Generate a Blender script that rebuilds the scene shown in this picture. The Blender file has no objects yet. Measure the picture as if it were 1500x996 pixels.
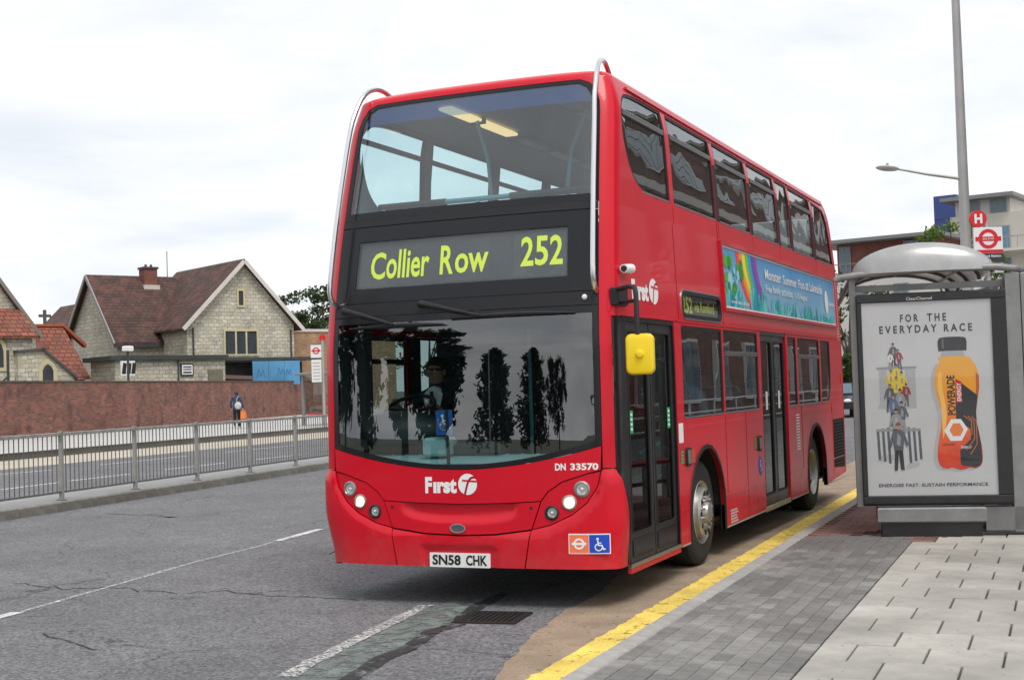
import bpy, bmesh, math, random
import numpy as np
from mathutils import Vector, Matrix
from mathutils.geometry import delaunay_2d_cdt
random.seed(7)
R_ = math.radians
scene = bpy.context.scene
col = scene.collection

# ------------------------------------------------------------------ camera (solved from the photograph)
CAM = np.array([4.58318, -9.45619, 1.69099])
CR = np.array([0.91676, 0.39820, -0.03129]); CU = np.array([0.04248, -0.01931, 0.99891]); CW = np.array([-0.39717, 0.91709, 0.03462])
FPX = 1968.685
cd = bpy.data.cameras.new('camera'); cam = bpy.data.objects.new('camera', cd); col.objects.link(cam)
cd.sensor_fit = 'HORIZONTAL'; cd.sensor_width = 36; cd.lens = FPX / 1500 * 36
cd.clip_start = .05; cd.clip_end = 3000
cam.matrix_world = Matrix(((CR[0], CU[0], -CW[0], CAM[0]), (CR[1], CU[1], -CW[1], CAM[1]), (CR[2], CU[2], -CW[2], CAM[2]), (0, 0, 0, 1)))
scene.camera = cam

# ------------------------------------------------------------------ sky, sun, exposure
SUN_EL, SUN_AZ = R_(60), R_(135)
world = bpy.data.worlds.new('World'); scene.world = world; world.use_nodes = True
nt = world.node_tree; N = nt.nodes; L = nt.links
N.clear()
wo = N.new('ShaderNodeOutputWorld'); bg = N.new('ShaderNodeBackground'); bg.inputs['Strength'].default_value = .1
sky = N.new('ShaderNodeTexSky'); sky.sky_type = 'NISHITA'; sky.sun_disc = False
sky.sun_elevation = SUN_EL; sky.sun_rotation = SUN_AZ; sky.air_density = 1.0; sky.dust_density = 2.0
tc = N.new('ShaderNodeTexCoord'); sx = N.new('ShaderNodeSeparateXYZ'); L.new(tc.outputs['Generated'], sx.inputs[0])
def wm(op, a, b=None):
    n = N.new('ShaderNodeMath'); n.operation = op
    for i, v in enumerate((a, b)):
        if v is None: continue
        if isinstance(v, (int, float)): n.inputs[i].default_value = v
        else: L.new(v, n.inputs[i])
    return n.outputs[0]
den = wm('ADD', wm('MAXIMUM', sx.outputs['Z'], 0.0), .22)
cx = N.new('ShaderNodeCombineXYZ')
L.new(wm('DIVIDE', sx.outputs['X'], den), cx.inputs[0]); L.new(wm('DIVIDE', sx.outputs['Y'], den), cx.inputs[1])
n1 = N.new('ShaderNodeTexNoise'); n1.inputs['Scale'].default_value = 1.15; n1.inputs['Detail'].default_value = 7; n1.inputs['Roughness'].default_value = .55; n1.inputs['Distortion'].default_value = .3
L.new(cx.outputs[0], n1.inputs['Vector'])
r1 = N.new('ShaderNodeValToRGB'); r1.color_ramp.elements[0].position = .36; r1.color_ramp.elements[0].color = (5.9, 6.25, 6.75, 1); r1.color_ramp.elements[1].position = .64; r1.color_ramp.elements[1].color = (8.6, 8.6, 8.6, 1)
L.new(n1.outputs[0], r1.inputs[0])
n2 = N.new('ShaderNodeTexNoise'); n2.inputs['Scale'].default_value = .8; n2.inputs['Detail'].default_value = 5
mp = N.new('ShaderNodeMapping'); mp.inputs['Location'].default_value = (3.1, 1.7, 5.2); L.new(cx.outputs[0], mp.inputs[0]); L.new(mp.outputs[0], n2.inputs['Vector'])
r2 = N.new('ShaderNodeValToRGB'); r2.color_ramp.elements[0].position = .3; r2.color_ramp.elements[0].color = (.66, .66, .66, 1); r2.color_ramp.elements[1].position = .52; r2.color_ramp.elements[1].color = (1, 1, 1, 1)
L.new(n2.outputs[0], r2.inputs[0])
mx = N.new('ShaderNodeMix'); mx.data_type = 'RGBA'
L.new(r2.outputs[0], mx.inputs['Factor']); L.new(sky.outputs[0], mx.inputs['A']); L.new(r1.outputs[0], mx.inputs['B'])
L.new(mx.outputs['Result'], bg.inputs['Color']); L.new(bg.outputs[0], wo.inputs[0])
sl = bpy.data.lights.new('sun', 'SUN'); sl.energy = 1.5; sl.angle = R_(25); sl.color = (1, .96, .9)
sun = bpy.data.objects.new('sun', sl); col.objects.link(sun)
sdir = Vector((math.sin(SUN_AZ) * math.cos(SUN_EL), math.cos(SUN_AZ) * math.cos(SUN_EL), math.sin(SUN_EL)))
sun.rotation_euler = sdir.to_track_quat('Z', 'Y').to_euler(); sun.location = (0, 0, 60)
scene.view_settings.view_transform = 'Standard'; scene.view_settings.look = 'None'
scene.view_settings.gamma = 1; scene.view_settings.use_curve_mapping = False
scene.view_settings.exposure = .5

# ------------------------------------------------------------------ photo pixel -> place
def ray(x, y):
    d = CW * FPX + CR * (x - 750) + CU * (498 - y); return d / np.linalg.norm(d)
def G(x, y, z=0.):
    d = ray(x, y); return CAM + d * (z - CAM[2]) / d[2]
def onplane(x, y, P, n):
    d = ray(x, y); n = np.array(n, float); return CAM + d * ((np.array(P, float) - CAM) @ n) / (d @ n)
def atdepth(x, y, D):
    d = ray(x, y); return CAM + d * D / (d @ CW)

# ------------------------------------------------------------------ materials
MATS = {}
def srgb(r, g, b):
    f = lambda c: (c / 255 / 12.92) if c / 255 <= .04045 else ((c / 255 + .055) / 1.055) ** 2.4
    return (f(r), f(g), f(b))
def M(name, c=(.5, .5, .5), rough=.6, metal=0, var=0, vs=3, bump=0, bs=40, coat=0, emit=0, spec=.5, rnd=0, island=0, wear=None, trans=0, stretch=None, grime=None, spots=None):
    if name in MATS: return MATS[name]
    m = bpy.data.materials.new(name); m.use_nodes = True; t = m.node_tree; b = t.nodes['Principled BSDF']
    b.inputs['Base Color'].default_value = (*c, 1); b.inputs['Roughness'].default_value = rough; b.inputs['Metallic'].default_value = metal
    b.inputs['Coat Weight'].default_value = coat; b.inputs['Coat Roughness'].default_value = .04; b.inputs['Specular IOR Level'].default_value = spec
    tcn = t.nodes.new('ShaderNodeTexCoord')
    vec = tcn.outputs['Object']
    if stretch:
        mpn = t.nodes.new('ShaderNodeMapping'); mpn.inputs['Scale'].default_value = stretch; t.links.new(vec, mpn.inputs[0]); vec = mpn.outputs[0]
    cur = None
    if var:
        n = t.nodes.new('ShaderNodeTexNoise'); n.inputs['Scale'].default_value = vs; n.inputs['Detail'].default_value = 8; n.inputs['Roughness'].default_value = .65
        t.links.new(vec, n.inputs['Vector'])
        rp = t.nodes.new('ShaderNodeValToRGB'); rp.color_ramp.elements[0].position = .28; rp.color_ramp.elements[1].position = .72
        lo = [max(0, x * (1 - var)) for x in c]; hi = [min(1, x * (1 + var)) for x in c]
        rp.color_ramp.elements[0].color = (*lo, 1); rp.color_ramp.elements[1].color = (*hi, 1)
        t.links.new(n.outputs[0], rp.inputs[0]); cur = rp.outputs[0]
    if wear:  # (colour, scale, threshold, softness)
        n = t.nodes.new('ShaderNodeTexNoise'); n.inputs['Scale'].default_value = wear[1]; n.inputs['Detail'].default_value = 9; n.inputs['Roughness'].default_value = .7
        t.links.new(vec, n.inputs['Vector'])
        rp = t.nodes.new('ShaderNodeValToRGB'); rp.color_ramp.elements[0].position = wear[2]; rp.color_ramp.elements[1].position = wear[2] + wear[3]
        rp.color_ramp.elements[0].color = (0, 0, 0, 1); rp.color_ramp.elements[1].color = (1, 1, 1, 1)
        t.links.new(n.outputs[0], rp.inputs[0])
        mxn = t.nodes.new('ShaderNodeMix'); mxn.data_type = 'RGBA'; t.links.new(rp.outputs[0], mxn.inputs['Factor'])
        if cur: t.links.new(cur, mxn.inputs['A'])
        else: mxn.inputs['A'].default_value = (*c, 1)
        mxn.inputs['B'].default_value = (*wear[0], 1); cur = mxn.outputs['Result']
    if grime:  # (colour, top height): dust thrown up onto the lowest panels, broken up by noise
        sz = t.nodes.new('ShaderNodeSeparateXYZ'); t.links.new(tcn.outputs['Object'], sz.inputs[0])
        n = t.nodes.new('ShaderNodeTexNoise'); n.inputs['Scale'].default_value = 5; n.inputs['Detail'].default_value = 9; n.inputs['Roughness'].default_value = .75; t.links.new(tcn.outputs['Object'], n.inputs['Vector'])
        ma = t.nodes.new('ShaderNodeMath'); ma.operation = 'MULTIPLY_ADD'; ma.inputs[1].default_value = -1.1; ma.inputs[2].default_value = .55; t.links.new(n.outputs[0], ma.inputs[0])
        ad_ = t.nodes.new('ShaderNodeMath'); ad_.operation = 'ADD'; t.links.new(sz.outputs[2], ad_.inputs[0]); t.links.new(ma.outputs[0], ad_.inputs[1])
        mr = t.nodes.new('ShaderNodeMapRange'); mr.inputs['From Min'].default_value = .2; mr.inputs['From Max'].default_value = grime[1]; mr.inputs['To Min'].default_value = .2; mr.inputs['To Max'].default_value = 0; t.links.new(ad_.outputs[0], mr.inputs[0])
        mxn = t.nodes.new('ShaderNodeMix'); mxn.data_type = 'RGBA'; t.links.new(mr.outputs[0], mxn.inputs['Factor'])
        if cur: t.links.new(cur, mxn.inputs['A'])
        else: mxn.inputs['A'].default_value = (*c, 1)
        mxn.inputs['B'].default_value = (*grime[0], 1); cur = mxn.outputs['Result']
        rg_ = t.nodes.new('ShaderNodeMath'); rg_.operation = 'MULTIPLY_ADD'; rg_.inputs[1].default_value = .9; rg_.inputs[2].default_value = rough; t.links.new(mr.outputs[0], rg_.inputs[0]); t.links.new(rg_.outputs[0], b.inputs['Roughness'])
    if spots:  # (colour, scale, radius): trodden-in chewing gum and drips, in world space
        gp_ = t.nodes.new('ShaderNodeNewGeometry'); vo = t.nodes.new('ShaderNodeTexVoronoi'); vo.inputs['Scale'].default_value = spots[1]; vo.voronoi_dimensions = '2D'; t.links.new(gp_.outputs['Position'], vo.inputs['Vector'])
        mr = t.nodes.new('ShaderNodeMapRange'); mr.inputs['From Min'].default_value = spots[2]; mr.inputs['From Max'].default_value = spots[2] * 1.25; mr.inputs['To Min'].default_value = .75; mr.inputs['To Max'].default_value = 0; t.links.new(vo.outputs['Distance'], mr.inputs[0])
        n = t.nodes.new('ShaderNodeTexNoise'); n.inputs['Scale'].default_value = 1.1; n.inputs['Detail'].default_value = 6; t.links.new(gp_.outputs['Position'], n.inputs['Vector'])
        mrn = t.nodes.new('ShaderNodeMapRange'); mrn.inputs['From Min'].default_value = .32; mrn.inputs['From Max'].default_value = .7; mrn.inputs['To Min'].default_value = .72; mrn.inputs['To Max'].default_value = 1.18; t.links.new(n.outputs[0], mrn.inputs[0])
        hs_ = t.nodes.new('ShaderNodeHueSaturation'); t.links.new(mrn.outputs[0], hs_.inputs['Value'])
        if cur: t.links.new(cur, hs_.inputs['Color'])
        else: hs_.inputs['Color'].default_value = (*c, 1)
        mxn = t.nodes.new('ShaderNodeMix'); mxn.data_type = 'RGBA'; t.links.new(mr.outputs[0], mxn.inputs['Factor']); t.links.new(hs_.outputs[0], mxn.inputs['A']); mxn.inputs['B'].default_value = (*spots[0], 1); cur = mxn.outputs['Result']
    if rnd or island:
        if island: src = t.nodes.new('ShaderNodeNewGeometry').outputs['Random Per Island']; amt = island
        else: src = t.nodes.new('ShaderNodeObjectInfo').outputs['Random']; amt = rnd
        mr = t.nodes.new('ShaderNodeMapRange'); mr.inputs['To Min'].default_value = 1 - amt; mr.inputs['To Max'].default_value = 1 + amt; t.links.new(src, mr.inputs[0])
        hs = t.nodes.new('ShaderNodeHueSaturation'); t.links.new(mr.outputs[0], hs.inputs['Value'])
        if cur: t.links.new(cur, hs.inputs['Color'])
        else: hs.inputs['Color'].default_value = (*c, 1)
        cur = hs.outputs[0]
    if cur: t.links.new(cur, b.inputs['Base Color'])
    if bump:
        n = t.nodes.new('ShaderNodeTexNoise'); n.inputs['Scale'].default_value = bs; n.inputs['Detail'].default_value = 6; t.links.new(vec, n.inputs['Vector'])
        bn = t.nodes.new('ShaderNodeBump'); bn.inputs['Strength'].default_value = bump; bn.inputs['Distance'].default_value = .02
        t.links.new(n.outputs[0], bn.inputs['Height']); t.links.new(bn.outputs[0], b.inputs['Normal'])
    if emit: b.inputs['Emission Color'].default_value = (*c, 1); b.inputs['Emission Strength'].default_value = emit
    if trans:
        b.inputs['Subsurface Weight'].default_value = 0
        tr = t.nodes.new('ShaderNodeBsdfTranslucent'); mxs = t.nodes.new('ShaderNodeMixShader'); mxs.inputs[0].default_value = trans
        if cur: t.links.new(cur, tr.inputs[0])
        else: tr.inputs[0].default_value = (*c, 1)
        t.links.new(b.outputs[0], mxs.inputs[1]); t.links.new(tr.outputs[0], mxs.inputs[2]); t.links.new(mxs.outputs[0], t.nodes['Material Output'].inputs[0])
    MATS[name] = m; return m
def glass(name, tint, ior=1.9, rough=0.0, wob=0, f0=None):
    if name in MATS: return MATS[name]
    m = bpy.data.materials.new(name); m.use_nodes = True; t = m.node_tree; t.nodes.clear()
    o = t.nodes.new('ShaderNodeOutputMaterial'); tr = t.nodes.new('ShaderNodeBsdfTransparent'); tr.inputs[0].default_value = (*tint, 1)
    gl = t.nodes.new('ShaderNodeBsdfGlossy'); gl.inputs['Roughness'].default_value = rough
    # symmetric fresnel so that both faces of the pane behave alike
    lw = t.nodes.new('ShaderNodeLayerWeight'); lw.inputs['Blend'].default_value = .5
    pw = t.nodes.new('ShaderNodeMath'); pw.operation = 'POWER'; pw.inputs[1].default_value = 4.2; t.links.new(lw.outputs['Facing'], pw.inputs[0])
    f0 = f0 or ((ior - 1) / (ior + 1)) ** 2
    mr = t.nodes.new('ShaderNodeMapRange'); mr.inputs['To Min'].default_value = f0; mr.inputs['To Max'].default_value = 1; t.links.new(pw.outputs[0], mr.inputs[0])
    ms = t.nodes.new('ShaderNodeMixShader'); t.links.new(mr.outputs[0], ms.inputs[0]); t.links.new(tr.outputs[0], ms.inputs[1]); t.links.new(gl.outputs[0], ms.inputs[2]); t.links.new(ms.outputs[0], o.inputs[0])
    if wob:
        tcn = t.nodes.new('ShaderNodeTexCoord'); n = t.nodes.new('ShaderNodeTexNoise'); n.inputs['Scale'].default_value = 2.2; n.inputs['Detail'].default_value = 1; t.links.new(tcn.outputs['Object'], n.inputs['Vector'])
        bn = t.nodes.new('ShaderNodeBump'); bn.inputs['Strength'].default_value = wob; bn.inputs['Distance'].default_value = .05; t.links.new(n.outputs[0], bn.inputs['Height']); t.links.new(bn.outputs[0], gl.inputs['Normal'])
    MATS[name] = m; return m
def brickmat(name, c1, c2, mortar, bw, bh, ms=.01, rough=.85, bump=.5, distort=.0, stain=None, offset=.5, moss=None):
    """running-bond masonry mapped on object space: (x or y, z) chosen by the face's own normal"""
    m = bpy.data.materials.new(name); m.use_nodes = True; t = m.node_tree; b = t.nodes['Principled BSDF']; b.inputs['Roughness'].default_value = rough
    tcn = t.nodes.new('ShaderNodeTexCoord'); s = t.nodes.new('ShaderNodeSeparateXYZ'); t.links.new(tcn.outputs['Object'], s.inputs[0])
    sn = t.nodes.new('ShaderNodeSeparateXYZ'); t.links.new(tcn.outputs['Normal'], sn.inputs[0])
    ab = t.nodes.new('ShaderNodeMath'); ab.operation = 'ABSOLUTE'; t.links.new(sn.outputs[0], ab.inputs[0])
    gt = t.nodes.new('ShaderNodeMath'); gt.operation = 'GREATER_THAN'; gt.inputs[1].default_value = .7; t.links.new(ab.outputs[0], gt.inputs[0])
    mxv = t.nodes.new('ShaderNodeMix'); t.links.new(gt.outputs[0], mxv.inputs['Factor']); t.links.new(s.outputs[0], mxv.inputs['A']); t.links.new(s.outputs[1], mxv.inputs['B'])
    cb = t.nodes.new('ShaderNodeCombineXYZ'); t.links.new(mxv.outputs[0], cb.inputs[0]); t.links.new(s.outputs[2], cb.inputs[1])
    vec = cb.outputs[0]
    if distort:
        nz = t.nodes.new('ShaderNodeTexNoise'); nz.inputs['Scale'].default_value = 2.5 / bw * .4; nz.inputs['Detail'].default_value = 2; t.links.new(vec, nz.inputs['Vector'])
        vm = t.nodes.new('ShaderNodeVectorMath'); vm.operation = 'MULTIPLY_ADD'; t.links.new(nz.outputs['Color'], vm.inputs[0]); vm.inputs[1].default_value = (distort, distort, 0); t.links.new(vec, vm.inputs[2]); vec = vm.outputs[0]
    br = t.nodes.new('ShaderNodeTexBrick'); br.offset = offset; br.inputs['Scale'].default_value = 1; br.inputs['Brick Width'].default_value = bw; br.inputs['Row Height'].default_value = bh
    br.inputs['Mortar Size'].default_value = ms; br.inputs['Mortar Smooth'].default_value = .2; br.inputs['Bias'].default_value = 0
    br.inputs['Color1'].default_value = (*c1, 1); br.inputs['Color2'].default_value = (*c2, 1); br.inputs['Mortar'].default_value = (*mortar, 1)
    t.links.new(vec, br.inputs['Vector'])
    n = t.nodes.new('ShaderNodeTexNoise'); n.inputs['Scale'].default_value = .7; n.inputs['Detail'].default_value = 8; n.inputs['Roughness'].default_value = .7; t.links.new(tcn.outputs['Object'], n.inputs['Vector'])
    mr = t.nodes.new('ShaderNodeMapRange'); mr.inputs['From Min'].default_value = .25; mr.inputs['From Max'].default_value = .75; mr.inputs['To Min'].default_value = .55; mr.inputs['To Max'].default_value = 1.35; t.links.new(n.outputs[0], mr.inputs[0])
    hs = t.nodes.new('ShaderNodeHueSaturation'); t.links.new(br.outputs['Color'], hs.inputs['Color']); t.links.new(mr.outputs[0], hs.inputs['Value'])
    out = hs.outputs[0]
    if moss:
        n3 = t.nodes.new('ShaderNodeTexNoise'); n3.inputs['Scale'].default_value = 1.4; n3.inputs['Detail'].default_value = 9; t.links.new(tcn.outputs['Object'], n3.inputs['Vector'])
        rp = t.nodes.new('ShaderNodeValToRGB'); rp.color_ramp.elements[0].position = .5; rp.color_ramp.elements[1].position = .68; t.links.new(n3.outputs[0], rp.inputs[0])
        mm = t.nodes.new('ShaderNodeMix'); mm.data_type = 'RGBA'; t.links.new(rp.outputs[0], mm.inputs['Factor']); t.links.new(out, mm.inputs['A']); mm.inputs['B'].default_value = (*moss, 1); out = mm.outputs['Result']
    t.links.new(out, b.inputs['Base Color'])
    bn = t.nodes.new('ShaderNodeBump'); bn.inputs['Strength'].default_value = bump; bn.inputs['Distance'].default_value = .02; bn.invert = True
    t.links.new(br.outputs['Fac'], bn.inputs['Height']); t.links.new(bn.outputs[0], b.inputs['Normal'])
    MATS[name] = m; return m

# ------------------------------------------------------------------ mesh building
class MB:
    def __init__(s): s.v = []; s.f = []; s.m = []; s.cur = 0
    def add(s, vs, fs):
        o = len(s.v); s.v += [tuple(map(float, p)) for p in vs]; s.f += [tuple(i + o for i in f) for f in fs]; s.m += [s.cur] * len(fs); return s
    def box(s, x0, x1, y0, y1, z0, z1, ch=0):
        if not ch:
            v = [(x, y, z) for z in (z0, z1) for y in (y0, y1) for x in (x0, x1)]
            return s.add(v, [(0, 2, 3, 1), (4, 5, 7, 6), (0, 1, 5, 4), (2, 6, 7, 3), (0, 4, 6, 2), (1, 3, 7, 5)])
        c = ch
        ring = lambda d, z: [(x0 + d, y0 + d, z), (x1 - d, y0 + d, z), (x1 - d, y1 - d, z), (x0 + d, y1 - d, z)]
        v = ring(c, z0) + ring(0, z0 + c) + ring(0, z1 - c) + ring(c, z1)
        f = [(3, 2, 1, 0), (12, 13, 14, 15)]
        for k in range(3):
            for i in range(4): f.append((4 * k + i, 4 * k + (i + 1) % 4, 4 * k + 4 + (i + 1) % 4, 4 * k + 4 + i))
        return s.add(v, f)
    def obox(s, c, ax, ay, az, hx, hy, hz):
        c = Vector(c); ax = Vector(ax).normalized() * hx; ay = Vector(ay).normalized() * hy; az = Vector(az).normalized() * hz
        v = [c + ax * i + ay * j + az * k for k in (-1, 1) for j in (-1, 1) for i in (-1, 1)]
        return s.add(v, [(0, 2, 3, 1), (4, 5, 7, 6), (0, 1, 5, 4), (2, 6, 7, 3), (0, 4, 6, 2), (1, 3, 7, 5)])
    def bar(s, p, q, w, h, up=(0, 0, 1)):
        p = Vector(p); q = Vector(q); d = q - p; up = Vector(up)
        side = d.cross(up)
        if side.length < 1e-6: side = Vector((1, 0, 0))
        return s.obox((p + q) / 2, d, side, side.cross(d), d.length / 2, w / 2, h / 2)
    def tube(s, pts, r, seg=8, closed=False, caps=True):
        pts = [Vector(p) for p in pts]; n = len(pts); rs = r if isinstance(r, (list, tuple)) else [r] * n
        rings = []; prev = None
        for i, p in enumerate(pts):
            a = pts[i - 1] if (i > 0 or closed) else p; b = pts[(i + 1) % n] if (i < n - 1 or closed) else p
            t = (b - a).normalized()
            if prev is None:
                u = t.orthogonal().normalized()
            else:
                u = (prev - t * prev.dot(t))
                u = u.normalized() if u.length > 1e-6 else t.orthogonal().normalized()
            prev = u; w_ = t.cross(u)
            rings.append([p + (u * math.cos(2 * math.pi * k / seg) + w_ * math.sin(2 * math.pi * k / seg)) * rs[i] for k in range(seg)])
        v = [q for rg in rings for q in rg]; f = []
        for i in range(n if closed else n - 1):
            j = (i + 1) % n
            for k in range(seg): f.append((i * seg + k, i * seg + (k + 1) % seg, j * seg + (k + 1) % seg, j * seg + k))
        if caps and not closed: f.append(tuple(range(seg))[::-1]); f.append(tuple((n - 1) * seg + k for k in range(seg)))
        return s.add(v, f)
    def lathe(s, prof, c, axis='z', seg=24):
        """prof: (radius, along-axis) pairs, revolved about an axis through c"""
        v = []; f = []; n = len(prof)
        for k in range(seg):
            a = 2 * math.pi * k / seg
            for r, h in prof:
                p = (r * math.cos(a), r * math.sin(a), h)
                if axis == 'x': p = (p[2], p[0], p[1])
                elif axis == 'y': p = (p[0], p[2], p[1])
                v.append((p[0] + c[0], p[1] + c[1], p[2] + c[2]))
        for k in range(seg):
            for i in range(n - 1): f.append((k * n + i, k * n + i + 1, ((k + 1) % seg) * n + i + 1, ((k + 1) % seg) * n + i))
        return s.add(v, f)
    def ell(s, c, rx, ry, rz, nu=16, nv=10, rot=None):
        v = []; f = []
        for j in range(nv + 1):
            th = math.pi * j / nv
            for i in range(nu):
                ph = 2 * math.pi * i / nu; p = Vector((rx * math.sin(th) * math.cos(ph), ry * math.sin(th) * math.sin(ph), rz * math.cos(th)))
                if rot: p = rot @ p
                v.append(p + Vector(c))
        for j in range(nv):
            for i in range(nu): f.append((j * nu + i, j * nu + (i + 1) % nu, (j + 1) * nu + (i + 1) % nu, (j + 1) * nu + i))
        return s.add(v, f)
    def prism(s, poly, fn0, fn1):
        """2D polygon extruded between two mapped sheets"""
        n = len(poly); v = [fn0(*p) for p in poly] + [fn1(*p) for p in poly]
        f = [tuple(range(n))[::-1], tuple(range(n, 2 * n))] + [(i, (i + 1) % n, n + (i + 1) % n, n + i) for i in range(n)]
        return s.add(v, f)
    def sheet(s, poly, fn):
        return s.add([fn(*p) for p in poly], [tuple(range(len(poly)))])
    def build(s, name, mat, parent=None, smooth=False, angle=35, loc=None, rz=None, fixn=False):
        me = bpy.data.meshes.new(name); me.from_pydata(s.v, [], s.f)
        mats = mat if isinstance(mat, (list, tuple)) else [mat]
        for k in mats: me.materials.append(k)
        if len(mats) > 1: me.polygons.foreach_set('material_index', s.m)
        if fixn:
            bm = bmesh.new(); bm.from_mesh(me); bmesh.ops.remove_doubles(bm, verts=bm.verts, dist=1e-5); bmesh.ops.recalc_face_normals(bm, faces=bm.faces); bm.to_mesh(me); bm.free()
        if smooth:
            me.polygons.foreach_set('use_smooth', [True] * len(me.polygons)); me.set_sharp_from_angle(angle=R_(angle))
        o = bpy.data.objects.new(name, me); col.objects.link(o); o.parent = parent
        if loc is not None: o.location = loc
        if rz is not None: o.rotation_euler[2] = rz
        return o
def tag(o, label=None, cat=None, group=None, kind=None):
    if label: o['label'] = label
    if cat: o['category'] = cat
    if group: o['group'] = group
    if kind: o['kind'] = kind
    return o
def thing(name, label, cat, loc=(0, 0, 0), rz=0, group=None):
    o = bpy.data.objects.new(name, None); o.empty_display_size = .2; col.objects.link(o); o.location = loc; o.rotation_euler[2] = rz
    return tag(o, label, cat, group)
def link_copy(o, parent=None, loc=None, rz=None):
    c = o.copy(); col.objects.link(c); c.parent = parent
    if loc is not None: c.location = loc
    if rz is not None: c.rotation_euler[2] = rz
    return c

# ------------------------------------------------------------------ 2D outlines and panels cut to them
def rr(u0, v0, u1, v1, r, n=5):
    r = min(r, abs(u1 - u0) / 2 - 1e-4, abs(v1 - v0) / 2 - 1e-4); o = []
    for cx_, cy_, a0 in ((u1 - r, v0 + r, -90), (u1 - r, v1 - r, 0), (u0 + r, v1 - r, 90), (u0 + r, v0 + r, 180)):
        for k in range(n + 1):
            a = R_(a0 + 90 * k / n); o.append((cx_ + r * math.cos(a), cy_ + r * math.sin(a)))
    return o
def circ(cx_, cy_, rx, ry=None, n=24, a0=0, a1=360):
    ry = ry or rx
    m = n if a1 - a0 >= 360 else n + 1
    return [(cx_ + rx * math.cos(R_(a0 + (a1 - a0) * k / n)), cy_ + ry * math.sin(R_(a0 + (a1 - a0) * k / n))) for k in range(m)]
def chaikin(p, it=2, closed=True):
    for _ in range(it):
        q = []; n = len(p)
        if not closed: q.append(p[0])
        for i in range(n if closed else n - 1):
            a = p[i]; b = p[(i + 1) % n]
            q += [(a[0] * .75 + b[0] * .25, a[1] * .75 + b[1] * .25), (a[0] * .25 + b[0] * .75, a[1] * .25 + b[1] * .75)]
        if not closed: q.append(p[-1])
        p = q
    return p
def dens(p, step):
    o = []
    for i in range(len(p)):
        a = p[i]; b = p[(i + 1) % len(p)]; k = max(1, int(math.ceil(math.hypot(b[0] - a[0], b[1] - a[1]) / step)))
        for j in range(k): o.append((a[0] + (b[0] - a[0]) * j / k, a[1] + (b[1] - a[1]) * j / k))
    return o
def area(p): return sum(p[i][0] * p[(i + 1) % len(p)][1] - p[(i + 1) % len(p)][0] * p[i][1] for i in range(len(p))) / 2
def inset(p, d):
    if area(p) < 0: p = p[::-1]
    p = [q for i, q in enumerate(p) if math.hypot(q[0] - p[i - 1][0], q[1] - p[i - 1][1]) > 1e-5]
    o = []; n = len(p)
    for i in range(n):
        a = p[i - 1]; b = p[i]; c = p[(i + 1) % n]
        e1 = Vector((b[0] - a[0], b[1] - a[1])).normalized(); e2 = Vector((c[0] - b[0], c[1] - b[1])).normalized()
        n1_ = Vector((-e1.y, e1.x)); n2_ = Vector((-e2.y, e2.x)); m = n1_ + n2_
        k = d / max(.35, (1 + n1_.dot(n2_)))
        o.append((b[0] + m.x * k, b[1] + m.y * k))
    return o
def inside(P, poly):
    P = np.asarray(P); x = P[:, 0]; y = P[:, 1]; c = np.zeros(len(P), bool); q = np.array(poly); n = len(q)
    for i in range(n):
        x0, y0 = q[i - 1]; x1, y1 = q[i]
        if y0 == y1: continue
        c ^= ((y0 > y) != (y1 > y)) & (x < (x1 - x0) * (y - y0) / (y1 - y0) + x0)
    return c
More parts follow.
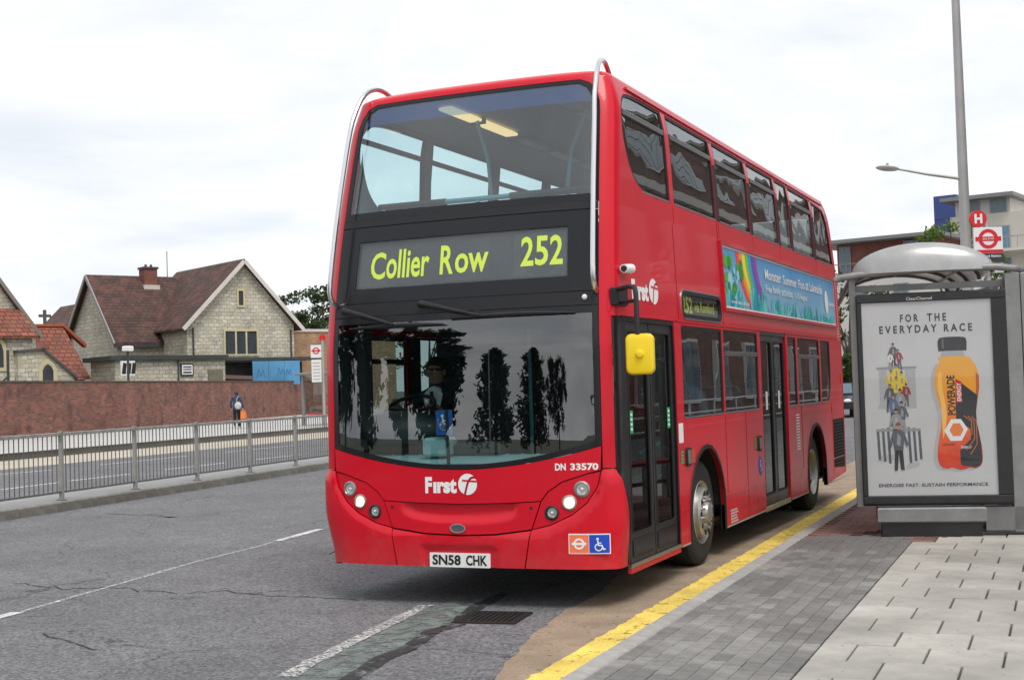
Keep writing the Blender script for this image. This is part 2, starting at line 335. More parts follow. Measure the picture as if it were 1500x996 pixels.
def panel(name, outer, holes, fn, mat, parent, step=.12, rim=0, d=0, smooth=True, grid=True, disp=None, hstep=None):
    """sheet cut to a 2D outline with holes, bent onto the surface fn(u, v, d); rim turns its edges inward"""
    loops = [dens(outer, step)] + [dens(h, hstep or step) for h in holes]
    pts = []; edges = []
    for lp in loops:
        o = len(pts); pts += lp; edges += [(o + i, o + (i + 1) % len(lp)) for i in range(len(lp))]
    if grid:
        a = np.array(outer); u0, v0 = a.min(0); u1, v1 = a.max(0)
        gu, gv = np.meshgrid(np.arange(u0 + step / 2, u1, step), np.arange(v0 + step / 2, v1, step)); gp = np.stack([gu.ravel(), gv.ravel()], 1)
        if len(gp):
            k = inside(gp, loops[0])
            for h in loops[1:]: k &= ~inside(gp, h)
            gp = gp[k]; bp = np.array(pts)
            if len(gp):
                dm = np.sqrt(((gp[:, None, :] - bp[None]) ** 2).sum(-1)).min(1); gp = gp[dm > step * .35]
                pts += [tuple(q) for q in gp]
    vo, eo, fo = delaunay_2d_cdt([Vector(q) for q in pts], edges, [], 0, 1e-6)[:3]
    V2 = np.array([(q.x, q.y) for q in vo]); fo = [f for f in fo]
    ctr = np.array([V2[list(f)].mean(0) for f in fo])
    k = inside(ctr, loops[0])
    for h in loops[1:]: k &= ~inside(ctr, h)
    fs = [tuple(f) for f, kk in zip(fo, k) if kk]
    dd = (lambda u, v: d + disp(u, v)) if disp else (lambda u, v: d)
    V = [fn(u, v, dd(u, v)) for u, v in V2]
    if fs:
        f = fs[len(fs) // 2]; a, b, c = [np.array(V[i]) for i in f]; nrm = np.cross(b - a, c - a)
        uv = V2[list(f)].mean(0); out = np.array(fn(uv[0], uv[1], .1)) - np.array(fn(uv[0], uv[1], 0))
        if nrm @ out < 0: fs = [g[::-1] for g in fs]
    if rim:
        cnt = {}
        for f in fs:
            for i in range(len(f)):
                e = (f[i], f[(i + 1) % len(f)]); cnt[tuple(sorted(e))] = None if tuple(sorted(e)) in cnt else e
        low = {}
        for e in [e for e in cnt.values() if e]:
            for i in e:
                if i not in low: low[i] = len(V); V.append(fn(V2[i][0], V2[i][1], dd(*V2[i]) - rim))
            fs.append((e[1], e[0], low[e[0]], low[e[1]]))
    used = sorted({i for f in fs for i in f}); re = {o: n_ for n_, o in enumerate(used)}
    mb = MB(); mb.add([V[i] for i in used], [tuple(re[i] for i in f) for f in fs])
    return mb.build(name, mat, parent, smooth=smooth, angle=40)
def flat(o=(0, 0, 0), ux=(1, 0, 0), uy=(0, 0, 1), n=None):
    o = np.array(o, float); ux = np.array(ux, float); uy = np.array(uy, float); n = np.cross(ux, uy) if n is None else np.array(n, float)
    return lambda u, v, d=0: tuple(o + ux * u + uy * v + n * d)

# ------------------------------------------------------------------ lettering
_txt = {}
def text2d(s, bold=0.):
    k = (s, bold)
    if k in _txt: return _txt[k]
    cu = bpy.data.curves.new('t', 'FONT'); cu.body = s; cu.size = 1; cu.offset = bold; cu.resolution_u = 3; cu.fill_mode = 'FRONT'
    o = bpy.data.objects.new('t', cu); col.objects.link(o)
    dg = bpy.context.evaluated_depsgraph_get(); me = bpy.data.meshes.new_from_object(o.evaluated_get(dg))
    v = np.array([(q.co.x, q.co.y) for q in me.vertices]); f = [tuple(p.vertices) for p in me.polygons]
    bpy.data.objects.remove(o); bpy.data.curves.remove(cu); bpy.data.meshes.remove(me)
    v -= v.min(0); v /= v.max(0)
    _txt[k] = (v, f); return v, f
def letter(mb, s, fn, x0, y0, x1, y1, d, bold=0., rot=False, shear=0):
    v, f = text2d(s, bold)
    P = []
    for a, b in v:
        if rot: u, w_ = x1 - b * (x1 - x0), y0 + a * (y1 - y0)
        else: u, w_ = x0 + a * (x1 - x0), y0 + b * (y1 - y0) + shear * a
        P.append(fn(u, w_, d))
    return mb.add(P, f)
# ================================================================== THE BUS  (origin: front centre on the road, +Y to the rear, +X nearside)
W0 = 1.275
def Wz(z):
    t = min(max((z - 1.9) / 2.1, 0), 1.2); return W0 - .08 * t ** 1.4 - .05 * max(0, (z - 3.8) / .33) ** 2
def rake(z):
    t = max((z - 2.0) / 2.1, 0); return .45 * t ** 1.4 + .02 * (min(z, 2.3) - 1.0)
_th = np.linspace(0, np.pi / 2, 400); PX = W0 * np.sin(_th) ** (2 / 5.0); PY = .2 * (1 - np.cos(_th) ** (2 / 5.0)) + .05 * (PX / W0) ** 2
PA = np.concatenate([[0], np.cumsum(np.hypot(np.diff(PX), np.diff(PY)))]); AE = float(PA[-1])
def RY(z): return 10.07 - .36 * max((z - 3.0) / 1.15, 0) ** 1.4
def _fs(a, z):
    t = abs(a); s = 1 if a >= 0 else -1
    x = float(np.interp(t, PA, PX)); y = float(np.interp(t, PA, PY)) + max(0, t - AE) + rake(z)
    return np.array([s * x * Wz(z) / W0, y, z])
def FSn(a, z):
    e = 1e-3; n = np.cross(_fs(a + e, z) - _fs(a - e, z), _fs(a, z + e) - _fs(a, z - e)); return n / np.linalg.norm(n)
def FS(a, z, d=0):
    p = _fs(a, z)
    if d: p = p + FSn(a, z) * d
    return tuple(p)
def NS(y, z, d=0): return (Wz(z) + d, y, z)
def OS(y, z, d=0): return (-Wz(z) - d, y, z)
def BS(b, z, d=0):
    t = abs(b); s = 1 if b >= 0 else -1
    return (s * (float(np.interp(t, PA, PX)) * Wz(z) / W0 + (d if t > 1.35 else 0)), RY(z) - .4 * float(np.interp(t, PA, PY)) + (d if t <= 1.35 else 0), z)
def at_front(a, z, d=0):
    """matrix whose local Z is the outward normal of the front at (a, z)"""
    n = Vector(FSn(a, z)); up = Vector((0, 0, 1)); x = up.cross(n).normalized(); y = n.cross(x); o = Vector(FS(a, z, d))
    return Matrix(((x.x, y.x, n.x, o.x), (x.y, y.y, n.y, o.y), (x.z, y.z, n.z, o.z), (0, 0, 0, 1)))
def mir(p): return [(-a, b) for a, b in p][::-1]
def place(mb, mtx):
    mb.v = [tuple(mtx @ Vector(q)) for q in mb.v]; return mb
def stroke(mb, pts, w, fn, d, closed=False):
    n = len(pts)
    for i in range(n if closed else n - 1):
        a = Vector(pts[i]); b = Vector(pts[(i + 1) % n]); e = (b - a).normalized() * (w * .25); t = Vector((-(b - a).y, (b - a).x)).normalized() * w / 2
        mb.add([fn(*(a - e + t), d), fn(*(a - e - t), d), fn(*(b + e - t), d), fn(*(b + e + t), d)], [(0, 1, 2, 3)])

def worn_tint(name, c, opac):
    m = bpy.data.materials.new(name); m.use_nodes = True; t = m.node_tree; b = t.nodes['Principled BSDF']; b.inputs['Base Color'].default_value = (*c, 1); b.inputs['Roughness'].default_value = .4
    tr = t.nodes.new('ShaderNodeBsdfTransparent'); tr.inputs[0].default_value = (.55, .75, 1, 1); ms = t.nodes.new('ShaderNodeMixShader'); ms.inputs[0].default_value = opac
    t.links.new(tr.outputs[0], ms.inputs[1]); t.links.new(b.outputs[0], ms.inputs[2]); t.links.new(ms.outputs[0], t.nodes['Material Output'].inputs[0]); return m
RED = M('bus_red', srgb(204, 4, 34), .34, var=.07, vs=1.3, coat=.28, spec=.3, wear=(srgb(186, 22, 42), 2.6, .60, .2), grime=((.20, .15, .12), .55))
REDT = M('bus_red_trim', srgb(190, 10, 34), .35, coat=.4)
BLACK = M('gloss_black', (.010, .010, .012), .18, coat=.0, spec=.4)
RUB = M('rubber', (.014, .014, .015), .55, var=.3, vs=20)
DGREY = M('interior_dark', (.045, .048, .052), .7)
LGREY = M('interior_grey', (.16, .18, .19), .65, var=.08, vs=2)
CEIL = M('interior_ceiling', (.30, .31, .31), .6)
TEAL = M('teal_rail', (.10, .42, .47), .3)
TEALD = M('teal_dash', (.32, .52, .54), .5, var=.06, vs=6)
CHROME = M('stainless', (.72, .72, .72), .22, 1)
ALU = M('aluminium', (.55, .55, .55), .35, 1)
WHITE = M('white_print', (.82, .82, .82), .45)
YEL = M('mirror_yellow', srgb(240, 208, 20), .38, coat=.2)
WSG = glass('windscreen_glass', (.68, .80, .80), f0=.185)
USG = glass('upper_glass', (.76, .92, .94), f0=.15)
OLG = glass('offside_glass', (.42, .50, .50), 1.6)
SDG = glass('side_glass', (.46, .51, .51), f0=.20, wob=.013)
SLG = glass('side_glass_lower', (.46, .50, .50), f0=.13, wob=.010)
DRG = glass('door_glass', (.34, .37, .37), 1.7)
BLUEG = worn_tint('sun_band_blue', srgb(24, 92, 176), .34)
LENS = glass('lamp_lens', (.9, .92, .92), 1.6)

bus = thing('double_decker_bus', 'red double-decker bus showing 252 Collier Row stopped beside the kerb', 'bus')

# ---- front: dark carrier behind the panel seams, then the panels themselves
panel('front_carrier', [(-AE, .3), (1.44, .3), (1.3, .88), (1.26, 1.06), (1.16, 1.2), (0, 1.02), (-1.16, 1.2), (-AE, 1.2)], [], FS, DGREY, bus, step=.1, d=-.07)
wsb = lambda a: 1.06 + .17 * (abs(a) / 1.16) ** 1.9
wscurve = [(-1.165 + 2.33 * k / 30, wsb(-1.165 + 2.33 * k / 30)) for k in range(31)]
hood_r = [(.42, .80), (.68, .815), (.735, .885), (.85, .96), (1.05, 1.02), (1.155, 1.045)]
hood = [(0, .79)] + hood_r + wscurve[::-1] + mir(hood_r)
panel('front_panel', inset(hood, .004), [], FS, RED, bus, step=.05, rim=.025)
podlow = [(1.155, 1.035), (1.125, .92), (1.04, .80), (.92, .71), (.75, .635), (.60, .60)]
pod = [(.60, .60), (.75, .635), (.92, .71), (1.04, .80), (1.125, .92), (1.155, 1.04), (1.05, 1.02), (.85, .96), (.735, .885), (.68, .815), (.645, .72)]
grille_r = [(.60, .60), (.645, .72), (.68, .815), (.42, .80)]
grille = mir(grille_r)[::-1]
grille = [(-.60, .60), (-.3, .562), (0, .552), (.3, .562), (.60, .60), (.645, .72), (.68, .815), (.42, .80), (0, .79), (-.42, .80), (-.68, .815), (-.645, .72)]
def ss(x): x = min(max(x, 0), 1); return x * x * (3 - 2 * x)
def recess(a, z):
    zb = .635 + .06 * (abs(a) / .5) ** 3
    return -.032 * ss((.54 - abs(a)) / .13) * ss((z - zb) / .075)
panel('grille_panel', inset(grille, .004), [], FS, RED, bus, step=.018, rim=.025, disp=recess)
bump_c = [(-.545, .305), (.545, .305), (.60, .595), (.3, .557), (0, .547), (-.3, .557), (-.60, .595)]
BD = .028
def bumpd(a, z): return BD * ss((.60 - z) / .07 + .12)
def plslot(a, z): return bumpd(a, z) - .02 * ss((.33 - abs(a)) / .03) * ss((.475 - z) / .02) * ss((z - .29) / .02)
panel('bumper', inset(bump_c, .004), [], FS, RED, bus, step=.025, rim=.03, disp=plslot)
bump_s = [(.55, .305), (1.0, .305), (1.46, .30), (1.455, .5), (1.41, .73), (1.335, .89), (1.27, 1.055), (1.165, 1.055)] + podlow
def corner_d(a, z):
    a = abs(a); zl = float(np.interp(a, [.55, .60, .75, .92, 1.04, 1.125, 1.155], [.595, .60, .635, .71, .80, .92, 1.04]))
    return BD * ss((zl - z) / .07 + .12) - .085 * ss((.85 - z) / .55) ** 1.5 * ss((a - .95) / .4)
panel('bumper_corner', inset(bump_s, .004), [], FS, RED, bus, step=.04, rim=.03, disp=lambda a, z: corner_d(a, z) + .045 * ss((.85 - z) / .55) ** 1.5 * ss((a - .95) / .4))
bump_o = mir([(.55, .305), (1.0, .305), (AE, .305), (AE, .6), (AE, 1.055), (1.165, 1.055)] + podlow)
panel('bumper_corner', inset(bump_o, .004), [], FS, RED, bus, step=.04, rim=.03, disp=corner_d)
REFL = M('lamp_reflector', (.80, .81, .80), .3, .0, var=.2, vs=60)
LIT = M('headlight_lit', (1, .84, .55), .3, emit=1.5)
for s in (1, -1):
    pd = panel('headlamp_pod', inset(pod if s > 0 else mir(pod), .004), [circ(s * a, z, r + .004, n=20) for a, z, r in ((1.005, .905, .05), (.905, .805, .047), (.765, .728, .045))], FS, RED, bus, step=.04, rim=.025, d=-.006)
    for k, (a, z, r) in enumerate(((1.005, .905, .05), (.905, .805, .047), (.765, .728, .045))):
        mt = at_front(s * a, z, -.004)
        h = place(MB().lathe([(r + .012, -.01), (r + .012, .006), (r, .012), (r - .006, .004), (r - .012, -.02)], (0, 0, 0), seg=24), mt).build('headlight', RUB if k == 2 else M('lamp_bezel', (.35, .33, .33), .35, .8), pd, smooth=True)
        mb = MB().lathe([(r - .004, .004), (r * .7, -.018), (.015, -.03), (.001, -.03)], (0, 0, 0), seg=20); place(mb, mt).build('reflector', REFL, h, smooth=True)
        if k == 1: place(MB().lathe([(r - .008, .002), (r * .6, .008), (.001, .01)], (0, 0, 0), seg=20), mt).build('lit_bulb', LIT, h, smooth=True)
        else:
            place(MB().ell((0, 0, -.006), .014, .014, .018, 10, 6), mt).build('bulb', M('bulb_glass', (.85, .85, .82), .1), h, smooth=True)
            place(MB().lathe([(r - .002, .004), (r * .6, .012), (.001, .015)], (0, 0, 0), seg=20), mt).build('lens', LENS, h, smooth=True)
    place(MB().lathe([(.012, 0), (.012, .004), (0.001, .005)], (0, 0, 0), seg=10), at_front(s * .60, .765)).build('bolt', RUB, bus)
# number plate, emblem, badge, fleet number
pl_ = panel('number_plate', rr(-.26, .305, .26, .416, .008), [], FS, M('plate_white', (.80, .80, .78), .35), bus, step=.1, rim=.006, d=.016)
for tx, x0, x1 in (('SN58', -.235, .01), ('CHK', .055, .235)): mb = MB(); letter(mb, tx, FS, x0, .322, x1, .401, .0185, .03); mb.build('plate_lettering', M('ink_black', (.01, .01, .01), .5), pl_)
panel('emblem', circ(-.015, .605, .068, .036), [circ(-.015, .605, .058, .028)], FS, CHROME, bus, step=.02, rim=.01, d=.012, grid=False)
mb = MB(); mb.sheet(circ(-.015, .605, .058, .028), lambda u, v: FS(u, v, .007)); mb.build('emblem_face', M('emblem_grey', (.20, .20, .21), .3, .8), bus)
def first_logo(name, fn, x0, y0, h, parent, sx=1, d=.0025):
    """white wordmark with a dot cut by a curved stroke"""
    w = h * 2.2 * sx; mb = MB(); letter(mb, 'F', fn, x0, y0, x0 + w * .22, y0 + h, d, .05); letter(mb, 'ırst', fn, x0 + w * .26, y0, x0 + w, y0 + h * .88, d, .05)
    cx_ = x0 + w + h * .75 * sx; cy_ = y0 + h * .55; r = h * .64
    mb.sheet(circ(cx_, cy_, r * sx, r, 36), lambda u, v: fn(u, v, d)); o = mb.build(name, WHITE, parent)
    mb = MB(); q = [(-.30, -.98), (-.12, -.35), (.0, .05), (.2, .45), (.48, .66), (.85, .62)]
    stroke(mb, [(cx_ + a * r * sx, cy_ + b * r) for a, b in chaikin(q, 2, False)], r * .20, fn, d + .0015)
    stroke(mb, [(cx_ - .52 * r * sx, cy_ + .36 * r), (cx_ + .92 * r * sx, cy_ + .26 * r)], r * .17, fn, d + .0018)
    mb.build('logo_cut', RED, o); return o
first_logo('company_lettering', FS, -.295, .875, .128, bus, .98)
for tx, x0, x1 in (('DN', .80, .885), ('33570', .92, 1.135)): mb = MB(); letter(mb, tx, FS, x0, 1.047, x1, 1.10, .002, .035); mb.build('fleet_number', WHITE, bus)
def roundel(fn, cx_, cy_, r, mbR, mbB, d, sx=1):
    n = 32
    for i in range(n):
        a0, a1 = 2 * math.pi * i / n, 2 * math.pi * (i + 1) / n
        mbR.add([fn(cx_ + sx * q * r * math.cos(a), cy_ + q * r * math.sin(a), d) for q, a in ((.64, a0), (1, a0), (1, a1), (.64, a1))], [(0, 1, 2, 3)])
    mbB.sheet([(cx_ - 1.3 * r * sx, cy_ - .22 * r), (cx_ + 1.3 * r * sx, cy_ - .22 * r), (cx_ + 1.3 * r * sx, cy_ + .22 * r), (cx_ - 1.3 * r * sx, cy_ + .22 * r)], lambda u, v: fn(u, v, d + .001))
def wheelchair(fn, cx_, cy_, s, mb, d):
    mb.sheet(circ(cx_ - .10 * s, cy_ + .36 * s, .085 * s, n=14), lambda u, v: fn(u, v, d))
    stroke(mb, [(cx_ - .09 * s, cy_ + .24 * s), (cx_ - .05 * s, cy_ - .05 * s), (cx_ + .16 * s, cy_ - .05 * s), (cx_ + .26 * s, cy_ - .32 * s), (cx_ + .36 * s, cy_ - .28 * s)], .085 * s, fn, d)
    stroke(mb, [(cx_ - .07 * s, cy_ + .10 * s), (cx_ + .12 * s, cy_ + .10 * s)], .06 * s, fn, d + .0005)
    stroke(mb, circ(cx_ - .04 * s, cy_ - .17 * s, .22 * s, n=16, a0=115, a1=345), .07 * s, fn, d + .0003)
BD2 = BD + .001
st = panel('accessibility_sticker', rr(.90, .425, 1.21, .575, .004), [], FS, WHITE, bus, step=.03, d=BD2 + .001, rim=.002)
panel('orange_square', [(.907, .433), (1.053, .433), (1.053, .567), (.907, .567)], [], FS, M('sticker_orange', srgb(240, 120, 80), .4), st, step=.03, d=BD2 + .003)
panel('blue_square', [(1.057, .433), (1.203, .433), (1.203, .567), (1.057, .567)], [], FS, M('sticker_blue', srgb(20, 70, 190), .4), st, step=.03, d=BD2 + .003)
mb = MB(); roundel(FS, .98, .5, .042, mb, mb, BD2 + .005); mb.build('roundel_symbol', WHITE, st)
mb = MB(); wheelchair(FS, 1.13, .495, .115, mb, BD2 + .005); mb.build('wheelchair_symbol', WHITE, st)

# ---- windscreen, destination band, upper windscreen
ws_out = wscurve + [(1.165, 2.29), (-1.165, 2.29)]
wsh = [(a * .957, z + .035) for a, z in wscurve] + [(1.115, 2.235), (-1.115, 2.235)]
panel('windscreen_border', ws_out, [wsh], FS, BLACK, bus, step=.06, d=-.002)
panel('windscreen', [(a * .962, z + .031) for a, z in wscurve] + [(1.12, 2.24), (-1.12, 2.24)], [], FS, WSG, bus, step=.08, d=-.006)
panel('wiper_panel', [(-1.165, 2.294), (1.165, 2.294), (1.165, 2.398), (-1.165, 2.398)], [], FS, M('satin_black', (.016, .016, .018), .4, spec=.35), bus, step=.08, rim=.012, d=.002)
DSP0 = rr(-.965, 2.52, .925, 2.912, .01)
band = panel('destination_panel', [(-1.165, 2.404), (1.165, 2.404), (1.165, 3.035), (-1.165, 3.035)], [DSP0], FS, BLACK, bus, step=.07, d=0)
panel('destination_blind', DSP0, [], FS, M('blind_grey', (.075, .085, .09), .35, var=.12, vs=2.5, coat=.5), band, step=.1, d=-.03)
panel('destination_glass', rr(-.96, 2.525, .92, 2.907, .01), [], FS, glass('display_glass', (.75, .78, .78), 1.9), band, step=.1, d=-.001)
GLOW = M('blind_yellow', srgb(222, 240, 60), .5, emit=.35)
mb = MB()
for tx, a0, a1, z0, z1 in (('C', -.845, -.70, 2.60, 2.825), ('ollier', -.69, -.285, 2.60, 2.838), ('R', -.185, -.065, 2.605, 2.84), ('ow', -.05, .245, 2.605, 2.765)):
    letter(mb, tx, FS, a0, z0, a1, z1, -.027, .02)
for i, ch in enumerate('252'): letter(mb, ch, FS, .525 + i * .122, 2.625, .525 + i * .122 + .108, 2.86, -.027, .02)
mb.build('destination_lettering', GLOW, band)
mb = MB()
for u0, u1 in ((.46, .905), (-.95, .255)): mb.sheet(dens([(u0, 2.545), (u1, 2.545), (u1, 2.89), (u0, 2.89)], .08), lambda u, v: FS(u, v, -.0285))
mb.build('destination_backing', M('blind_backing', (.11, .125, .13), .5, var=.15, vs=6), band)
panel('mid_strip', [(-1.165, 3.041), (1.165, 3.041), (1.165, 3.10), (-1.165, 3.10)], [], FS, MATS['satin_black'], bus, step=.08, rim=.012, d=.004)
up_out = [(-1.165, 3.105), (1.165, 3.105), (1.165, 3.92), (1.15, 4.01), (1.11, 4.075), (1.03, 4.11), (-1.03, 4.11), (-1.11, 4.075), (-1.15, 4.01), (-1.165, 3.92)]
up_in = [(-1.115, 3.165), (1.115, 3.165), (1.115, 3.92), (1.10, 3.99), (1.07, 4.045), (1.01, 4.08), (-1.01, 4.08), (-1.07, 4.045), (-1.10, 3.99), (-1.115, 3.92)]
panel('upper_windscreen_border', up_out, [up_in], FS, BLACK, bus, step=.06, d=-.002)
panel('upper_windscreen', inset(up_in, -.004), [], FS, USG, bus, step=.08, d=-.006)
panel('sun_band', [(-1.10, 3.93), (1.10, 3.93), (1.09, 3.99), (1.06, 4.04), (1.0, 4.075), (-1.0, 4.075), (-1.06, 4.04), (-1.09, 3.99)], [], FS, BLUEG, bus, step=.08, d=-.012)
# pillars and header in red
ZT = 4.13
hdr = [(-1.03, 4.114), (1.03, 4.114), (1.113, 4.079), (1.154, 4.012), (1.169, 3.92), (1.169, 2.2), (1.169, 1.06), (1.268, 1.06), (1.263, 2.205), (AE, 2.205), (AE, ZT)] + [(-AE, ZT), (-AE, 1.06), (-1.169, 1.06), (-1.169, 3.92), (-1.154, 4.012), (-1.113, 4.079)]
panel('front_pillar', hdr, [], FS, RED, bus, step=.06, rim=.02)
# door-side corner strip
panel('corner_strip', [(1.465, .285), (AE + .135, .285), (AE + .135, 2.20), (1.27, 2.20), (1.274, 1.06), (1.34, .89), (1.415, .73), (1.46, .5)], [], FS, BLACK, bus, step=.06, d=-.006)

# ---- sides
def sideline(z0, z1, n, f): return [(f(z0 + (z1 - z0) * k / n), z0 + (z1 - z0) * k / n) for k in range(n + 1)]
fl = sideline(ZT, 2.21, 16, lambda z: .25 + rake(z)); rl = sideline(2.21, ZT, 16, lambda z: RY(z) - .14)
U1 = chaikin([(1.86, 3.245), (1.86, 3.245), (1.06, 3.245), (.80, 3.38), (.68, 3.60), (.66, 3.78), (.72, 3.97), (.92, 4.06), (1.86, 4.06), (1.86, 4.06)], 2)
U7 = chaikin([(8.60, 3.245), (8.60, 3.245), (9.80, 3.245), (9.80, 3.245), (9.66, 3.6), (9.46, 3.98), (9.36, 4.02), (8.60, 4.04), (8.60, 4.04)], 2)
UP = [U1] + [rr(a, 3.245, b, 4.055, .035) for a, b in ((1.975, 3.42), (3.545, 4.86), (4.985, 6.28), (6.385, 7.04), (7.13, 8.46))] + [U7]
LOW_N = [rr(1.91, 1.36, 3.30, 2.18, .03), rr(3.355, 1.36, 4.79, 2.18, .03), rr(6.33, 1.35, 6.80, 2.175, .03), rr(6.90, 1.35, 8.28, 2.175, .03), chaikin([(8.38, 1.35), (8.38, 1.35), (8.85, 1.35), (9.0, 1.45), (9.05, 1.7), (9.05, 2.17), (9.05, 2.17), (8.38, 2.17), (8.38, 2.17)], 2)]
LOW_O = [chaikin([(.62, 1.5), (.60, 1.25), (.75, 1.13), (1.55, 1.13), (1.55, 1.13), (1.55, 2.16), (1.55, 2.16), (.62, 2.16), (.60, 2.1)], 2)] + [rr(a, 1.36, b, 2.18, .03) for a, b in ((1.75, 3.30), (3.355, 4.79), (4.90, 6.25), (6.33, 7.6), (7.7, 9.0))]
arch = lambda y, r=.575: [(y - r, .27), (y - r, .5)] + [(y - r * math.cos(R_(k)), .5 + r * math.sin(R_(k))) for k in range(15, 166, 15)] + [(y + r, .5), (y + r, .27)]
YF, YRW = 2.60, 7.88
DISP_N = rr(1.975, 2.25, 3.33, 2.495, .09, 6)
def add_window(poly, fn, gl, hop=None, bars=(), shine=True):
    w = panel('window', inset(poly, .018), [], fn, gl, bus, step=.3, d=-.014, grid=True)
    panel('window_gasket', inset(poly, .001), [inset(poly, .026)], fn, RUB, w, step=.15, d=-.004, rim=.012, grid=False)
    y0 = min(q[0] for q in poly); y1 = max(q[0] for q in poly); z0 = min(q[1] for q in poly)
    if shine:
        lo = [q for q in poly if abs(q[1] - z0) < .03]; a = min(q[0] for q in lo) + .02; b = max(q[0] for q in lo) - .02
        panel('window_trim', [(a, z0 + .004), (b, z0 + .004), (b, z0 + .018), (a, z0 + .018)], [], fn, ALU, w, step=.3, d=.001, rim=.004, grid=False)
    if hop:
        hb = [q for q in poly if q[1] > hop - .1]; a = min(q[0] for q in hb) + .055; b = max(q[0] for q in hb) - .03
        panel('hopper_bar', [(a, hop - .022), (b, hop - .022), (b, hop + .022), (a, hop + .022)], [], fn, M('hopper_grey', (.16, .16, .16), .4, .5), w, step=.3, d=.0, rim=.02, grid=False)
        panel('hopper_trim', [(a, hop + .012), (b, hop + .012), (b, hop + .02), (a, hop + .02)], [], fn, ALU, w, step=.3, d=.002, rim=.003, grid=False)
    return w
lowN2 = [(1.70, .27)] + arch(YF) + [(4.93, .27), (4.93, 2.205), (1.70, 2.205)]
lowN3 = [(6.23, .27)] + arch(YRW) + [(9.93, .34), (9.93, 2.205), (6.23, 2.205)]
lowO = [(.25, .27)] + arch(YF) + arch(YRW) + [(9.93, .34), (9.93, 2.205), (.25, 2.205)]
upside = fl + rl
for fn, sname in ((NS, 'n'), (OS, 'o')):
    near = sname == 'n'
    uw = UP
    panel('upper_side_panel', upside, uw + ([DISP_N] if near else []), fn, RED, bus, step=.16, rim=.02)
    panel('upper_lining', inset(upside, .05), [inset(q, .012) for q in uw], fn, LGREY, bus, step=.4, d=-.05)
    for i, q in enumerate(uw): add_window(q, fn, SDG if near else USG, 3.865 if i in (0, 1, 2, 3, 5) else None)
    for (a, b), m in zip(((1.875, 1.965), (3.43, 3.535), (4.87, 4.975), (6.285, 6.38), (7.045, 7.125), (8.465, 8.595)), (REDT, RUB, RUB, RUB, RUB, RUB)):
        if m is RUB: panel('window_pillar', [(a, 3.25), (b, 3.25), (b, 4.05), (a, 4.05)], [], fn, RUB, bus, step=.3, d=.002, rim=.004, grid=False)
    if near:
        lows = ((lowN2, LOW_N[:2]), (lowN3, LOW_N[2:]))
    else: lows = ((lowO, LOW_O),)
    for out, hs in lows:
        panel('lower_side_panel', out, hs, fn, RED, bus, step=.14, rim=.03)
        panel('lower_lining', inset(out, .03), [inset(q, .012) for q in hs], fn, DGREY, bus, step=.5, d=-.06)
        for i, q in enumerate(hs): add_window(q, fn, SLG if near else OLG, (1.95 if (near and (q is LOW_N[1] or q is LOW_N[3])) or (not near and i in (0, 2, 4)) else None))
    for yc in (YF, YRW):
        r0, r1 = .575, .61
        o2 = arch(yc, r1); i2 = arch(yc, r0)
        panel('wheel_arch_trim', i2 + o2[::-1], [], fn, RUB, bus, step=.1, d=.012, rim=.05, grid=False)
        mb = MB(); s = 1 if near else -1; n = 16
        vs = []
        for k in range(n + 1):
            a = math.pi * k / n; vs += [(s * 1.26, yc - .6 * math.cos(a), .5 + .6 * math.sin(a)), (s * .72, yc - .6 * math.cos(a), .5 + .6 * math.sin(a))]
        mb.add(vs, [(2 * k, 2 * k + 1, 2 * k + 3, 2 * k + 2) for k in range(n)]); mb.add([(s * .72, yc - .6, .2), (s * .72, yc + .6, .2), (s * .72, yc + .6, 1.1), (s * .72, yc - .6, 1.1)], [(0, 1, 2, 3)])
        mb.build('wheel_well', M('wheel_well_black', (.01, .01, .01), .9), bus)
    segs = ((1.72, YF - .62), (YF + .62, 4.92), (6.24, YRW - .62), (YRW + .62, 9.9)) if near else ((.4, YF - .62), (YF + .62, YRW - .62), (YRW + .62, 9.9))
    for a, b in segs: panel('skirt_trim', [(a, .574), (b, .574), (b, .586), (a, .586)], [], fn, REDT, bus, step=.5, d=.006, rim=.006, grid=False)
    for a, b in segs: panel('skirt_edge', [(a, .272), (b, .272), (b, .285), (a, .285)], [], fn, M('edge_grey', (.35, .33, .32), .5), bus, step=.5, d=.003, rim=.003, grid=False)
    panel('waist_trim', [(1.8 if near else .5, 2.207), (9.9, 2.207), (9.9, 2.222), (1.8 if near else .5, 2.222)], [], fn, REDT, bus, step=.5, d=.006, rim=.006, grid=False)
    panel('gutter', [(.95, 4.085), (9.5, 4.085), (9.5, 4.105), (.95, 4.105)], [], fn, REDT, bus, step=.4, d=.018, rim=.02, grid=False)
for y in (1.92, 3.485, 4.92, 6.33, 8.53): panel('panel_joint', [(y, 3.07), (y + .006, 3.07), (y + .006, 3.235), (y, 3.235)], [], NS, REDT, bus, step=.4, d=.0025, rim=.0025, grid=False)
for y, z0, z1 in ((1.86, 2.23, 3.06), (3.41, 2.23, 3.23), (3.325, .60, 1.35), (4.15, .30, 1.35), (7.0, .6, 1.34), (9.0, 1.2, 1.34)): panel('panel_joint', [(y, z0), (y + .006, z0), (y + .006, z1), (y, z1)], [], NS, M('joint_maroon', srgb(120, 8, 22), .5), bus, step=.4, d=.0025, rim=.0025, grid=False)
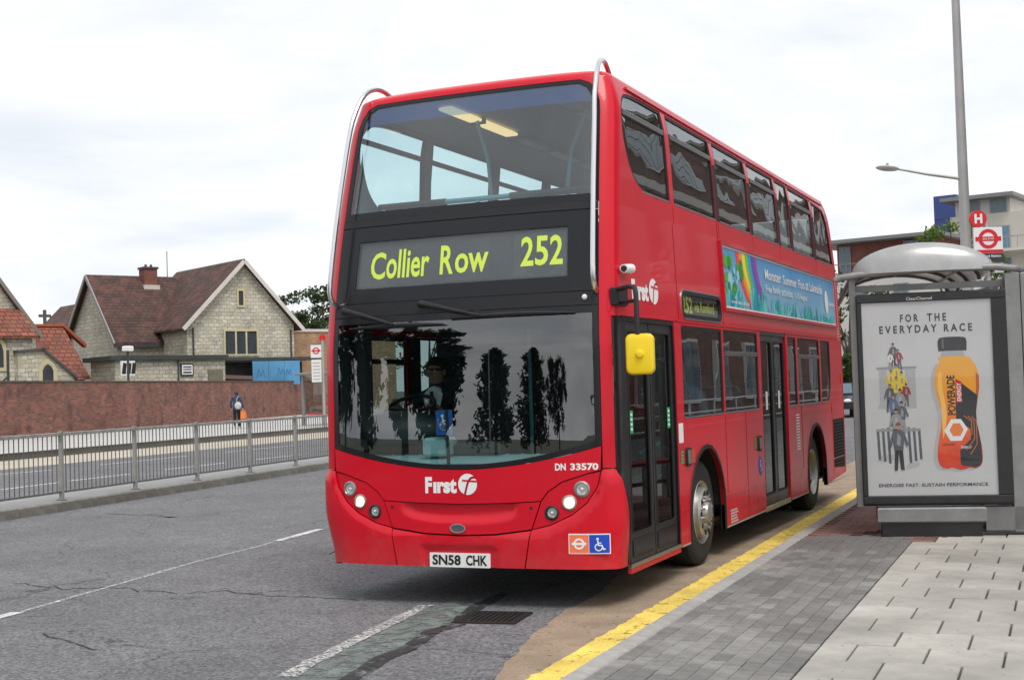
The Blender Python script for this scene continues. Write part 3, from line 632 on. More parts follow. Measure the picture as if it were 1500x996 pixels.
# roof cap: rings stepping inward and upward
def ring(e, z, m=40):
    P = []
    W = Wz(ZT); ym = 5.2; hl = 4.7
    base = [FS(-AE + 2 * AE * k / m, ZT) for k in range(m + 1)] + [NS(.9 + (9.4 - .9) * k / 24, ZT) for k in range(25)] + [BS(AE - 2 * AE * k / 30, ZT) for k in range(31)] + [OS(9.4 - (9.4 - .9) * k / 24, ZT) for k in range(25)]
    for x, y, _ in base: P.append((x * (1 - e / W), ym + (y - ym) * (1 - e / hl), z))
    return P
mb = MB(); rings = [ring(.30 * (1 - math.cos(t)), ZT + .10 * math.sin(t)) for t in np.linspace(0, math.pi / 2, 9)] + [ring(.6, ZT + .125), ring(1.0, ZT + .14), ring(1.12, ZT + .14)]
nn = len(rings[0])
mb.add([p for r_ in rings for p in r_], [(j * nn + i, j * nn + (i + 1) % nn, (j + 1) * nn + (i + 1) % nn, (j + 1) * nn + i) for j in range(len(rings) - 1) for i in range(nn)])
mb.add(rings[-1], [tuple(range(nn))])
mb.build('roof', RED, bus, smooth=True, angle=30, fixn=True)
# rear
rear_out = [(-AE, .34), (AE, .34), (AE, ZT), (-AE, ZT)]
RW = rr(-1.0, 3.3, 1.0, 3.95, .12)
panel('rear_panel', rear_out, [RW], BS, RED, bus, step=.14, rim=.02)
panel('rear_window', inset(RW, .01), [], BS, SDG, bus, step=.2, d=-.012)
panel('engine_cover', rr(-.95, .6, .95, 1.75, .05), [], BS, REDT, bus, step=.2, d=.012, rim=.012)
for s in (1, -1):
    panel('rear_light', rr(min(s * 1.05, s * 1.2), 1.0, max(s * 1.05, s * 1.2), 1.5, .03), [], BS, M('tail_red', (.45, .01, .01), .2), bus, step=.1, d=.014, rim=.014)
# underside, decks, ceilings
MB().box(-1.12, 1.12, .42, 1.95, .285, .33).box(-.7, .7, 1.95, 3.25, .285, .33).box(-1.12, 1.12, 3.25, 7.2, .285, .33).box(-.7, .7, 7.2, 8.55, .285, .5).box(-1.12, 1.12, 8.55, 9.8, .36, .5).build('underframe', M('chassis_black', (.012, .012, .012), .9), bus)
MB().box(-1.15, 1.15, .5, 9.8, .335, .37).build('lower_floor', M('floor_vinyl', (.07, .075, .08), .6), bus)
MB().box(-1.19, 1.19, .62, 9.84, 2.225, 2.31).build('upper_floor', M('deck_grey', (.10, .105, .11), .7), bus)
MB().box(-1.14, 1.14, .32, .70, 2.255, 2.30).build('cab_ceiling', DGREY, bus)
mb = MB()
cr_ = [[(x * (1 - e / 1.15), y if .9 < y < 9.4 else y + (.06 if y < 5 else -.06), ZT - .06 + h) for x, y, _ in rings[0]] for e, h in ((.06, 0), (.16, .055), (.5, .075), (1.1, .08))]
mb.add([p for r_ in cr_ for p in r_], [(j * nn + i, j * nn + (i + 1) % nn, (j + 1) * nn + (i + 1) % nn, (j + 1) * nn + i) for j in range(len(cr_) - 1) for i in range(nn)]); mb.add(cr_[-1], [tuple(range(nn))])
mb.build('upper_ceiling', CEIL, bus, smooth=True)
LAMP = M('saloon_light', (1, .66, .30), .4, emit=.75)
UNLIT = M('saloon_light_off', (.42, .40, .36), .4)
for x in (-.50, .50):
    for y in (.98, 2.7, 4.4, 6.1, 7.8):
        MB().box(x - .065, x + .065, y, y + 1.45, 4.105, 4.135, .008).build('ceiling_light', LAMP if (x < 0 and y < 1) else UNLIT, bus)
        MB().box(x - .07, x + .07, y + .62, y + .70, 4.095, 4.14).build('light_joint', DGREY, bus)

# ---- doors
def leaf(y0, y1, z0, z1, zg, name='door_leaf', gl=DRG):
    out = rr(y0, z0, y1, z1, .02); hole = rr(y0 + .055, zg, y1 - .055, z1 - .06, .03)
    d = panel(name, out, [hole], NS, M('door_black', (.02, .021, .023), .3, var=.15, vs=8), bus, step=.2, d=-.02, rim=.035)
    panel('door_glass', inset(hole, -.004), [], NS, gl, d, step=.4, d=-.035)
    panel('door_gasket', inset(hole, -.002), [inset(hole, .016)], NS, RUB, d, step=.2, d=-.016, rim=.01, grid=False)
    if zg - z0 > .12: panel('kick_panel', rr(y0 + .05, z0 + .03, y1 - .05, zg - .03, .02), [], NS, BLACK, d, step=.3, d=-.014, rim=.006)
    return d
GREEN = M('notice_green', srgb(30, 170, 110), .5)
for y0, y1, yn in ((.40, 1.02, .50), (1.04, 1.665, 1.50)):
    d = leaf(y0, y1, .31, 2.165, .52)
    nb = panel('door_notice', rr(yn, 1.30, yn + .085, 1.475, .005), [], NS, GREEN, d, step=.1, d=-.03)
    mb = MB()
    for k in range(4): mb.sheet([(yn + .02, 1.32 + .038 * k), (yn + .065, 1.32 + .038 * k), (yn + .065, 1.34 + .038 * k), (yn + .02, 1.34 + .038 * k)], lambda u, v: NS(u, v, -.028))
    mb.build('notice_print', WHITE, nb)
mb = MB(); mb.tube([(1.17, .62, 1.22), (1.12, .72, 1.22), (1.12, .78, 1.18), (1.12, .78, .62)], .018); mb.build('door_handrail', TEAL, bus, smooth=True)
mb = MB(); mb.tube([(1.14, 1.08, 1.12), (1.14, 1.6, 1.17)], .018); mb.build('door_handrail', TEAL, bus, smooth=True)
panel('door_header', [(.352, 2.168), (1.695, 2.168), (1.695, 2.205), (.352, 2.205)], [], NS, BLACK, bus, step=.2, d=-.004, rim=.02)
panel('door_post', [(1.672, .27), (1.698, .27), (1.698, 2.165), (1.672, 2.165)], [], NS, BLACK, bus, step=.3, d=-.004, rim=.02, grid=False)
panel('door_sill', [(.36, .235), (1.69, .235), (1.69, .272), (.36, .272)], [], NS, RED, bus, step=.3, d=-.004, rim=.03, grid=False)
panel('door_sill_strip', [(.36, .275), (1.69, .275), (1.69, .304), (.36, .304)], [], NS, ALU, bus, step=.3, d=.0, rim=.03, grid=False)
for y0, y1 in ((4.955, 5.575), (5.585, 6.205)):
    d = leaf(y0, y1, .31, 2.165, .42)
    panel('door_notice', rr((y0 + y1) / 2 - .05, 1.35, (y0 + y1) / 2 + .05, 1.55, .005), [], NS, WHITE, d, step=.1, d=-.03)
panel('door_sill_strip', [(4.95, .255), (6.21, .255), (6.21, .304), (4.95, .304)], [], NS, M('sill_worn', (.30, .26, .16), .6, var=.5, vs=14), bus, step=.3, d=-.002, rim=.03, grid=False)
panel('door_header', [(4.94, 2.168), (6.22, 2.168), (6.22, 2.205), (4.94, 2.205)], [], NS, BLACK, bus, step=.3, d=-.004, rim=.02, grid=False)

# ---- wheels
TYRE = M('tyre', (.018, .018, .019), .8, var=.25, vs=30, bump=.15, bs=60)
RIM = M('wheel_steel', (.42, .41, .39), .42, .75, var=.25, vs=9)
HOLE = M('wheel_hole', (.008, .008, .008), .9)
def wheel(s, y, front):
    wg = bpy.data.objects.new('wheel', None); col.objects.link(wg); wg.parent = bus; wg.location = (s * 1.07, y, .485)
    prof = [(.285, -.14), (.40, -.145), (.455, -.13), (.48, -.10), (.484, 0), (.48, .10), (.455, .13), (.40, .145), (.29, .14)]
    MB().lathe([(r, h * s) for r, h in prof], (0, 0, 0), 'x', 40).build('tyre', TYRE, wg, smooth=True)
    if front: pr = [(.295, .13), (.285, .145), (.265, .12), (.25, .07), (.235, .09), (.225, .165), (.205, .185), (.17, .178), (.12, .172), (.10, .178), (.085, .215), (.06, .225), (.001, .227)]
    else: pr = [(.295, .13), (.285, .145), (.268, .12), (.255, .0), (.22, -.03), (.14, -.02), (.13, .07), (.11, .09), (.001, .095)]
    rim = MB().lathe([(r, h * s) for r, h in pr], (0, 0, 0), 'x', 40).build('rim', RIM, wg, smooth=True)
    for k in range(10):
        a = 2 * math.pi * k / 10; rr_, x = (.185, .176) if front else (.2, -.02)
        MB().lathe([(.024, -.01), (.024, .012), (.001, .012)], (x * s, rr_ * math.cos(a), rr_ * math.sin(a)), 'x', 10).build('hand_hole', HOLE, rim)
        a += math.pi / 10; rr_, x = (.135, .172) if front else (.165, -.02)
        MB().lathe([(.015, -.01), (.015, .035), (.001, .038)], (x * s, rr_ * math.cos(a), rr_ * math.sin(a)), 'x', 6).build('wheel_nut', RIM, rim)
for s in (1, -1):
    wheel(s, YF, True); wheel(s, YRW, False)
    MB().lathe([(.27, -.11), (.45, -.12), (.48, -.08), (.48, .08), (.45, .12), (.27, .11)], (s * .76, YRW, .485), 'x', 32).build('inner_tyre', TYRE, bus, smooth=True)
MB().tube([(-1, YF, .485), (1, YF, .485)], .07).tube([(-1, YRW, .485), (1, YRW, .485)], .12).build('axle', MATS['chassis_black'], bus)

# ---- side furniture: destination box, advert, badges, buttons, vents
dn = panel('side_display', inset(DISP_N, .002), [inset(DISP_N, .035)], NS, RUB, bus, step=.1, d=.012, rim=.04, grid=False)
panel('side_display_rim', inset(DISP_N, -.012), [inset(DISP_N, .006)], NS, ALU, dn, step=.1, d=.008, rim=.008, grid=False)
panel('side_blind', inset(DISP_N, .02), [], NS, M('blind_dark', (.03, .032, .03), .5), dn, step=.3, d=-.03)
mb = MB(); letter(mb, '252', NS, 2.10, 2.30, 2.42, 2.45, -.027, .02); letter(mb, 'via Romford', NS, 2.50, 2.32, 3.18, 2.42, -.027, .01); mb.build('side_blind_lettering', M('blind_yellow_dim', srgb(220, 225, 70), .5, emit=.12), dn)
panel('side_display_glass', inset(DISP_N, .03), [], NS, glass('small_glass', (.75, .78, .76), 1.6), dn, step=.3, d=-.004)
ad = panel('advert_frame', [(3.44, 2.365), (9.66, 2.365), (9.66, 3.06), (3.44, 3.06)], [[(3.475, 2.40), (9.625, 2.40), (9.625, 3.025), (3.475, 3.025)]], NS, REDT, bus, step=.3, d=.025, rim=.025, grid=False)
def adbase():
    m = bpy.data.materials.new('advert_blue'); m.use_nodes = True; t = m.node_tree; b = t.nodes['Principled BSDF']; b.inputs['Roughness'].default_value = .4; b.inputs['Coat Weight'].default_value = .3
    tcn = t.nodes.new('ShaderNodeTexCoord'); s = t.nodes.new('ShaderNodeSeparateXYZ'); t.links.new(tcn.outputs['Object'], s.inputs[0])
    n = t.nodes.new('ShaderNodeTexNoise'); n.inputs['Scale'].default_value = 2; t.links.new(tcn.outputs['Object'], n.inputs['Vector'])
    ad_ = t.nodes.new('ShaderNodeMath'); ad_.operation = 'MULTIPLY_ADD'; ad_.inputs[1].default_value = .25; t.links.new(n.outputs[0], ad_.inputs[0]); t.links.new(s.outputs[2], ad_.inputs[2])
    rp = t.nodes.new('ShaderNodeValToRGB'); mr = t.nodes.new('ShaderNodeMapRange'); mr.inputs['From Min'].default_value = 2.5; mr.inputs['From Max'].default_value = 3.15; t.links.new(ad_.outputs[0], mr.inputs[0]); t.links.new(mr.outputs[0], rp.inputs[0])
    rp.color_ramp.elements[0].color = (*srgb(150, 200, 225), 1); rp.color_ramp.elements[1].color = (*srgb(60, 145, 205), 1); t.links.new(rp.outputs[0], b.inputs['Base Color']); return m
bd = panel('advert_board', [(3.476, 2.401), (9.624, 2.401), (9.624, 3.024), (3.476, 3.024)], [], NS, adbase(), ad, step=.2, d=.008)
panel('advert_margin', [(3.478, 2.403), (9.622, 2.403), (9.622, 3.022), (3.478, 3.022)], [[(3.50, 2.42), (9.60, 2.42), (9.60, 3.005), (3.50, 3.005)]], NS, WHITE, ad, step=.3, d=.012, grid=False)
bows = [srgb(235, 70, 60), srgb(245, 150, 40), srgb(245, 220, 60), srgb(110, 195, 70), srgb(40, 160, 210), srgb(90, 80, 180), srgb(160, 60, 160)]
mb = MB()
for k in range(7):
    a, b = 4.15 + .13 * k, 4.15 + .13 * (k + 1); mb.cur = k
    top = 3.0; bot = 2.43
    for j in range(8):
        t0, t1 = j / 8, (j + 1) / 8; sh = lambda t: .55 * t * t
        mb.sheet([(a + sh(1 - t0) * .9 - .1, bot + (top - bot) * t0), (b + sh(1 - t0) * .9 - .1, bot + (top - bot) * t0), (b + sh(1 - t1) * .9 - .1, bot + (top - bot) * t1), (a + sh(1 - t1) * .9 - .1, bot + (top - bot) * t1)], lambda u, v: NS(u, v, .0105))
mb.build('advert_rainbow', [M('bow%s' % n_, c, .45) for n_, c in zip('abcdefg', bows)], ad)
rnd = random.Random(3); mb = MB()
for k in range(110):
    y = 3.55 + rnd.random() * 5.95; h = rnd.uniform(.05, .2) * (1.6 if y < 5.4 else 1) * (.7 if y > 8.6 else 1); w = rnd.uniform(.03, .09); mb.cur = rnd.randrange(4); t = rnd.uniform(-.1, .1)
    mb.sheet([(y - w, 2.421), (y + w, 2.421), (y + w * .5 + t, 2.421 + h * .7), (y + t * 1.3, 2.421 + h), (y - w * .6 + t, 2.421 + h * .65)], lambda u, v: NS(u, v, .0115 + .0004 * (k % 5)))
tag(mb.build('advert_grass', [M('adg%s' % n_, c, .45) for n_, c in zip('abcd', (srgb(30, 160, 175), srgb(20, 130, 160), srgb(120, 205, 215), srgb(60, 185, 170)))], ad), kind='stuff')
mb = MB()
for k in range(26):
    y = 3.55 + rnd.random() * .75; z = 2.55 + rnd.random() * .38; r = rnd.uniform(.03, .09); mb.cur = rnd.randrange(3)
    mb.sheet([(y + r * 1.2 * math.cos(a), z + r * math.sin(a)) for a in np.linspace(0, 5.6, 8)], lambda u, v: NS(u, v, .0122 + .0003 * (k % 7)))
tag(mb.build('advert_foliage', [M('adf%s' % n_, c, .45) for n_, c in zip('abc', (srgb(70, 170, 60), srgb(40, 140, 50), srgb(150, 205, 225)))], ad), kind='stuff')
for tx, a0, z0, a1, z1, bo in (('Monster', 5.32, 2.79, 6.15, 2.91, .014), ('Summer', 6.25, 2.79, 7.05, 2.90, .014), ('Fun', 7.15, 2.79, 7.52, 2.90, .014), ('at', 7.6, 2.79, 7.78, 2.90, .014), ('Lakeside', 7.86, 2.79, 8.72, 2.91, .014), ('Free', 5.32, 2.65, 5.62, 2.73, .01), ('family', 5.68, 2.63, 6.08, 2.74, .01), ('activities', 6.14, 2.65, 6.75, 2.74, .01), ('1-31', 6.9, 2.65, 7.15, 2.73, .01), ('August', 7.21, 2.63, 7.65, 2.73, .01), ('www.lakeside.uk', 3.72, 2.455, 4.5, 2.495, .008), ('Lakeside', 9.13, 2.66, 9.56, 2.72, .01)):
    mb = MB(); letter(mb, tx, NS, a0, z0, a1, z1, .0155, bo); mb.build('advert_lettering', WHITE, ad)
mb = MB(); mb.sheet(circ(8.98, 2.70, .12, .16), lambda u, v: NS(u, v, .0145)); mb.build('advert_disc', WHITE, ad)
first_logo('company_lettering', NS, .60, 2.345, .165, bus, 1.18, .003)
panel('side_sticker', rr(1.72, 1.16, 1.86, 1.33, .01), [], NS, WHITE, bus, step=.1, d=.002)
for y, z in ((1.9, .95), (4.62, .93)):
    panel('door_button', rr(y, z, y + .13, z + .16, .02), [], NS, RUB, bus, step=.1, d=.02, rim=.02)
    panel('button_face', rr(y + .02, z + .02, y + .11, z + .14, .015), [], NS, M('button_grey', (.16, .17, .17), .4), bus, step=.1, d=.023, rim=.003)
    mb = MB()
    for k in range(4): mb.sheet([(y - .14, z + .03 + .03 * k), (y - .05, z + .03 + .03 * k), (y - .05, z + .05 + .03 * k), (y - .14, z + .05 + .03 * k)], lambda u, v: NS(u, v, .003))
    mb.build('button_label', GREEN, bus)
panel('side_reflector', rr(2.06, .97, 2.19, 1.09, .01), [], NS, M('reflector_amber', srgb(200, 60, 30), .3), bus, step=.1, d=.008, rim=.008)
b_ = panel('wheelchair_sticker', circ(4.72, .77, .085, .10, 20), [], NS, MATS['sticker_blue'], bus, step=.1, d=.003); mb = MB(); wheelchair(NS, 4.72, .77, .15, mb, .005); mb.build('sticker_symbols', WHITE, b_)
mb = MB()
for k in range(5): mb.sheet([(3.39, .30 + .028 * k), (3.39 + .30 - .03 * (k % 3), .30 + .028 * k), (3.39 + .30 - .03 * (k % 3), .318 + .028 * k), (3.39, .318 + .028 * k)], lambda u, v: NS(u, v, .002))
mb.build('legal_lettering', M('faded_white', (.55, .42, .42), .5), bus)
for k in range(13): panel('vent_slat', [(6.66, .83 + .034 * k), (6.83, .83 + .034 * k), (6.83, .845 + .034 * k), (6.66, .845 + .034 * k)], [], NS, WHITE, bus, step=.3, d=.006, rim=.006, grid=False)
for k in range(22): panel('vent_slat', [(9.70, 2.2 + .04 * k), (9.86, 2.2 + .04 * k), (9.86, 2.216 + .04 * k), (9.70, 2.216 + .04 * k)], [], NS, M('vent_pink', (.75, .35, .36), .5), bus, step=.3, d=.006, rim=.006, grid=False)
eg = panel('engine_grille', [(9.08, .46), (9.88, .42), (9.90, 1.11), (9.10, 1.11)], [], NS, HOLE, bus, step=.3, d=.004, rim=.004)
for k in range(14): panel('grille_slat', [(9.11, .50 + .043 * k), (9.88, .50 + .043 * k), (9.88, .51 + .043 * k), (9.11, .51 + .043 * k)], [], NS, RUB, eg, step=.5, d=.012, rim=.008, grid=False)
panel('panel_seam', [(9.03, .40), (9.038, .40), (9.038, 1.3), (9.03, 1.3)], [], NS, REDT, bus, step=.4, d=.003, rim=.003, grid=False)
panel('side_marker', rr(9.80, 1.60, 9.86, 1.74, .01), [], NS, MATS['reflector_amber'], bus, step=.1, d=.01, rim=.01)
# ---- camera, mirrors, rails, wipers
mb = MB(); mb.tube([(Wz(2.56), .40, 2.57), (Wz(2.56) + .05, .40, 2.57)], .022); mb.tube([(Wz(2.56) + .05, .30, 2.565), (Wz(2.56) + .05, .47, 2.575)], [.034, .038], 14); mb.build('security_camera', WHITE, bus, smooth=True)
MB().tube([(Wz(2.56) + .05, .292, 2.565), (Wz(2.56) + .05, .302, 2.565)], .024, 12).build('camera_lens', RUB, bus)
mr_ = bpy.data.objects.new('door_mirror', None); col.objects.link(mr_); mr_.parent = bus
MB().box(1.235, 1.30, .17, .40, 2.28, 2.42, .01).build('mirror_bracket', RUB, mr_)
ap = [(1.28, .2, 2.40), (1.44, .02, 2.405), (1.50, -.04, 2.39), (1.515, -.06, 2.33), (1.518, -.06, 1.96)]
MB().tube(chaikin3 if False else ap, .019, 8).tube([(1.28, .25, 2.30), (1.50, -.04, 2.295)], .014, 6).build('mirror_arm', RUB, mr_, smooth=True)
def mirror_head(cx_, cy_, cz_, parent, ang):
    rot = Matrix.Rotation(ang, 4, 'Z'); T = Matrix.Translation((cx_, cy_, cz_))
    mb = MB(); prof = rr(-.105, -.15, .105, .15, .045, 5); n = len(prof); vs = []
    for sc, dd in ((.80, -.075), (.93, -.068), (1, -.045), (1, .03)): vs += [(x * sc, dd, z * sc) for x, z in prof]
    fs = [tuple(range(n))] + [(k * n + i, k * n + (i + 1) % n, (k + 1) * n + (i + 1) % n, (k + 1) * n + i) for k in range(3) for i in range(n)]
    mb.add(vs, fs); place(mb, T @ rot).build('mirror_shell', YEL, parent, smooth=True, fixn=True)
    mb = MB(); mb.sheet(prof, lambda x, z: (x * .97, .026, z * .97)); place(mb, T @ rot).build('mirror_face', M('mirror_silver', (.8, .8, .8), .02, 1), parent)
    mb = MB().lathe([(.03, 0), (.03, .02), (.022, .03), (.001, .032)], (0, 0, 0), 'y', 16); mb.v = [(x, -.07 - y, z) for x, y, z in mb.v]; place(mb, T @ rot).build('mirror_knuckle', YEL, parent, smooth=True)
mirror_head(1.518, -.01, 1.90, mr_, .25)
mr2 = bpy.data.objects.new('door_mirror', None); col.objects.link(mr2); mr2.parent = bus
MB().box(-1.30, -1.235, .62, .8, 2.28, 2.42, .01).build('mirror_bracket', RUB, mr2)
MB().tube([(-1.28, .74, 2.36), (-1.38, .70, 2.36), (-1.42, .68, 2.33), (-1.425, .68, 2.1)], .019).build('mirror_arm', RUB, mr2, smooth=True)
mirror_head(-1.425, .73, 1.98, mr2, -.2)
for s in (1, -1):
    pts = [FS(s * 1.145, 2.39, .01), FS(s * 1.14, 2.42, .08)] + [FS(s * 1.135, z, .12) for z in (2.5, 2.8, 3.1, 3.4, 3.7, 3.9)]
    x, yb, _ = pts[-1]; pts += [(x * .995, yb + .05, 4.03), (x * .985, yb + .12, 4.15), (x * .97, yb + .22, 4.25), (x * .955, yb + .34, 4.30), (x * .94, yb + .46, 4.305), (x * .925, yb + .58, 4.265), (x * .915, yb + .66, 4.215)]
    pts = [Vector(q) for q in pts]; pts = [pts[0]] + [pts[i] * (1 - f) + pts[i + 1] * f for i in range(len(pts) - 1) for f in (.25, .75)] + [pts[-1]]
    MB().tube(pts, .021, 10).build('tree_guard_rail', CHROME, bus, smooth=True)
    place(MB().ell((0, 0, .006), .022, .022, .014, 10, 6), at_front(s * 1.06, 2.352, .004)).build('washer_jet', WHITE, bus, smooth=True)
for a0, z0, a1, z1, b0, b1, zb in ((-.32, 2.365, .22, 2.245, -.06, .98, 2.235), (-1.05, 2.345, -.55, 2.21, -.98, -.10, 2.195)):
    wp = MB().tube([FS(a0, z0, .02), FS(a0 + .02, z0, .055), FS(a0 + .25, (z0 * .55 + z1 * .45), .06), FS(a1, z1, .045)], [.03, .026, .016, .010], 8).build('wiper', RUB, bus, smooth=True)
    n = 14; MB().tube([FS(b0 + (b1 - b0) * k / n, zb + .012 * math.sin(math.pi * k / n), .022) for k in range(n + 1)], [.006 + .011 * math.sin(math.pi * k / n) for k in range(n + 1)], 6).build('wiper_blade', RUB, wp, smooth=True)
# ---- cab and saloon
mb = MB(); n = 24; fr = [FS(-1.02 + 2.04 * k / n, 1.10, -.05) for k in range(n + 1)]
mb.add([(x, y, z) for x, y, z in fr] + [(x, .46, 1.155) for x, y, z in fr] + [(x, .47, .9) for x, y, z in fr] + [(x, y + .01, .9) for x, y, z in fr], [(j * (n + 1) + i, j * (n + 1) + i + 1, (j + 1) * (n + 1) + i + 1, (j + 1) * (n + 1) + i) for j in range(3) for i in range(n)])
ds = mb.build('dashboard', TEALD, bus)
for k in range(15):
    x = -.92 + k * .13; MB().box(x, x + .09, .425, .452, 1.152, 1.160).build('demister_slot', RUB, ds)
MB().box(-.42, -.22, .22, .44, 1.15, 1.30, .02).build('ticket_housing', TEALD, bus)
MB().box(-.21, .2, .36, .50, 1.15, 1.25, .02).build('ticket_machine', DGREY, bus)
MB().ell((-.82, .58, 1.36), .43, .24, .155, 24, 12).build('instrument_binnacle', M('binnacle', (.045, .055, .055), .55), bus, smooth=True)
MB().box(-1.14, -.35, .50, .95, .75, 1.26, .03).build('cab_console', DGREY, bus)
sw = MB(); tl = Matrix.Translation((-.90, .92, 1.53)) @ Matrix.Rotation(R_(28), 4, 'X')
sw.tube([tl @ Vector((.225 * math.cos(a), .225 * math.sin(a), 0)) for a in np.linspace(0, 2 * math.pi, 25)[:-1]], .017, 8, closed=True)
sw.tube([tl @ Vector((-.21, 0, 0)), tl @ Vector((0, 0, -.03)), tl @ Vector((.21, 0, 0))], .016).tube([tl @ Vector((0, 0, -.03)), tl @ Vector((0, -.21, 0))], .016).tube([tl @ Vector((0, 0, -.03)), (-.88, .8, 1.15)], .035)
sw.build('steering_wheel', RUB, bus, smooth=True)
MB().box(-1.16, -.28, 1.99, 2.04, .4, 2.2).build('cab_bulkhead', DGREY, bus)
MB().box(-.30, -.265, 1.0, 1.99, .4, 1.45).build('cab_door', DGREY, bus)
MB().box(-1.16, -.70, 1.50, 1.98, .99, 1.12, .03).box(-1.15, -.72, 1.80, 1.94, 1.12, 1.76, .03).box(-1.07, -.81, 1.82, 1.93, 1.80, 1.98, .03).build('driver_seat', M('seat_moquette_dark', (.03, .035, .06), .9), bus)
mb = MB(); mb.box(-.285, -.14, .0, .006, 1.32, 1.52); mb.v = [(x, y + .20, z) for x, y, z in mb.v]
nb = mb.build('windscreen_notice', M('notice_blue', srgb(30, 95, 170), .5), bus)
mb = MB(); wheelchair(lambda u, v, d: (u, .198 - d, v), -.212, 1.42, .15, mb, 0); mb.build('notice_symbol', WHITE, nb)
MB().tube([FS(-.10, 1.10, -.03), FS(-.11, 1.52, -.03)], .014).build('screen_strut', RUB, bus)
MB().box(-1.13, -1.05, .42, .55, 1.2, 2.25).build('cab_pillar', DGREY, bus)
SEATM = M('seat_moquette', (.05, .07, .17), .95, var=.5, vs=18)
def seat_mesh():
    mb = MB(); mb.box(0, .86, 0, .42, .34, .44, .02); mb.box(0, .42, .40, .50, .42, 1.02, .03); mb.box(.44, .86, .40, .50, .42, 1.02, .03); return mb
proto = None
def seat(x, y, z):
    global proto
    if proto is None:
        proto = seat_mesh().build('seat', SEATM, bus, loc=(x, y, z)); proto_r[0] = MB().tube([(.02, .46, 1.0), (.06, .46, 1.07), (.80, .46, 1.07), (.84, .46, 1.0)], .015).tube([(.43, .2, 0), (.43, .2, .35)], .03).build('seat_frame', TEAL, proto, smooth=True)
        return
    o = link_copy(proto, bus, (x, y, z)); link_copy(proto_r[0], o)
proto_r = [None]
for k in range(10):
    for x in (-1.10, .24):
        if x > 0 and k in (0,): continue
        seat(x, 1.15 + k * .84, 2.31 - .12)
for k in range(4): seat(-1.12, 4.6 + k * .9, .5)
for y in (3.4, 4.2, 6.6, 7.4, 8.2): seat(.26, y, .55 if y < 6 else .6)
for x0, x1, m in ((-1.10, -.45, DGREY), (-.45, .15, TEAL), (.15, 1.0, DGREY)): MB().tube([(x0, .84, 3.285), (x1, .84, 3.285)], .022 if m is TEAL else .03).build('front_rail', m, bus, smooth=True)
for x in (-1.05, -.15, .9): MB().tube([(x, .84, 3.28), (x, .75, 2.95), (x, .75, 2.32)], .018).build('rail_post', TEAL, bus, smooth=True)
for x, y, bend in ((-.34, 1.55, -.06), (.40, 1.55, .10), (.30, 3.9, .08), (-.30, 4.7, -.08), (.3, 6.6, .08), (-.3, 7.4, -.06)):
    MB().tube([(x, y, 2.31), (x, y, 3.45), (x + bend * .4, y, 3.75), (x + bend * 2, y, 4.1)], .019).build('grab_pole', TEAL, bus, smooth=True)
for x, y in ((-.25, 2.1), (.62, 1.85), (.3, 4.7), (-.25, 4.2), (.3, 6.4), (-.25, 7.5)): MB().tube([(x, y, .37), (x, y, 2.23)], .019).build('grab_pole', TEAL, bus, smooth=True)
panel('upper_front_lining', [(-1.1, 2.32), (1.1, 2.32), (1.1, 3.14), (-1.1, 3.14)], [], FS, DGREY, bus, step=.15, d=-.07)
MB().box(-1.19, -.34, 2.06, 4.4, .37, 2.22).build('stair_casing', DGREY, bus)
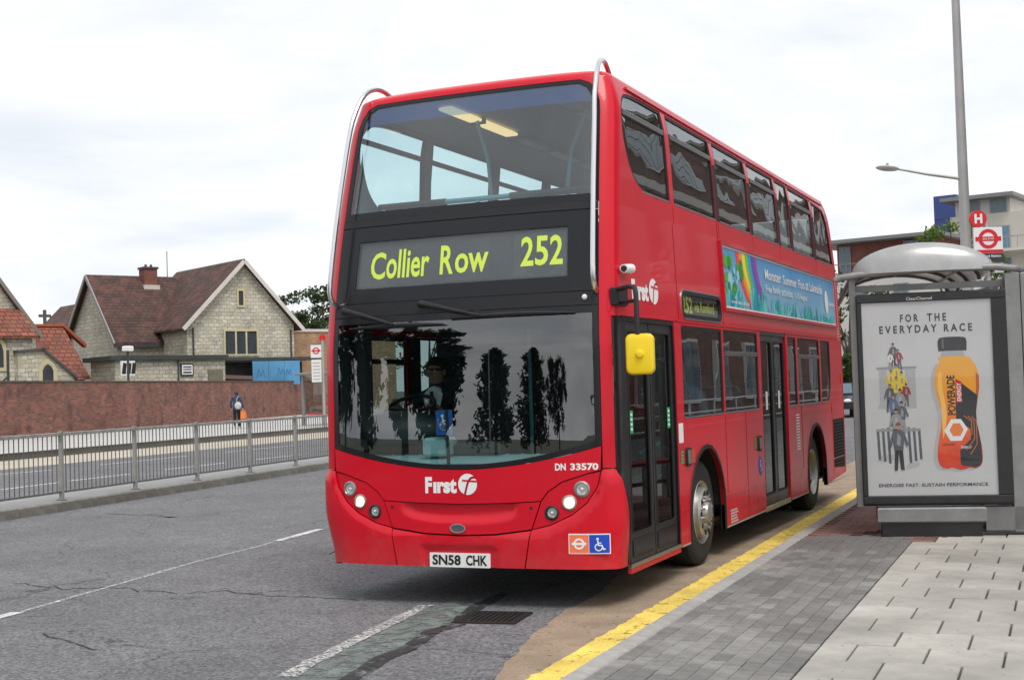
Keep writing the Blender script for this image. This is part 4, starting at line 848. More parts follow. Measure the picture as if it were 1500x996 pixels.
# ================================================================== GROUND, ROADS, PAVEMENTS
def asphalt(name, base, patch=True):
    m = bpy.data.materials.new(name); m.use_nodes = True; t = m.node_tree; b = t.nodes['Principled BSDF']; b.inputs['Roughness'].default_value = .82; b.inputs['Specular IOR Level'].default_value = .35
    tcn = t.nodes.new('ShaderNodeTexCoord'); vec = tcn.outputs['Object']
    def noise(sc, det=4, ro=.6, dist=0):
        n = t.nodes.new('ShaderNodeTexNoise'); n.inputs['Scale'].default_value = sc; n.inputs['Detail'].default_value = det; n.inputs['Roughness'].default_value = ro; n.inputs['Distortion'].default_value = dist; t.links.new(vec, n.inputs['Vector']); return n.outputs[0]
    def mapr(src, a, b_, c, d):
        mr = t.nodes.new('ShaderNodeMapRange'); 
        for k, v in zip(('From Min', 'From Max', 'To Min', 'To Max'), (a, b_, c, d)): mr.inputs[k].default_value = v
        t.links.new(src, mr.inputs[0]); return mr.outputs[0]
    def math_(op, a, c):
        n = t.nodes.new('ShaderNodeMath'); n.operation = op
        for i, v in enumerate((a, c)):
            if isinstance(v, (int, float)): n.inputs[i].default_value = v
            else: t.links.new(v, n.inputs[i])
        return n.outputs[0]
    spk = noise(70, 4, .85); val = mapr(spk, .3, .7, .45, 1.6)
    vo = t.nodes.new('ShaderNodeTexVoronoi'); vo.inputs['Scale'].default_value = 48; t.links.new(vec, vo.inputs['Vector'])
    sp2 = t.nodes.new('ShaderNodeSeparateColor'); t.links.new(vo.outputs['Color'], sp2.inputs[0])
    val = math_('MULTIPLY', val, mapr(sp2.outputs[0], 0, 1, .58, 1.45))
    val = math_('MULTIPLY', val, mapr(noise(.45, 5, .6), .3, .7, .82, 1.16)); val = math_('MULTIPLY', val, mapr(noise(3.2, 6, .7), .3, .7, .86, 1.12))
    # tar patches and thin cracks
    vc = t.nodes.new('ShaderNodeTexVoronoi'); vc.feature = 'DISTANCE_TO_EDGE'; vc.inputs['Scale'].default_value = .33
    nw = t.nodes.new('ShaderNodeTexNoise'); nw.inputs['Scale'].default_value = 2.2; nw.inputs['Detail'].default_value = 8; t.links.new(vec, nw.inputs['Vector'])
    vm = t.nodes.new('ShaderNodeVectorMath'); vm.operation = 'MULTIPLY_ADD'; vm.inputs[1].default_value = (.9, .9, 0); t.links.new(nw.outputs['Color'], vm.inputs[0]); t.links.new(vec, vm.inputs[2]); t.links.new(vm.outputs[0], vc.inputs['Vector'])
    crack = math_('MAXIMUM', mapr(vc.outputs['Distance'], .0, .006, 0, 1), mapr(noise(.5, 3), .40, .50, 1, 0))
    val = math_('MULTIPLY', val, mapr(crack, 0, 1, .38, 1))
    hs = t.nodes.new('ShaderNodeHueSaturation'); hs.inputs['Color'].default_value = (*base, 1); t.links.new(val, hs.inputs['Value']); t.links.new(hs.outputs[0], b.inputs['Base Color'])
    bn = t.nodes.new('ShaderNodeBump'); bn.inputs['Strength'].default_value = .55; bn.inputs['Distance'].default_value = .012; t.links.new(spk, bn.inputs['Height']); t.links.new(bn.outputs[0], b.inputs['Normal'])
    MATS[name] = m; return m
def worn(name, c, thr=.45, soft=.08, sc=9, rough=.7, detail=8, band=None):
    """paint or surfacing with pieces missing, showing whatever lies under it"""
    m = bpy.data.materials.new(name); m.use_nodes = True; t = m.node_tree; b = t.nodes['Principled BSDF']; b.inputs['Roughness'].default_value = rough
    tcn = t.nodes.new('ShaderNodeTexCoord')
    n = t.nodes.new('ShaderNodeTexNoise'); n.inputs['Scale'].default_value = sc; n.inputs['Detail'].default_value = detail; n.inputs['Roughness'].default_value = .72; t.links.new(tcn.outputs['Object'], n.inputs['Vector'])
    rp = t.nodes.new('ShaderNodeValToRGB'); rp.color_ramp.elements[0].position = thr - soft; rp.color_ramp.elements[1].position = thr + soft; t.links.new(n.outputs[0], rp.inputs[0])
    n2_ = t.nodes.new('ShaderNodeTexNoise'); n2_.inputs['Scale'].default_value = 70; n2_.inputs['Detail'].default_value = 4; t.links.new(tcn.outputs['Object'], n2_.inputs['Vector'])
    n3 = t.nodes.new('ShaderNodeTexNoise'); n3.inputs['Scale'].default_value = 2.5; n3.inputs['Detail'].default_value = 6; t.links.new(tcn.outputs['Object'], n3.inputs['Vector'])
    ml = t.nodes.new('ShaderNodeMath'); ml.operation = 'MULTIPLY'; t.links.new(n2_.outputs[0], ml.inputs[0]); t.links.new(n3.outputs[0], ml.inputs[1])
    mr = t.nodes.new('ShaderNodeMapRange'); mr.inputs['From Min'].default_value = .1; mr.inputs['From Max'].default_value = .4; mr.inputs['To Min'].default_value = .62; mr.inputs['To Max'].default_value = 1.25; t.links.new(ml.outputs[0], mr.inputs[0])
    hs = t.nodes.new('ShaderNodeHueSaturation'); hs.inputs['Color'].default_value = (*c, 1); t.links.new(mr.outputs[0], hs.inputs['Value']); t.links.new(hs.outputs[0], b.inputs['Base Color'])
    tr = t.nodes.new('ShaderNodeBsdfTransparent'); ms = t.nodes.new('ShaderNodeMixShader'); t.links.new(rp.outputs[0], ms.inputs[0]); t.links.new(tr.outputs[0], ms.inputs[1]); t.links.new(b.outputs[0], ms.inputs[2]); t.links.new(ms.outputs[0], t.nodes['Material Output'].inputs[0])
    MATS[name] = m; return m
ASPH = asphalt('asphalt', (.150, .150, .157)); 
def struct(o): o['kind'] = 'structure'; return o
def quad(pts, z): return MB().add([(x, y, z) for x, y in pts], [tuple(range(len(pts)))])
struct(quad([(-900, -600), (900, -600), (900, 1500), (-900, 1500)], -.05).build('ground', M('ground_earth', (.11, .115, .09), .95, var=.3, vs=.05)))
struct(quad([(-27.5, -90), (1.95, -90), (1.95, 230), (-27.5, 230)], 0).build('road', ASPH))
# ---- nearside pavement frame: kerb line swings slightly left going away
KA = .02
def PV(x, y): return (2.0 - KA * y + x, y)          # x measured from the back of the kerb
STONE = M('kerb_granite', (.34, .33, .31), .85, var=.22, vs=9, bump=.3, bs=70, rnd=.12)
def stone_mesh(name, lx, ly, h, ch, mat):
    o = MB().box(-lx / 2, lx / 2, -ly / 2, ly / 2, -h, 0, ch).build(name, mat); me = o.data; bpy.data.objects.remove(o); return me
ZPV = .15
pv = struct(quad([PV(0, -60), (60, -60), (60, 140), PV(0, 140)], ZPV - .035).build('pavement', M('joint_sand', (.10, .10, .09), .95, var=.3, vs=20)))
def pieces(name, me, parent, spots):
    for i, (x, y, z, rz) in enumerate(spots):
        o = bpy.data.objects.new(name, me); col.objects.link(o); o.parent = parent; o.location = (x, y, z); o.rotation_euler = (random.gauss(0, .003), random.gauss(0, .003), rz + random.gauss(0, .002))
kme = stone_mesh('kerbstone', .13, .905, .19, .012, STONE)
pieces('kerbstone', kme, pv, [(*PV(-.068, -8 + .913 * k), ZPV + random.gauss(0, .0012), KA) for k in range(60)])
PAV = M('paver_grey', (.205, .200, .190), .85, var=.25, vs=14, bump=.3, bs=90, rnd=.24, spots=((.26, .26, .25), 2.6, .018))
pme = stone_mesh('paver', .099, .199, .06, .004, PAV)
gp = struct(quad([PV(.0, -3.7), PV(1.03, -3.7), PV(1.03, 2.0), PV(0, 2.0)], ZPV - .030).build('block_paving', MATS['joint_sand']))
sp = []
for c in range(10):
    for k in range(29): sp.append((*PV(.053 + .1025 * c, -3.2 + .2035 * k + (.1 if c % 2 else 0)), ZPV + random.gauss(0, .0012), KA))
pieces('paver', pme, gp, sp)
mb = MB()
for c in range(10):
    for k in range(29, 35):
        x, y = PV(.053 + .1025 * c, -3.2 + .2035 * k + (.1 if c % 2 else 0))
        if y < 3.55 + .12 * c: mb.box(x - .0495, x + .0495, y - .0995, y + .0995, ZPV - .05, ZPV + random.gauss(0, .0012), .004)
tag(mb.build('paver', PAV, gp), kind='stuff')
RPAV = M('paver_red', (.19, .105, .088), .85, var=.3, vs=10, bump=.3, bs=90, rnd=.25)
rme = stone_mesh('red_paver', .199, .099, .06, .004, RPAV)
rp_ = struct(quad([PV(.0, 3.4), PV(2.6, 3.4), PV(2.6, 7.9), PV(0, 7.9)], ZPV - .030).build('brick_paving', MATS['joint_sand']))
sp = []; rest = []
for k in range(46):
    for c in range(13):
        x, y = PV(.1 + .2035 * c + (.1 if k % 2 else 0), 3.5 + .1025 * k)
        if c < 6 and x < 2.0 + .2 * 6 and (y > 3.62 + .12 * (x - 2) / .1025 * 1.0 or x > 2.9) or y > 4.9: (sp if len(sp) < 260 and x < 3.1 else rest).append((x, y))
sp2_ = [(x, y, ZPV + random.gauss(0, .0012), KA) for x, y in sp]; pieces('red_paver', rme, rp_, sp2_)
mb = MB()
for x, y in rest: mb.box(x - .0995, x + .0995, y - .0495, y + .0495, ZPV - .05, ZPV + random.gauss(0, .001), .004)
if rest: tag(mb.build('red_paver', RPAV, rp_), kind='stuff')
FLAG = M('flagstone', (.40, .385, .35), .85, var=.14, vs=6, bump=.2, bs=60, rnd=.10, wear=((.27, .27, .22), 3.0, .60, .12), spots=((.17, .165, .15), 3.1, .026))
fme = stone_mesh('flagstone', .389, .437, .06, .006, FLAG)
fp = struct(quad([PV(1.03, -7), PV(5, -7), PV(5, 4.9), PV(1.03, 4.9)], ZPV - .031).build('flag_paving', M('joint_dark', (.07, .072, .05), .95, var=.4, vs=8)))
sp = []
for k in range(26):
    for c in range(10):
        y = -6.9 + .449 * k + .2; x, _ = PV(1.23 + .402 * c + (.2 if k % 2 else 0) , y)
        if y > 3.9 and x < 3.5: continue
        sp.append((x, y, ZPV + random.gauss(0, .0015), KA))
pieces('flagstone', fme, fp, sp)
hme = stone_mesh('half_flagstone', .190, .437, .06, .006, FLAG); pieces('flagstone', hme, fp, [(*PV(1.13, -6.9 + .449 * k + .2), ZPV, KA) for k in range(26) if k % 2 and -6.9 + .449 * k < 3.4])
struct(quad([PV(.0, 7.9), (60, 7.9), (60, 120), PV(0, 120)], ZPV - .004).build('far_pavement', M('pavement_grey', (.30, .295, .28), .9, var=.2, vs=1.5)))
struct(quad([PV(5.0, -60), (60, -60), (60, 7.9), PV(5.0, 7.9)], ZPV - .006).build('side_pavement', MATS['pavement_grey']))
# ---- surfacing and paint by the kerb
BUFF = worn('buff_surface', (.31, .235, .165), .36, .05, 14, .9)
def wob(pts, amp, step=.12):
    o = []
    for x, y in dens(pts, step): o.append((x + random.gauss(0, amp), y + random.gauss(0, amp)))
    return o
bl = [tuple(G(*q)[:2]) for q in ((722, 1000), (745, 965), (790, 922), (830, 893), (880, 868))] + [(.55, 2.2), (.35, 5), (.2, 10), (.05, 24)]
br = [(1.86 - .021 * y, y) for y in (24, 15, 8, 3, 0, -2.6, -2.9)]
def strip(name, pts, z, mat, parent=None, w=None):
    return struct(quad(pts, z).build(name, mat))
struct(quad(wob(bl + br, .012), .004).build('buff_surfacing', BUFF))
yl = [(1.455 - .021 * y, y) for y in np.arange(-4.5, 30, .5)]; yr = [(1.80 - .021 * y, y) for y in np.arange(29.5, -5, -.5)]
struct(quad(wob(yl + yr, .007, .1), .008).build('yellow_line', worn('yellow_paint', srgb(232, 203, 98), .395, .03, 6.5, .85)))
GRN = worn('green_surface', (.165, .20, .185), .47, .06, 6, .85)
gl_ = [tuple(G(*q)[:2]) for q in ((410, 1000), (520, 946), (625, 893), (760, 850), (800, 856), (690, 890), (664, 912), (630, 922), (600, 945), (565, 958), (530, 985), (505, 1000))]
struct(quad(wob(gl_, .02), .004).build('green_surfacing', GRN))
def pline(name, pxs, w, z, mat, n=1):
    P = [np.array(G(*q)[:2]) for q in pxs]; L_, R2 = [], []
    for i, q in enumerate(P):
        t = P[min(i + 1, len(P) - 1)] - P[max(i - 1, 0)]; t = t / np.linalg.norm(t); nrm = np.array([-t[1], t[0]]) * w / 2; L_.append(tuple(q + nrm)); R2.append(tuple(q - nrm))
    return struct(quad(wob(L_ + R2[::-1], min(.008, w * .06), .15), z).build(name, mat))
WP = worn('white_paint', (.62, .62, .60), .42, .05, 14); WPW = worn('white_paint_worn', (.60, .60, .58), .50, .06, 38); WP2 = worn('white_paint_far', (.72, .72, .70), .3, .08, 3)
pline('lane_marking', ((405, 792.5), (470, 775)), .11, .005, WP)
pline('lane_marking', ((-60, 920), (25, 897)), .12, .005, WP)
pline('lane_marking', ((20, 899), (165, 858), (290, 822), (380, 800), (400, 794)), .05, .0045, WPW)
pline('lane_marking', ((418, 992), (520, 938), (625, 887)), .12, .0075, WPW)
pline('tar_seam', ((505, 1000), (565, 962), (600, 950), (632, 925), (668, 915), (700, 888), (740, 870)), .13, .0065, worn('wet_tar', (.03, .03, .03), .47, .06, 5, .75))
CRK = worn('crack_tar', (.03, .03, .03), .44, .05, 7, .9)
for pts in (((20, 853), (90, 862), (170, 862), (260, 868), (330, 866), (430, 874), (540, 879)), ((60, 928), (100, 938), (150, 956)), ((150, 752), (260, 757), (330, 752)), ((470, 812), (560, 800))):
    q = []
    for i in range(len(pts) - 1):
        for k in range(8): q.append((pts[i][0] + (pts[i + 1][0] - pts[i][0]) * k / 8 + random.gauss(0, 1.5), pts[i][1] + (pts[i + 1][1] - pts[i][1]) * k / 8 + random.gauss(0, 1.1)))
    pline('road_crack', q, .022, .003, CRK)
for a, b in (((0, 695), (78, 688)), ((145, 681), (274, 668)), ((330, 662.5), (434, 652)), ((0, 717.5), (88, 706.5)), ((101, 704.5), (190, 694.5)), ((240, 688), (330, 678)), ((375, 673), (440, 666))): pline('lane_marking', (a, b), .11, .005, WP2)
# gully with its grate, set in the road in front of the bus
gc = G(722, 905); gy = thing('road_gully', 'black iron road gully grate in the tarmac in front of the bus', 'drain', (gc[0], gc[1], 0), .12)
mb = MB()
for a in ((-.24, .24, -.24, -.19), (-.24, .24, .19, .24), (-.24, -.19, -.19, .19), (.19, .24, -.19, .19)): mb.box(a[0], a[1], a[2], a[3], -.02, .012)
IRON = M('cast_iron', (.035, .034, .033), .6, .5, var=.3, vs=20); mb.build('frame', IRON, gy); MB().box(-.2, .2, -.2, .2, -.03, .003).build('pit', HOLE, gy)
for k in range(9): MB().box(-.185 + .041 * k, -.163 + .041 * k, -.19, .19, -.01, .011).build('grate_bar', IRON, gy)
# ---- central reservation with guard railing
RA = math.atan(.115); RO = (-9.85, 5.5)
rs = bpy.data.objects.new('central_reservation', None); col.objects.link(rs); rs.location = (RO[0], RO[1], 0); rs.rotation_euler[2] = RA; rs['kind'] = 'structure'
MB().box(-1.35, -.13, -40, 90, -.02, .135).build('surface', M('concrete_walk', (.27, .27, .27), .9, var=.15, vs=2.5, bump=.2, bs=30), rs)
KST = M('kerb_concrete', (.20, .195, .17), .9, var=.3, vs=5, bump=.3, bs=40, rnd=.16)
kl = stone_mesh('kerbstone', .13, .908, .19, .018, KST)
pieces('kerbstone', kl, rs, [(-.065, -14 + .915 * k, .15 + random.gauss(0, .002), 0) for k in range(70)]); pieces('kerbstone', kl, rs, [(-1.415, -14 + .915 * k, .15, 0) for k in range(70)])
gr = thing('guard_railing', 'long galvanised pedestrian guard railing on the kerbed central reservation', 'railing', (RO[0], RO[1], .135), RA)
GALV = M('galvanised', (.36, .355, .33), .55, .35, var=.3, vs=7); BARM = M('galvanised_bar', (.15, .15, .145), .6, .3, var=.3, vs=7)
pst = None; GX = -.30; PS = 2.06; H = 1.06
def first_or_copy(store, key, build, parent, loc):
    if key not in store: o = build(); store[key] = o; o.location = loc; return o
    return link_copy(store[key], parent, loc)
S = {}
for k in range(-3, 13):
    y = 1.62 + PS * k
    first_or_copy(S, 'post', lambda: MB().box(-.03, .03, -.025, .025, 0, H + .02, .004).build('post', GALV, gr), gr, (GX, y, 0))
    first_or_copy(S, 'base', lambda: MB().box(-.06, .06, -.06, .06, .0, .012).build('post_plate', BARM, gr), gr, (GX, y, 0))
    if k == 12: break
    first_or_copy(S, 'top', lambda: MB().box(-.028, .028, .027, PS - .027, H - .052, H, .006).build('top_rail', GALV, gr), gr, (GX, y, 0))
    first_or_copy(S, 'bot', lambda: MB().box(-.014, .014, .027, PS - .027, .115, .145).build('bottom_rail', BARM, gr), gr, (GX, y, 0))
    for j in range(17): first_or_copy(S, 'bar', lambda: MB().box(-.006, .006, -.006, .006, .146, H - .053).build('bar', BARM, gr), gr, (GX, y + .115 + (PS - .23) * j / 16, 0))
# ---- far carriageway edge, far pavement, brick boundary wall
ZF = .2
fk = lambda y: -24.6 - .066 * (y - 20.5)
struct(quad([(fk(y) + 3.6, y) for y in (-30, 20, 80)] + [(fk(y) - .05, y) for y in (80, 20, -30)], .004).build('bus_lane', M('buff_lane', (.46, .41, .33), .9, var=.15, vs=.6)))
w0 = G(0, 645, ZF); w1 = G(440, 607.5, ZF); wd = (w1 - w0)[:2]; wl = np.linalg.norm(wd); wd /= wl; WA = math.atan2(wd[1], wd[0])
wp_ = lambda s: (w0[0] + wd[0] * s, w0[1] + wd[1] * s)
struct(quad([(fk(y) - .15, y) for y in (-30, 20, 130)] + [wp_(wl + 55), wp_(-50)], ZF).build('opposite_pavement', M('paving_light', (.46, .45, .43), .9, var=.12, vs=.8)))
struct(MB().add([(fk(y) - dx, y, z) for y in (-30, 20, 130) for dx, z in ((0, -.02), (0, ZF + .003), (.16, ZF + .003))], [(3 * i + a, 3 * i + 3 + a, 3 * i + 4 + a, 3 * i + 1 + a) for i in (0, 1) for a in (0, 1)]).build('opposite_kerb', M('kerb_dark', (.24, .235, .21), .9, var=.2, vs=1)))
BRICK = brickmat('boundary_brick', srgb(166, 96, 74), srgb(106, 72, 64), (.20, .16, .14), .34, .10, .014, moss=srgb(96, 66, 58))
wall = thing('boundary_wall', 'long red-brown brick boundary wall with dark coping beyond the far pavement', 'wall', (w0[0], w0[1], ZF), WA)
MB().box(-45, wl + 6, 0, .34, -.1, 2.28).build('brickwork', BRICK, wall)
for k in range(60):
    a = -45 + k * (wl + 51) / 60; first_or_copy(S, 'cop', lambda: MB().box(.01, (wl + 51) / 60 - .01, -.04, .38, 2.282, 2.36, .02).build('coping', M('coping_dark', (.085, .075, .065), .9, var=.4, vs=2), wall), wall, (a, 0, 0))
# ================================================================== STONE BUILDINGS BEYOND THE WALL
e1 = np.array([.47, .883, 0]); e1 /= np.linalg.norm(e1); e2 = np.array([-e1[1], e1[0], 0]); OB = np.array([-49.41, 67.43, 0.]); BA = math.atan2(e1[1], e1[0])
def Bp(x, y, off=0):
    P = onplane(x, y, OB + e2 * off, e2); return ((P - OB) @ e1, P[2])
RAG = brickmat('ragstone', srgb(214, 209, 194), srgb(184, 178, 160), srgb(150, 143, 126), .40, .25, .020, distort=.24, moss=srgb(178, 171, 148), bump=.6)
TILE = brickmat('roof_tile_brown', srgb(94, 68, 60), srgb(74, 56, 52), srgb(46, 38, 36), .40, .22, .018, moss=srgb(102, 66, 55), bump=.7)
TILER = brickmat('roof_tile_red', srgb(158, 90, 68), srgb(120, 74, 62), srgb(76, 46, 40), .42, .26, .026, moss=srgb(112, 76, 64), bump=.7)
DRESS = M('dressed_stone', srgb(200, 188, 150), .85, var=.1, vs=2)
BARGE = M('bargeboard_white', srgb(206, 200, 192), .6, var=.1, vs=1.5); LEAD = M('lead_dark', (.05, .052, .055), .6); WGL = M('old_window', (.055, .065, .075), .12, var=.35, vs=1.2)
def walls(parent, x0, x1, y0, y1, z0, ze, zr, axis, mat, name='wall', xr=None):
    xm = (x0 + x1) / 2 if xr is None else xr; ym = (y0 + y1) / 2
    mb = MB(); b = [(x0, y0), (x1, y0), (x1, y1), (x0, y1)]
    v = [(x, y, z0) for x, y in b] + [(x, y, ze) for x, y in b]
    if axis == 'y': v += [(xm, y0, zr), (xm, y1, zr)]; f = [(0, 1, 5, 8, 4), (1, 2, 6, 5), (2, 3, 7, 9, 6), (3, 0, 4, 7)]
    else: v += [(x0, ym, zr), (x1, ym, zr)]; f = [(0, 1, 5, 4), (1, 2, 6, 9, 5), (2, 3, 7, 6), (3, 0, 4, 8, 7)]
    return mb.add(v, f).build(name, mat, parent)
def roof(parent, x0, x1, y0, y1, ze, zr, axis, mat, over=.35, th=.14, xr=None, name='roof'):
    out = []
    xm = (x0 + x1) / 2 if xr is None else xr; ym = (y0 + y1) / 2
    for s in (0, 1):
        mb = MB()
        if axis == 'y':
            xe = x0 if s == 0 else x1; k = (zr - ze) / abs(xm - xe); sg = -1 if s == 0 else 1
            A = [(xm, y0 - over, zr), (xe + sg * over, y0 - over, ze - k * over), (xe + sg * over, y1 + over, ze - k * over), (xm, y1 + over, zr)]
        else:
            ye = y0 if s == 0 else y1; k = (zr - ze) / abs(ym - ye); sg = -1 if s == 0 else 1
            A = [(x0 - over, ym, zr), (x0 - over, ye + sg * over, ze - k * over), (x1 + over, ye + sg * over, ze - k * over), (x1 + over, ym, zr)]
        mb.add([(x, y, z + th) for x, y, z in A] + A, [(0, 1, 2, 3), (7, 6, 5, 4), (0, 4, 5, 1), (1, 5, 6, 2), (2, 6, 7, 3), (3, 7, 4, 0)])
        out.append(mb.build(name, mat, parent, fixn=True))
    return out
def win(parent, x0, x1, z0, z1, y, lights=1, arch_=False, fr=.12, frame=None):
    frame = frame or DRESS
    w = MB()
    for a in ((x0 - fr, x1 + fr, z1, z1 + fr * 1.1), (x0 - fr, x1 + fr, z0 - fr, z0), (x0 - fr, x0, z0, z1), (x1, x1 + fr, z0, z1)): w.box(a[0], a[1], y - .08, y + .05, a[2], a[3])
    for k in range(1, lights):
        xm = x0 + (x1 - x0) * k / lights; w.box(xm - .06, xm + .06, y - .06, y + .05, z0, z1)
    o = w.build('window', frame, parent)
    for k in range(lights):
        a = x0 + (x1 - x0) * k / lights + (.06 if k else 0); b = x0 + (x1 - x0) * (k + 1) / lights - (.06 if k < lights - 1 else 0)
        MB().box(a, b, y - .012, y + .02, z0, z1).build('pane', WGL, o)
        mb = MB()
        for j in range(1, 4): mb.box(a, b, y - .022, y - .013, z0 + (z1 - z0) * j / 4 - .012, z0 + (z1 - z0) * j / 4 + .012)
        mb.build('glazing_bar', LEAD, o)
    return o
hall = thing('stone_hall', 'pale ragstone hall with brown tiled roof, white-edged front gable and brick chimney', 'building', tuple(OB), BA)
walls(hall, -3.5, 4.6, 0, 8, -.3, 6.55, 10.85, 'y', RAG, 'gable_wall', xr=.64); roof(hall, -3.5, 4.6, 0, 10, 6.6, 10.9, 'y', TILE, .45, xr=.64)
for xa, za, xb, zb in ((.62, 10.98, -3.97, 6.2), (.66, 10.98, 5.12, 6.2)):
    MB().bar((xa, -.5, za - .12), (xb, -.5, zb - .03), .08, .26).build('bargeboard', BARGE, hall)
win(hall, -.72, 1.66, 4.5, 6.07, 0, 3); win(hall, .34, .70, 7.85, 8.85, 0, 1)
MB().tube([(-3.1, -.12, 6.3), (-3.1, -.12, 3.6)], .06).tube([(4.3, -.12, 6.2), (4.3, -.12, 3)], .06).build('downpipe', LEAD, hall)
walls(hall, -6.7, -3.4, 4.0, 13, -.3, 5.75, 10.3, 'x', RAG, 'wing_wall'); roof(hall, -6.7, 1.2, 4.0, 13, 5.75, 10.35, 'x', TILE, .4)
MB().box(-7.15, -3.9, 3.42, 3.56, 5.15, 5.35).build('gutter', LEAD, hall)
for zz in (0, 1): MB().bar((-7.12, 8.5 - .02, 10.35), (-7.12, 3.5 if zz == 0 else 13.4, 5.35), .09, .24).build('bargeboard', M('bargeboard_grey', srgb(150, 146, 142), .7), hall)
ch = MB().box(-3.1, -2.1, 7.7, 8.6, 9.6, 10.95).build('chimney', brickmat('chimney_brick', srgb(140, 66, 52), srgb(110, 56, 48), (.2, .15, .13), .225, .075), hall); MB().box(-3.18, -2.02, 7.62, 8.68, 10.951, 11.1).build('chimney_cap', LEAD, ch); MB().box(-3.2, -2.0, 7.5, 8.65, 9.45, 9.78).build('chimney_flashing', BARGE, ch)
for x in (-2.8, -2.4): MB().lathe([(.1, 11.1), (.09, 11.3)], (x, 8.1, 0), seg=10).build('chimney_pot', TILER, ch)
MB().tube([(-1.2, 8, 10.4), (-1.2, 8, 12.3)], .03).build('aerial', LEAD, hall)
for k in range(3): MB().box(-6.74, -6.66, 6.6 + k * .8, 6.9 + k * .8, 1.6, 3.6).build('lancet', WGL, hall)
MB().box(-3.0, -2.3, -.06, .02, .2, 5.6).build('side_door', DRESS, hall) if False else None
# low flat-roofed annexe in front
an = thing('flat_roof_annexe', 'low pale stone annexe with dark flat roof edge behind the brick wall', 'building', tuple(OB), BA)
MB().box(-10.9, -3.7, -5.9, -2, -.3, 3.98).build('wall', RAG, an); MB().box(-11.3, -3.6, -6.2, -1.7, 3.99, 4.27).build('roof_edge', M('fascia_dark', (.045, .05, .048), .7, var=.3, vs=1), an)
MB().tube([(-6.9, -6.0, .2), (-6.9, -6.0, 4.0)], .05).build('downpipe', LEAD, an)
MB().box(-4.9, -3.9, -5.98, -5.89, 1.9, 3.35).build('vent_panel', M('vent_stone', srgb(120, 116, 98), .8, var=.2, vs=3), an)
sg = thing('notice_board', 'white notice with black border on the pale stone annexe', 'sign', tuple(OB), BA)
MB().box(-6.75, -5.9, -6.0, -5.92, 3.0, 3.75).build('border', M('sign_black', (.02, .02, .02), .5), sg); MB().box(-6.68, -5.97, -6.02, -5.99, 3.07, 3.68).build('board', WHITE, sg)
for k, (a, b) in enumerate(((3.15, 3.25), (3.35, 3.42), (3.5, 3.57))): MB().box(-6.6, -6.05, -6.025, -6.021, a, b).build('print_line', MATS['sign_black'], sg)
sg = thing('panel_sign', 'black and white panelled sign beside the thin lamp post above the wall', 'sign', tuple(OB), BA)
a = Bp(176, 535, -7.5); b = Bp(197, 545, -7.5); MB().box(a[0], b[0], -7.6, -7.5, b[1] - .2, a[1] + .25).build('board', WHITE, sg)
for k in range(3): xx = a[0] + (b[0] - a[0]) * (k + .15) / 3; MB().add([(xx, -7.61, b[1] - .1), (xx + .25, -7.61, b[1] - .1), (xx + .32, -7.61, a[1] + .1), (xx + .1, -7.61, a[1] + .15)], [(0, 1, 2, 3)]).build('pictogram', MATS['sign_black'], sg)
# dark lean-to and blue hoarding on the right of the annexe
sh = thing('dark_lean_to', 'dark timber lean-to with flat roof between the stone gable and blue hoarding', 'shed', tuple(OB), BA)
MB().box(-3.5, 4.4, -1.4, -.3, -.3, 3.9).build('wall', M('timber_dark', (.05, .048, .046), .9, var=.4, vs=1.5), sh); MB().box(-3.55, 4.9, -2.4, -.1, 3.98, 4.2).build('roof_edge', MATS['fascia_dark'], sh); MB().bar((-3.4, -2.5, 3.0), (1.5, -2.5, 2.75), .1, .25).build('rail', M('rail_brown', (.19, .12, .10), .8), sh)
hd = thing('blue_hoarding', 'blue sheet hoarding with darker graffiti behind the brick wall', 'hoarding', tuple(OB), BA)
BLU = M('hoarding_blue', srgb(84, 146, 188), .6, var=.15, vs=1.2)
h0 = Bp(370, 529, -2.6); h1 = Bp(440, 556, -2.6); hw_ = (h1[0] - h0[0]) / 3
for k in range(3): MB().box(h0[0] + hw_ * k, h0[0] + hw_ * k + hw_ - .02, -2.6, -2.53, h1[1] - .3, h0[1]).build('sheet', BLU, hd)
mb = MB(); DB = M('graffiti_blue', srgb(64, 122, 172), .6)
for cx_, cz_, r in ((h0[0] + .6, 3.1, .3), (h0[0] + 2.1, 3.2, .26), (h0[0] + 2.7, 3.15, .2)): 
    mb = MB(); stroke(mb, [(cx_ - r, cz_ - r), (cx_ - r * .5, cz_ + r), (cx_, cz_ - r * .6), (cx_ + r * .6, cz_ + r * .8), (cx_ + r, cz_ - r)], .07, lambda u, v, d: (u, -2.605 - d, v), 0); mb.build('graffiti', DB, hd)
# chapel on the left with red roofs
cp = thing('stone_chapel', 'stone chapel with steep gable and red tiled aisle roof at the wall end', 'building', tuple(OB), BA)
g0 = Bp(0, 420, -3); g1 = Bp(52, 492, -3); sl_ = (g0[1] - g1[1]) / (g1[0] - g0[0]); xa = g1[0] - 5.2; za = g1[1] + sl_ * 5.2
walls(cp, xa - 5.2, g1[0], -3, 9, -.3, g1[1], za, 'y', RAG, 'gable_wall'); roof(cp, xa - 5.2, g1[0], -3, 9, g1[1] + .02, za + .02, 'y', TILE, .12)
MB().bar((xa, -3.15, za + .12), (g1[0] + .3, -3.15, g1[1] - .1), .35, .2).build('coping', M('coping_grey', srgb(130, 126, 120), .8), cp)
c0 = Bp(50, 492, -5.5); c1 = Bp(28, 452, -3.05)
MB().box(c0[0] - 9, c0[0] - .1, -5.5, -3.02, -.3, c0[1]).build('aisle_wall', RAG, cp)
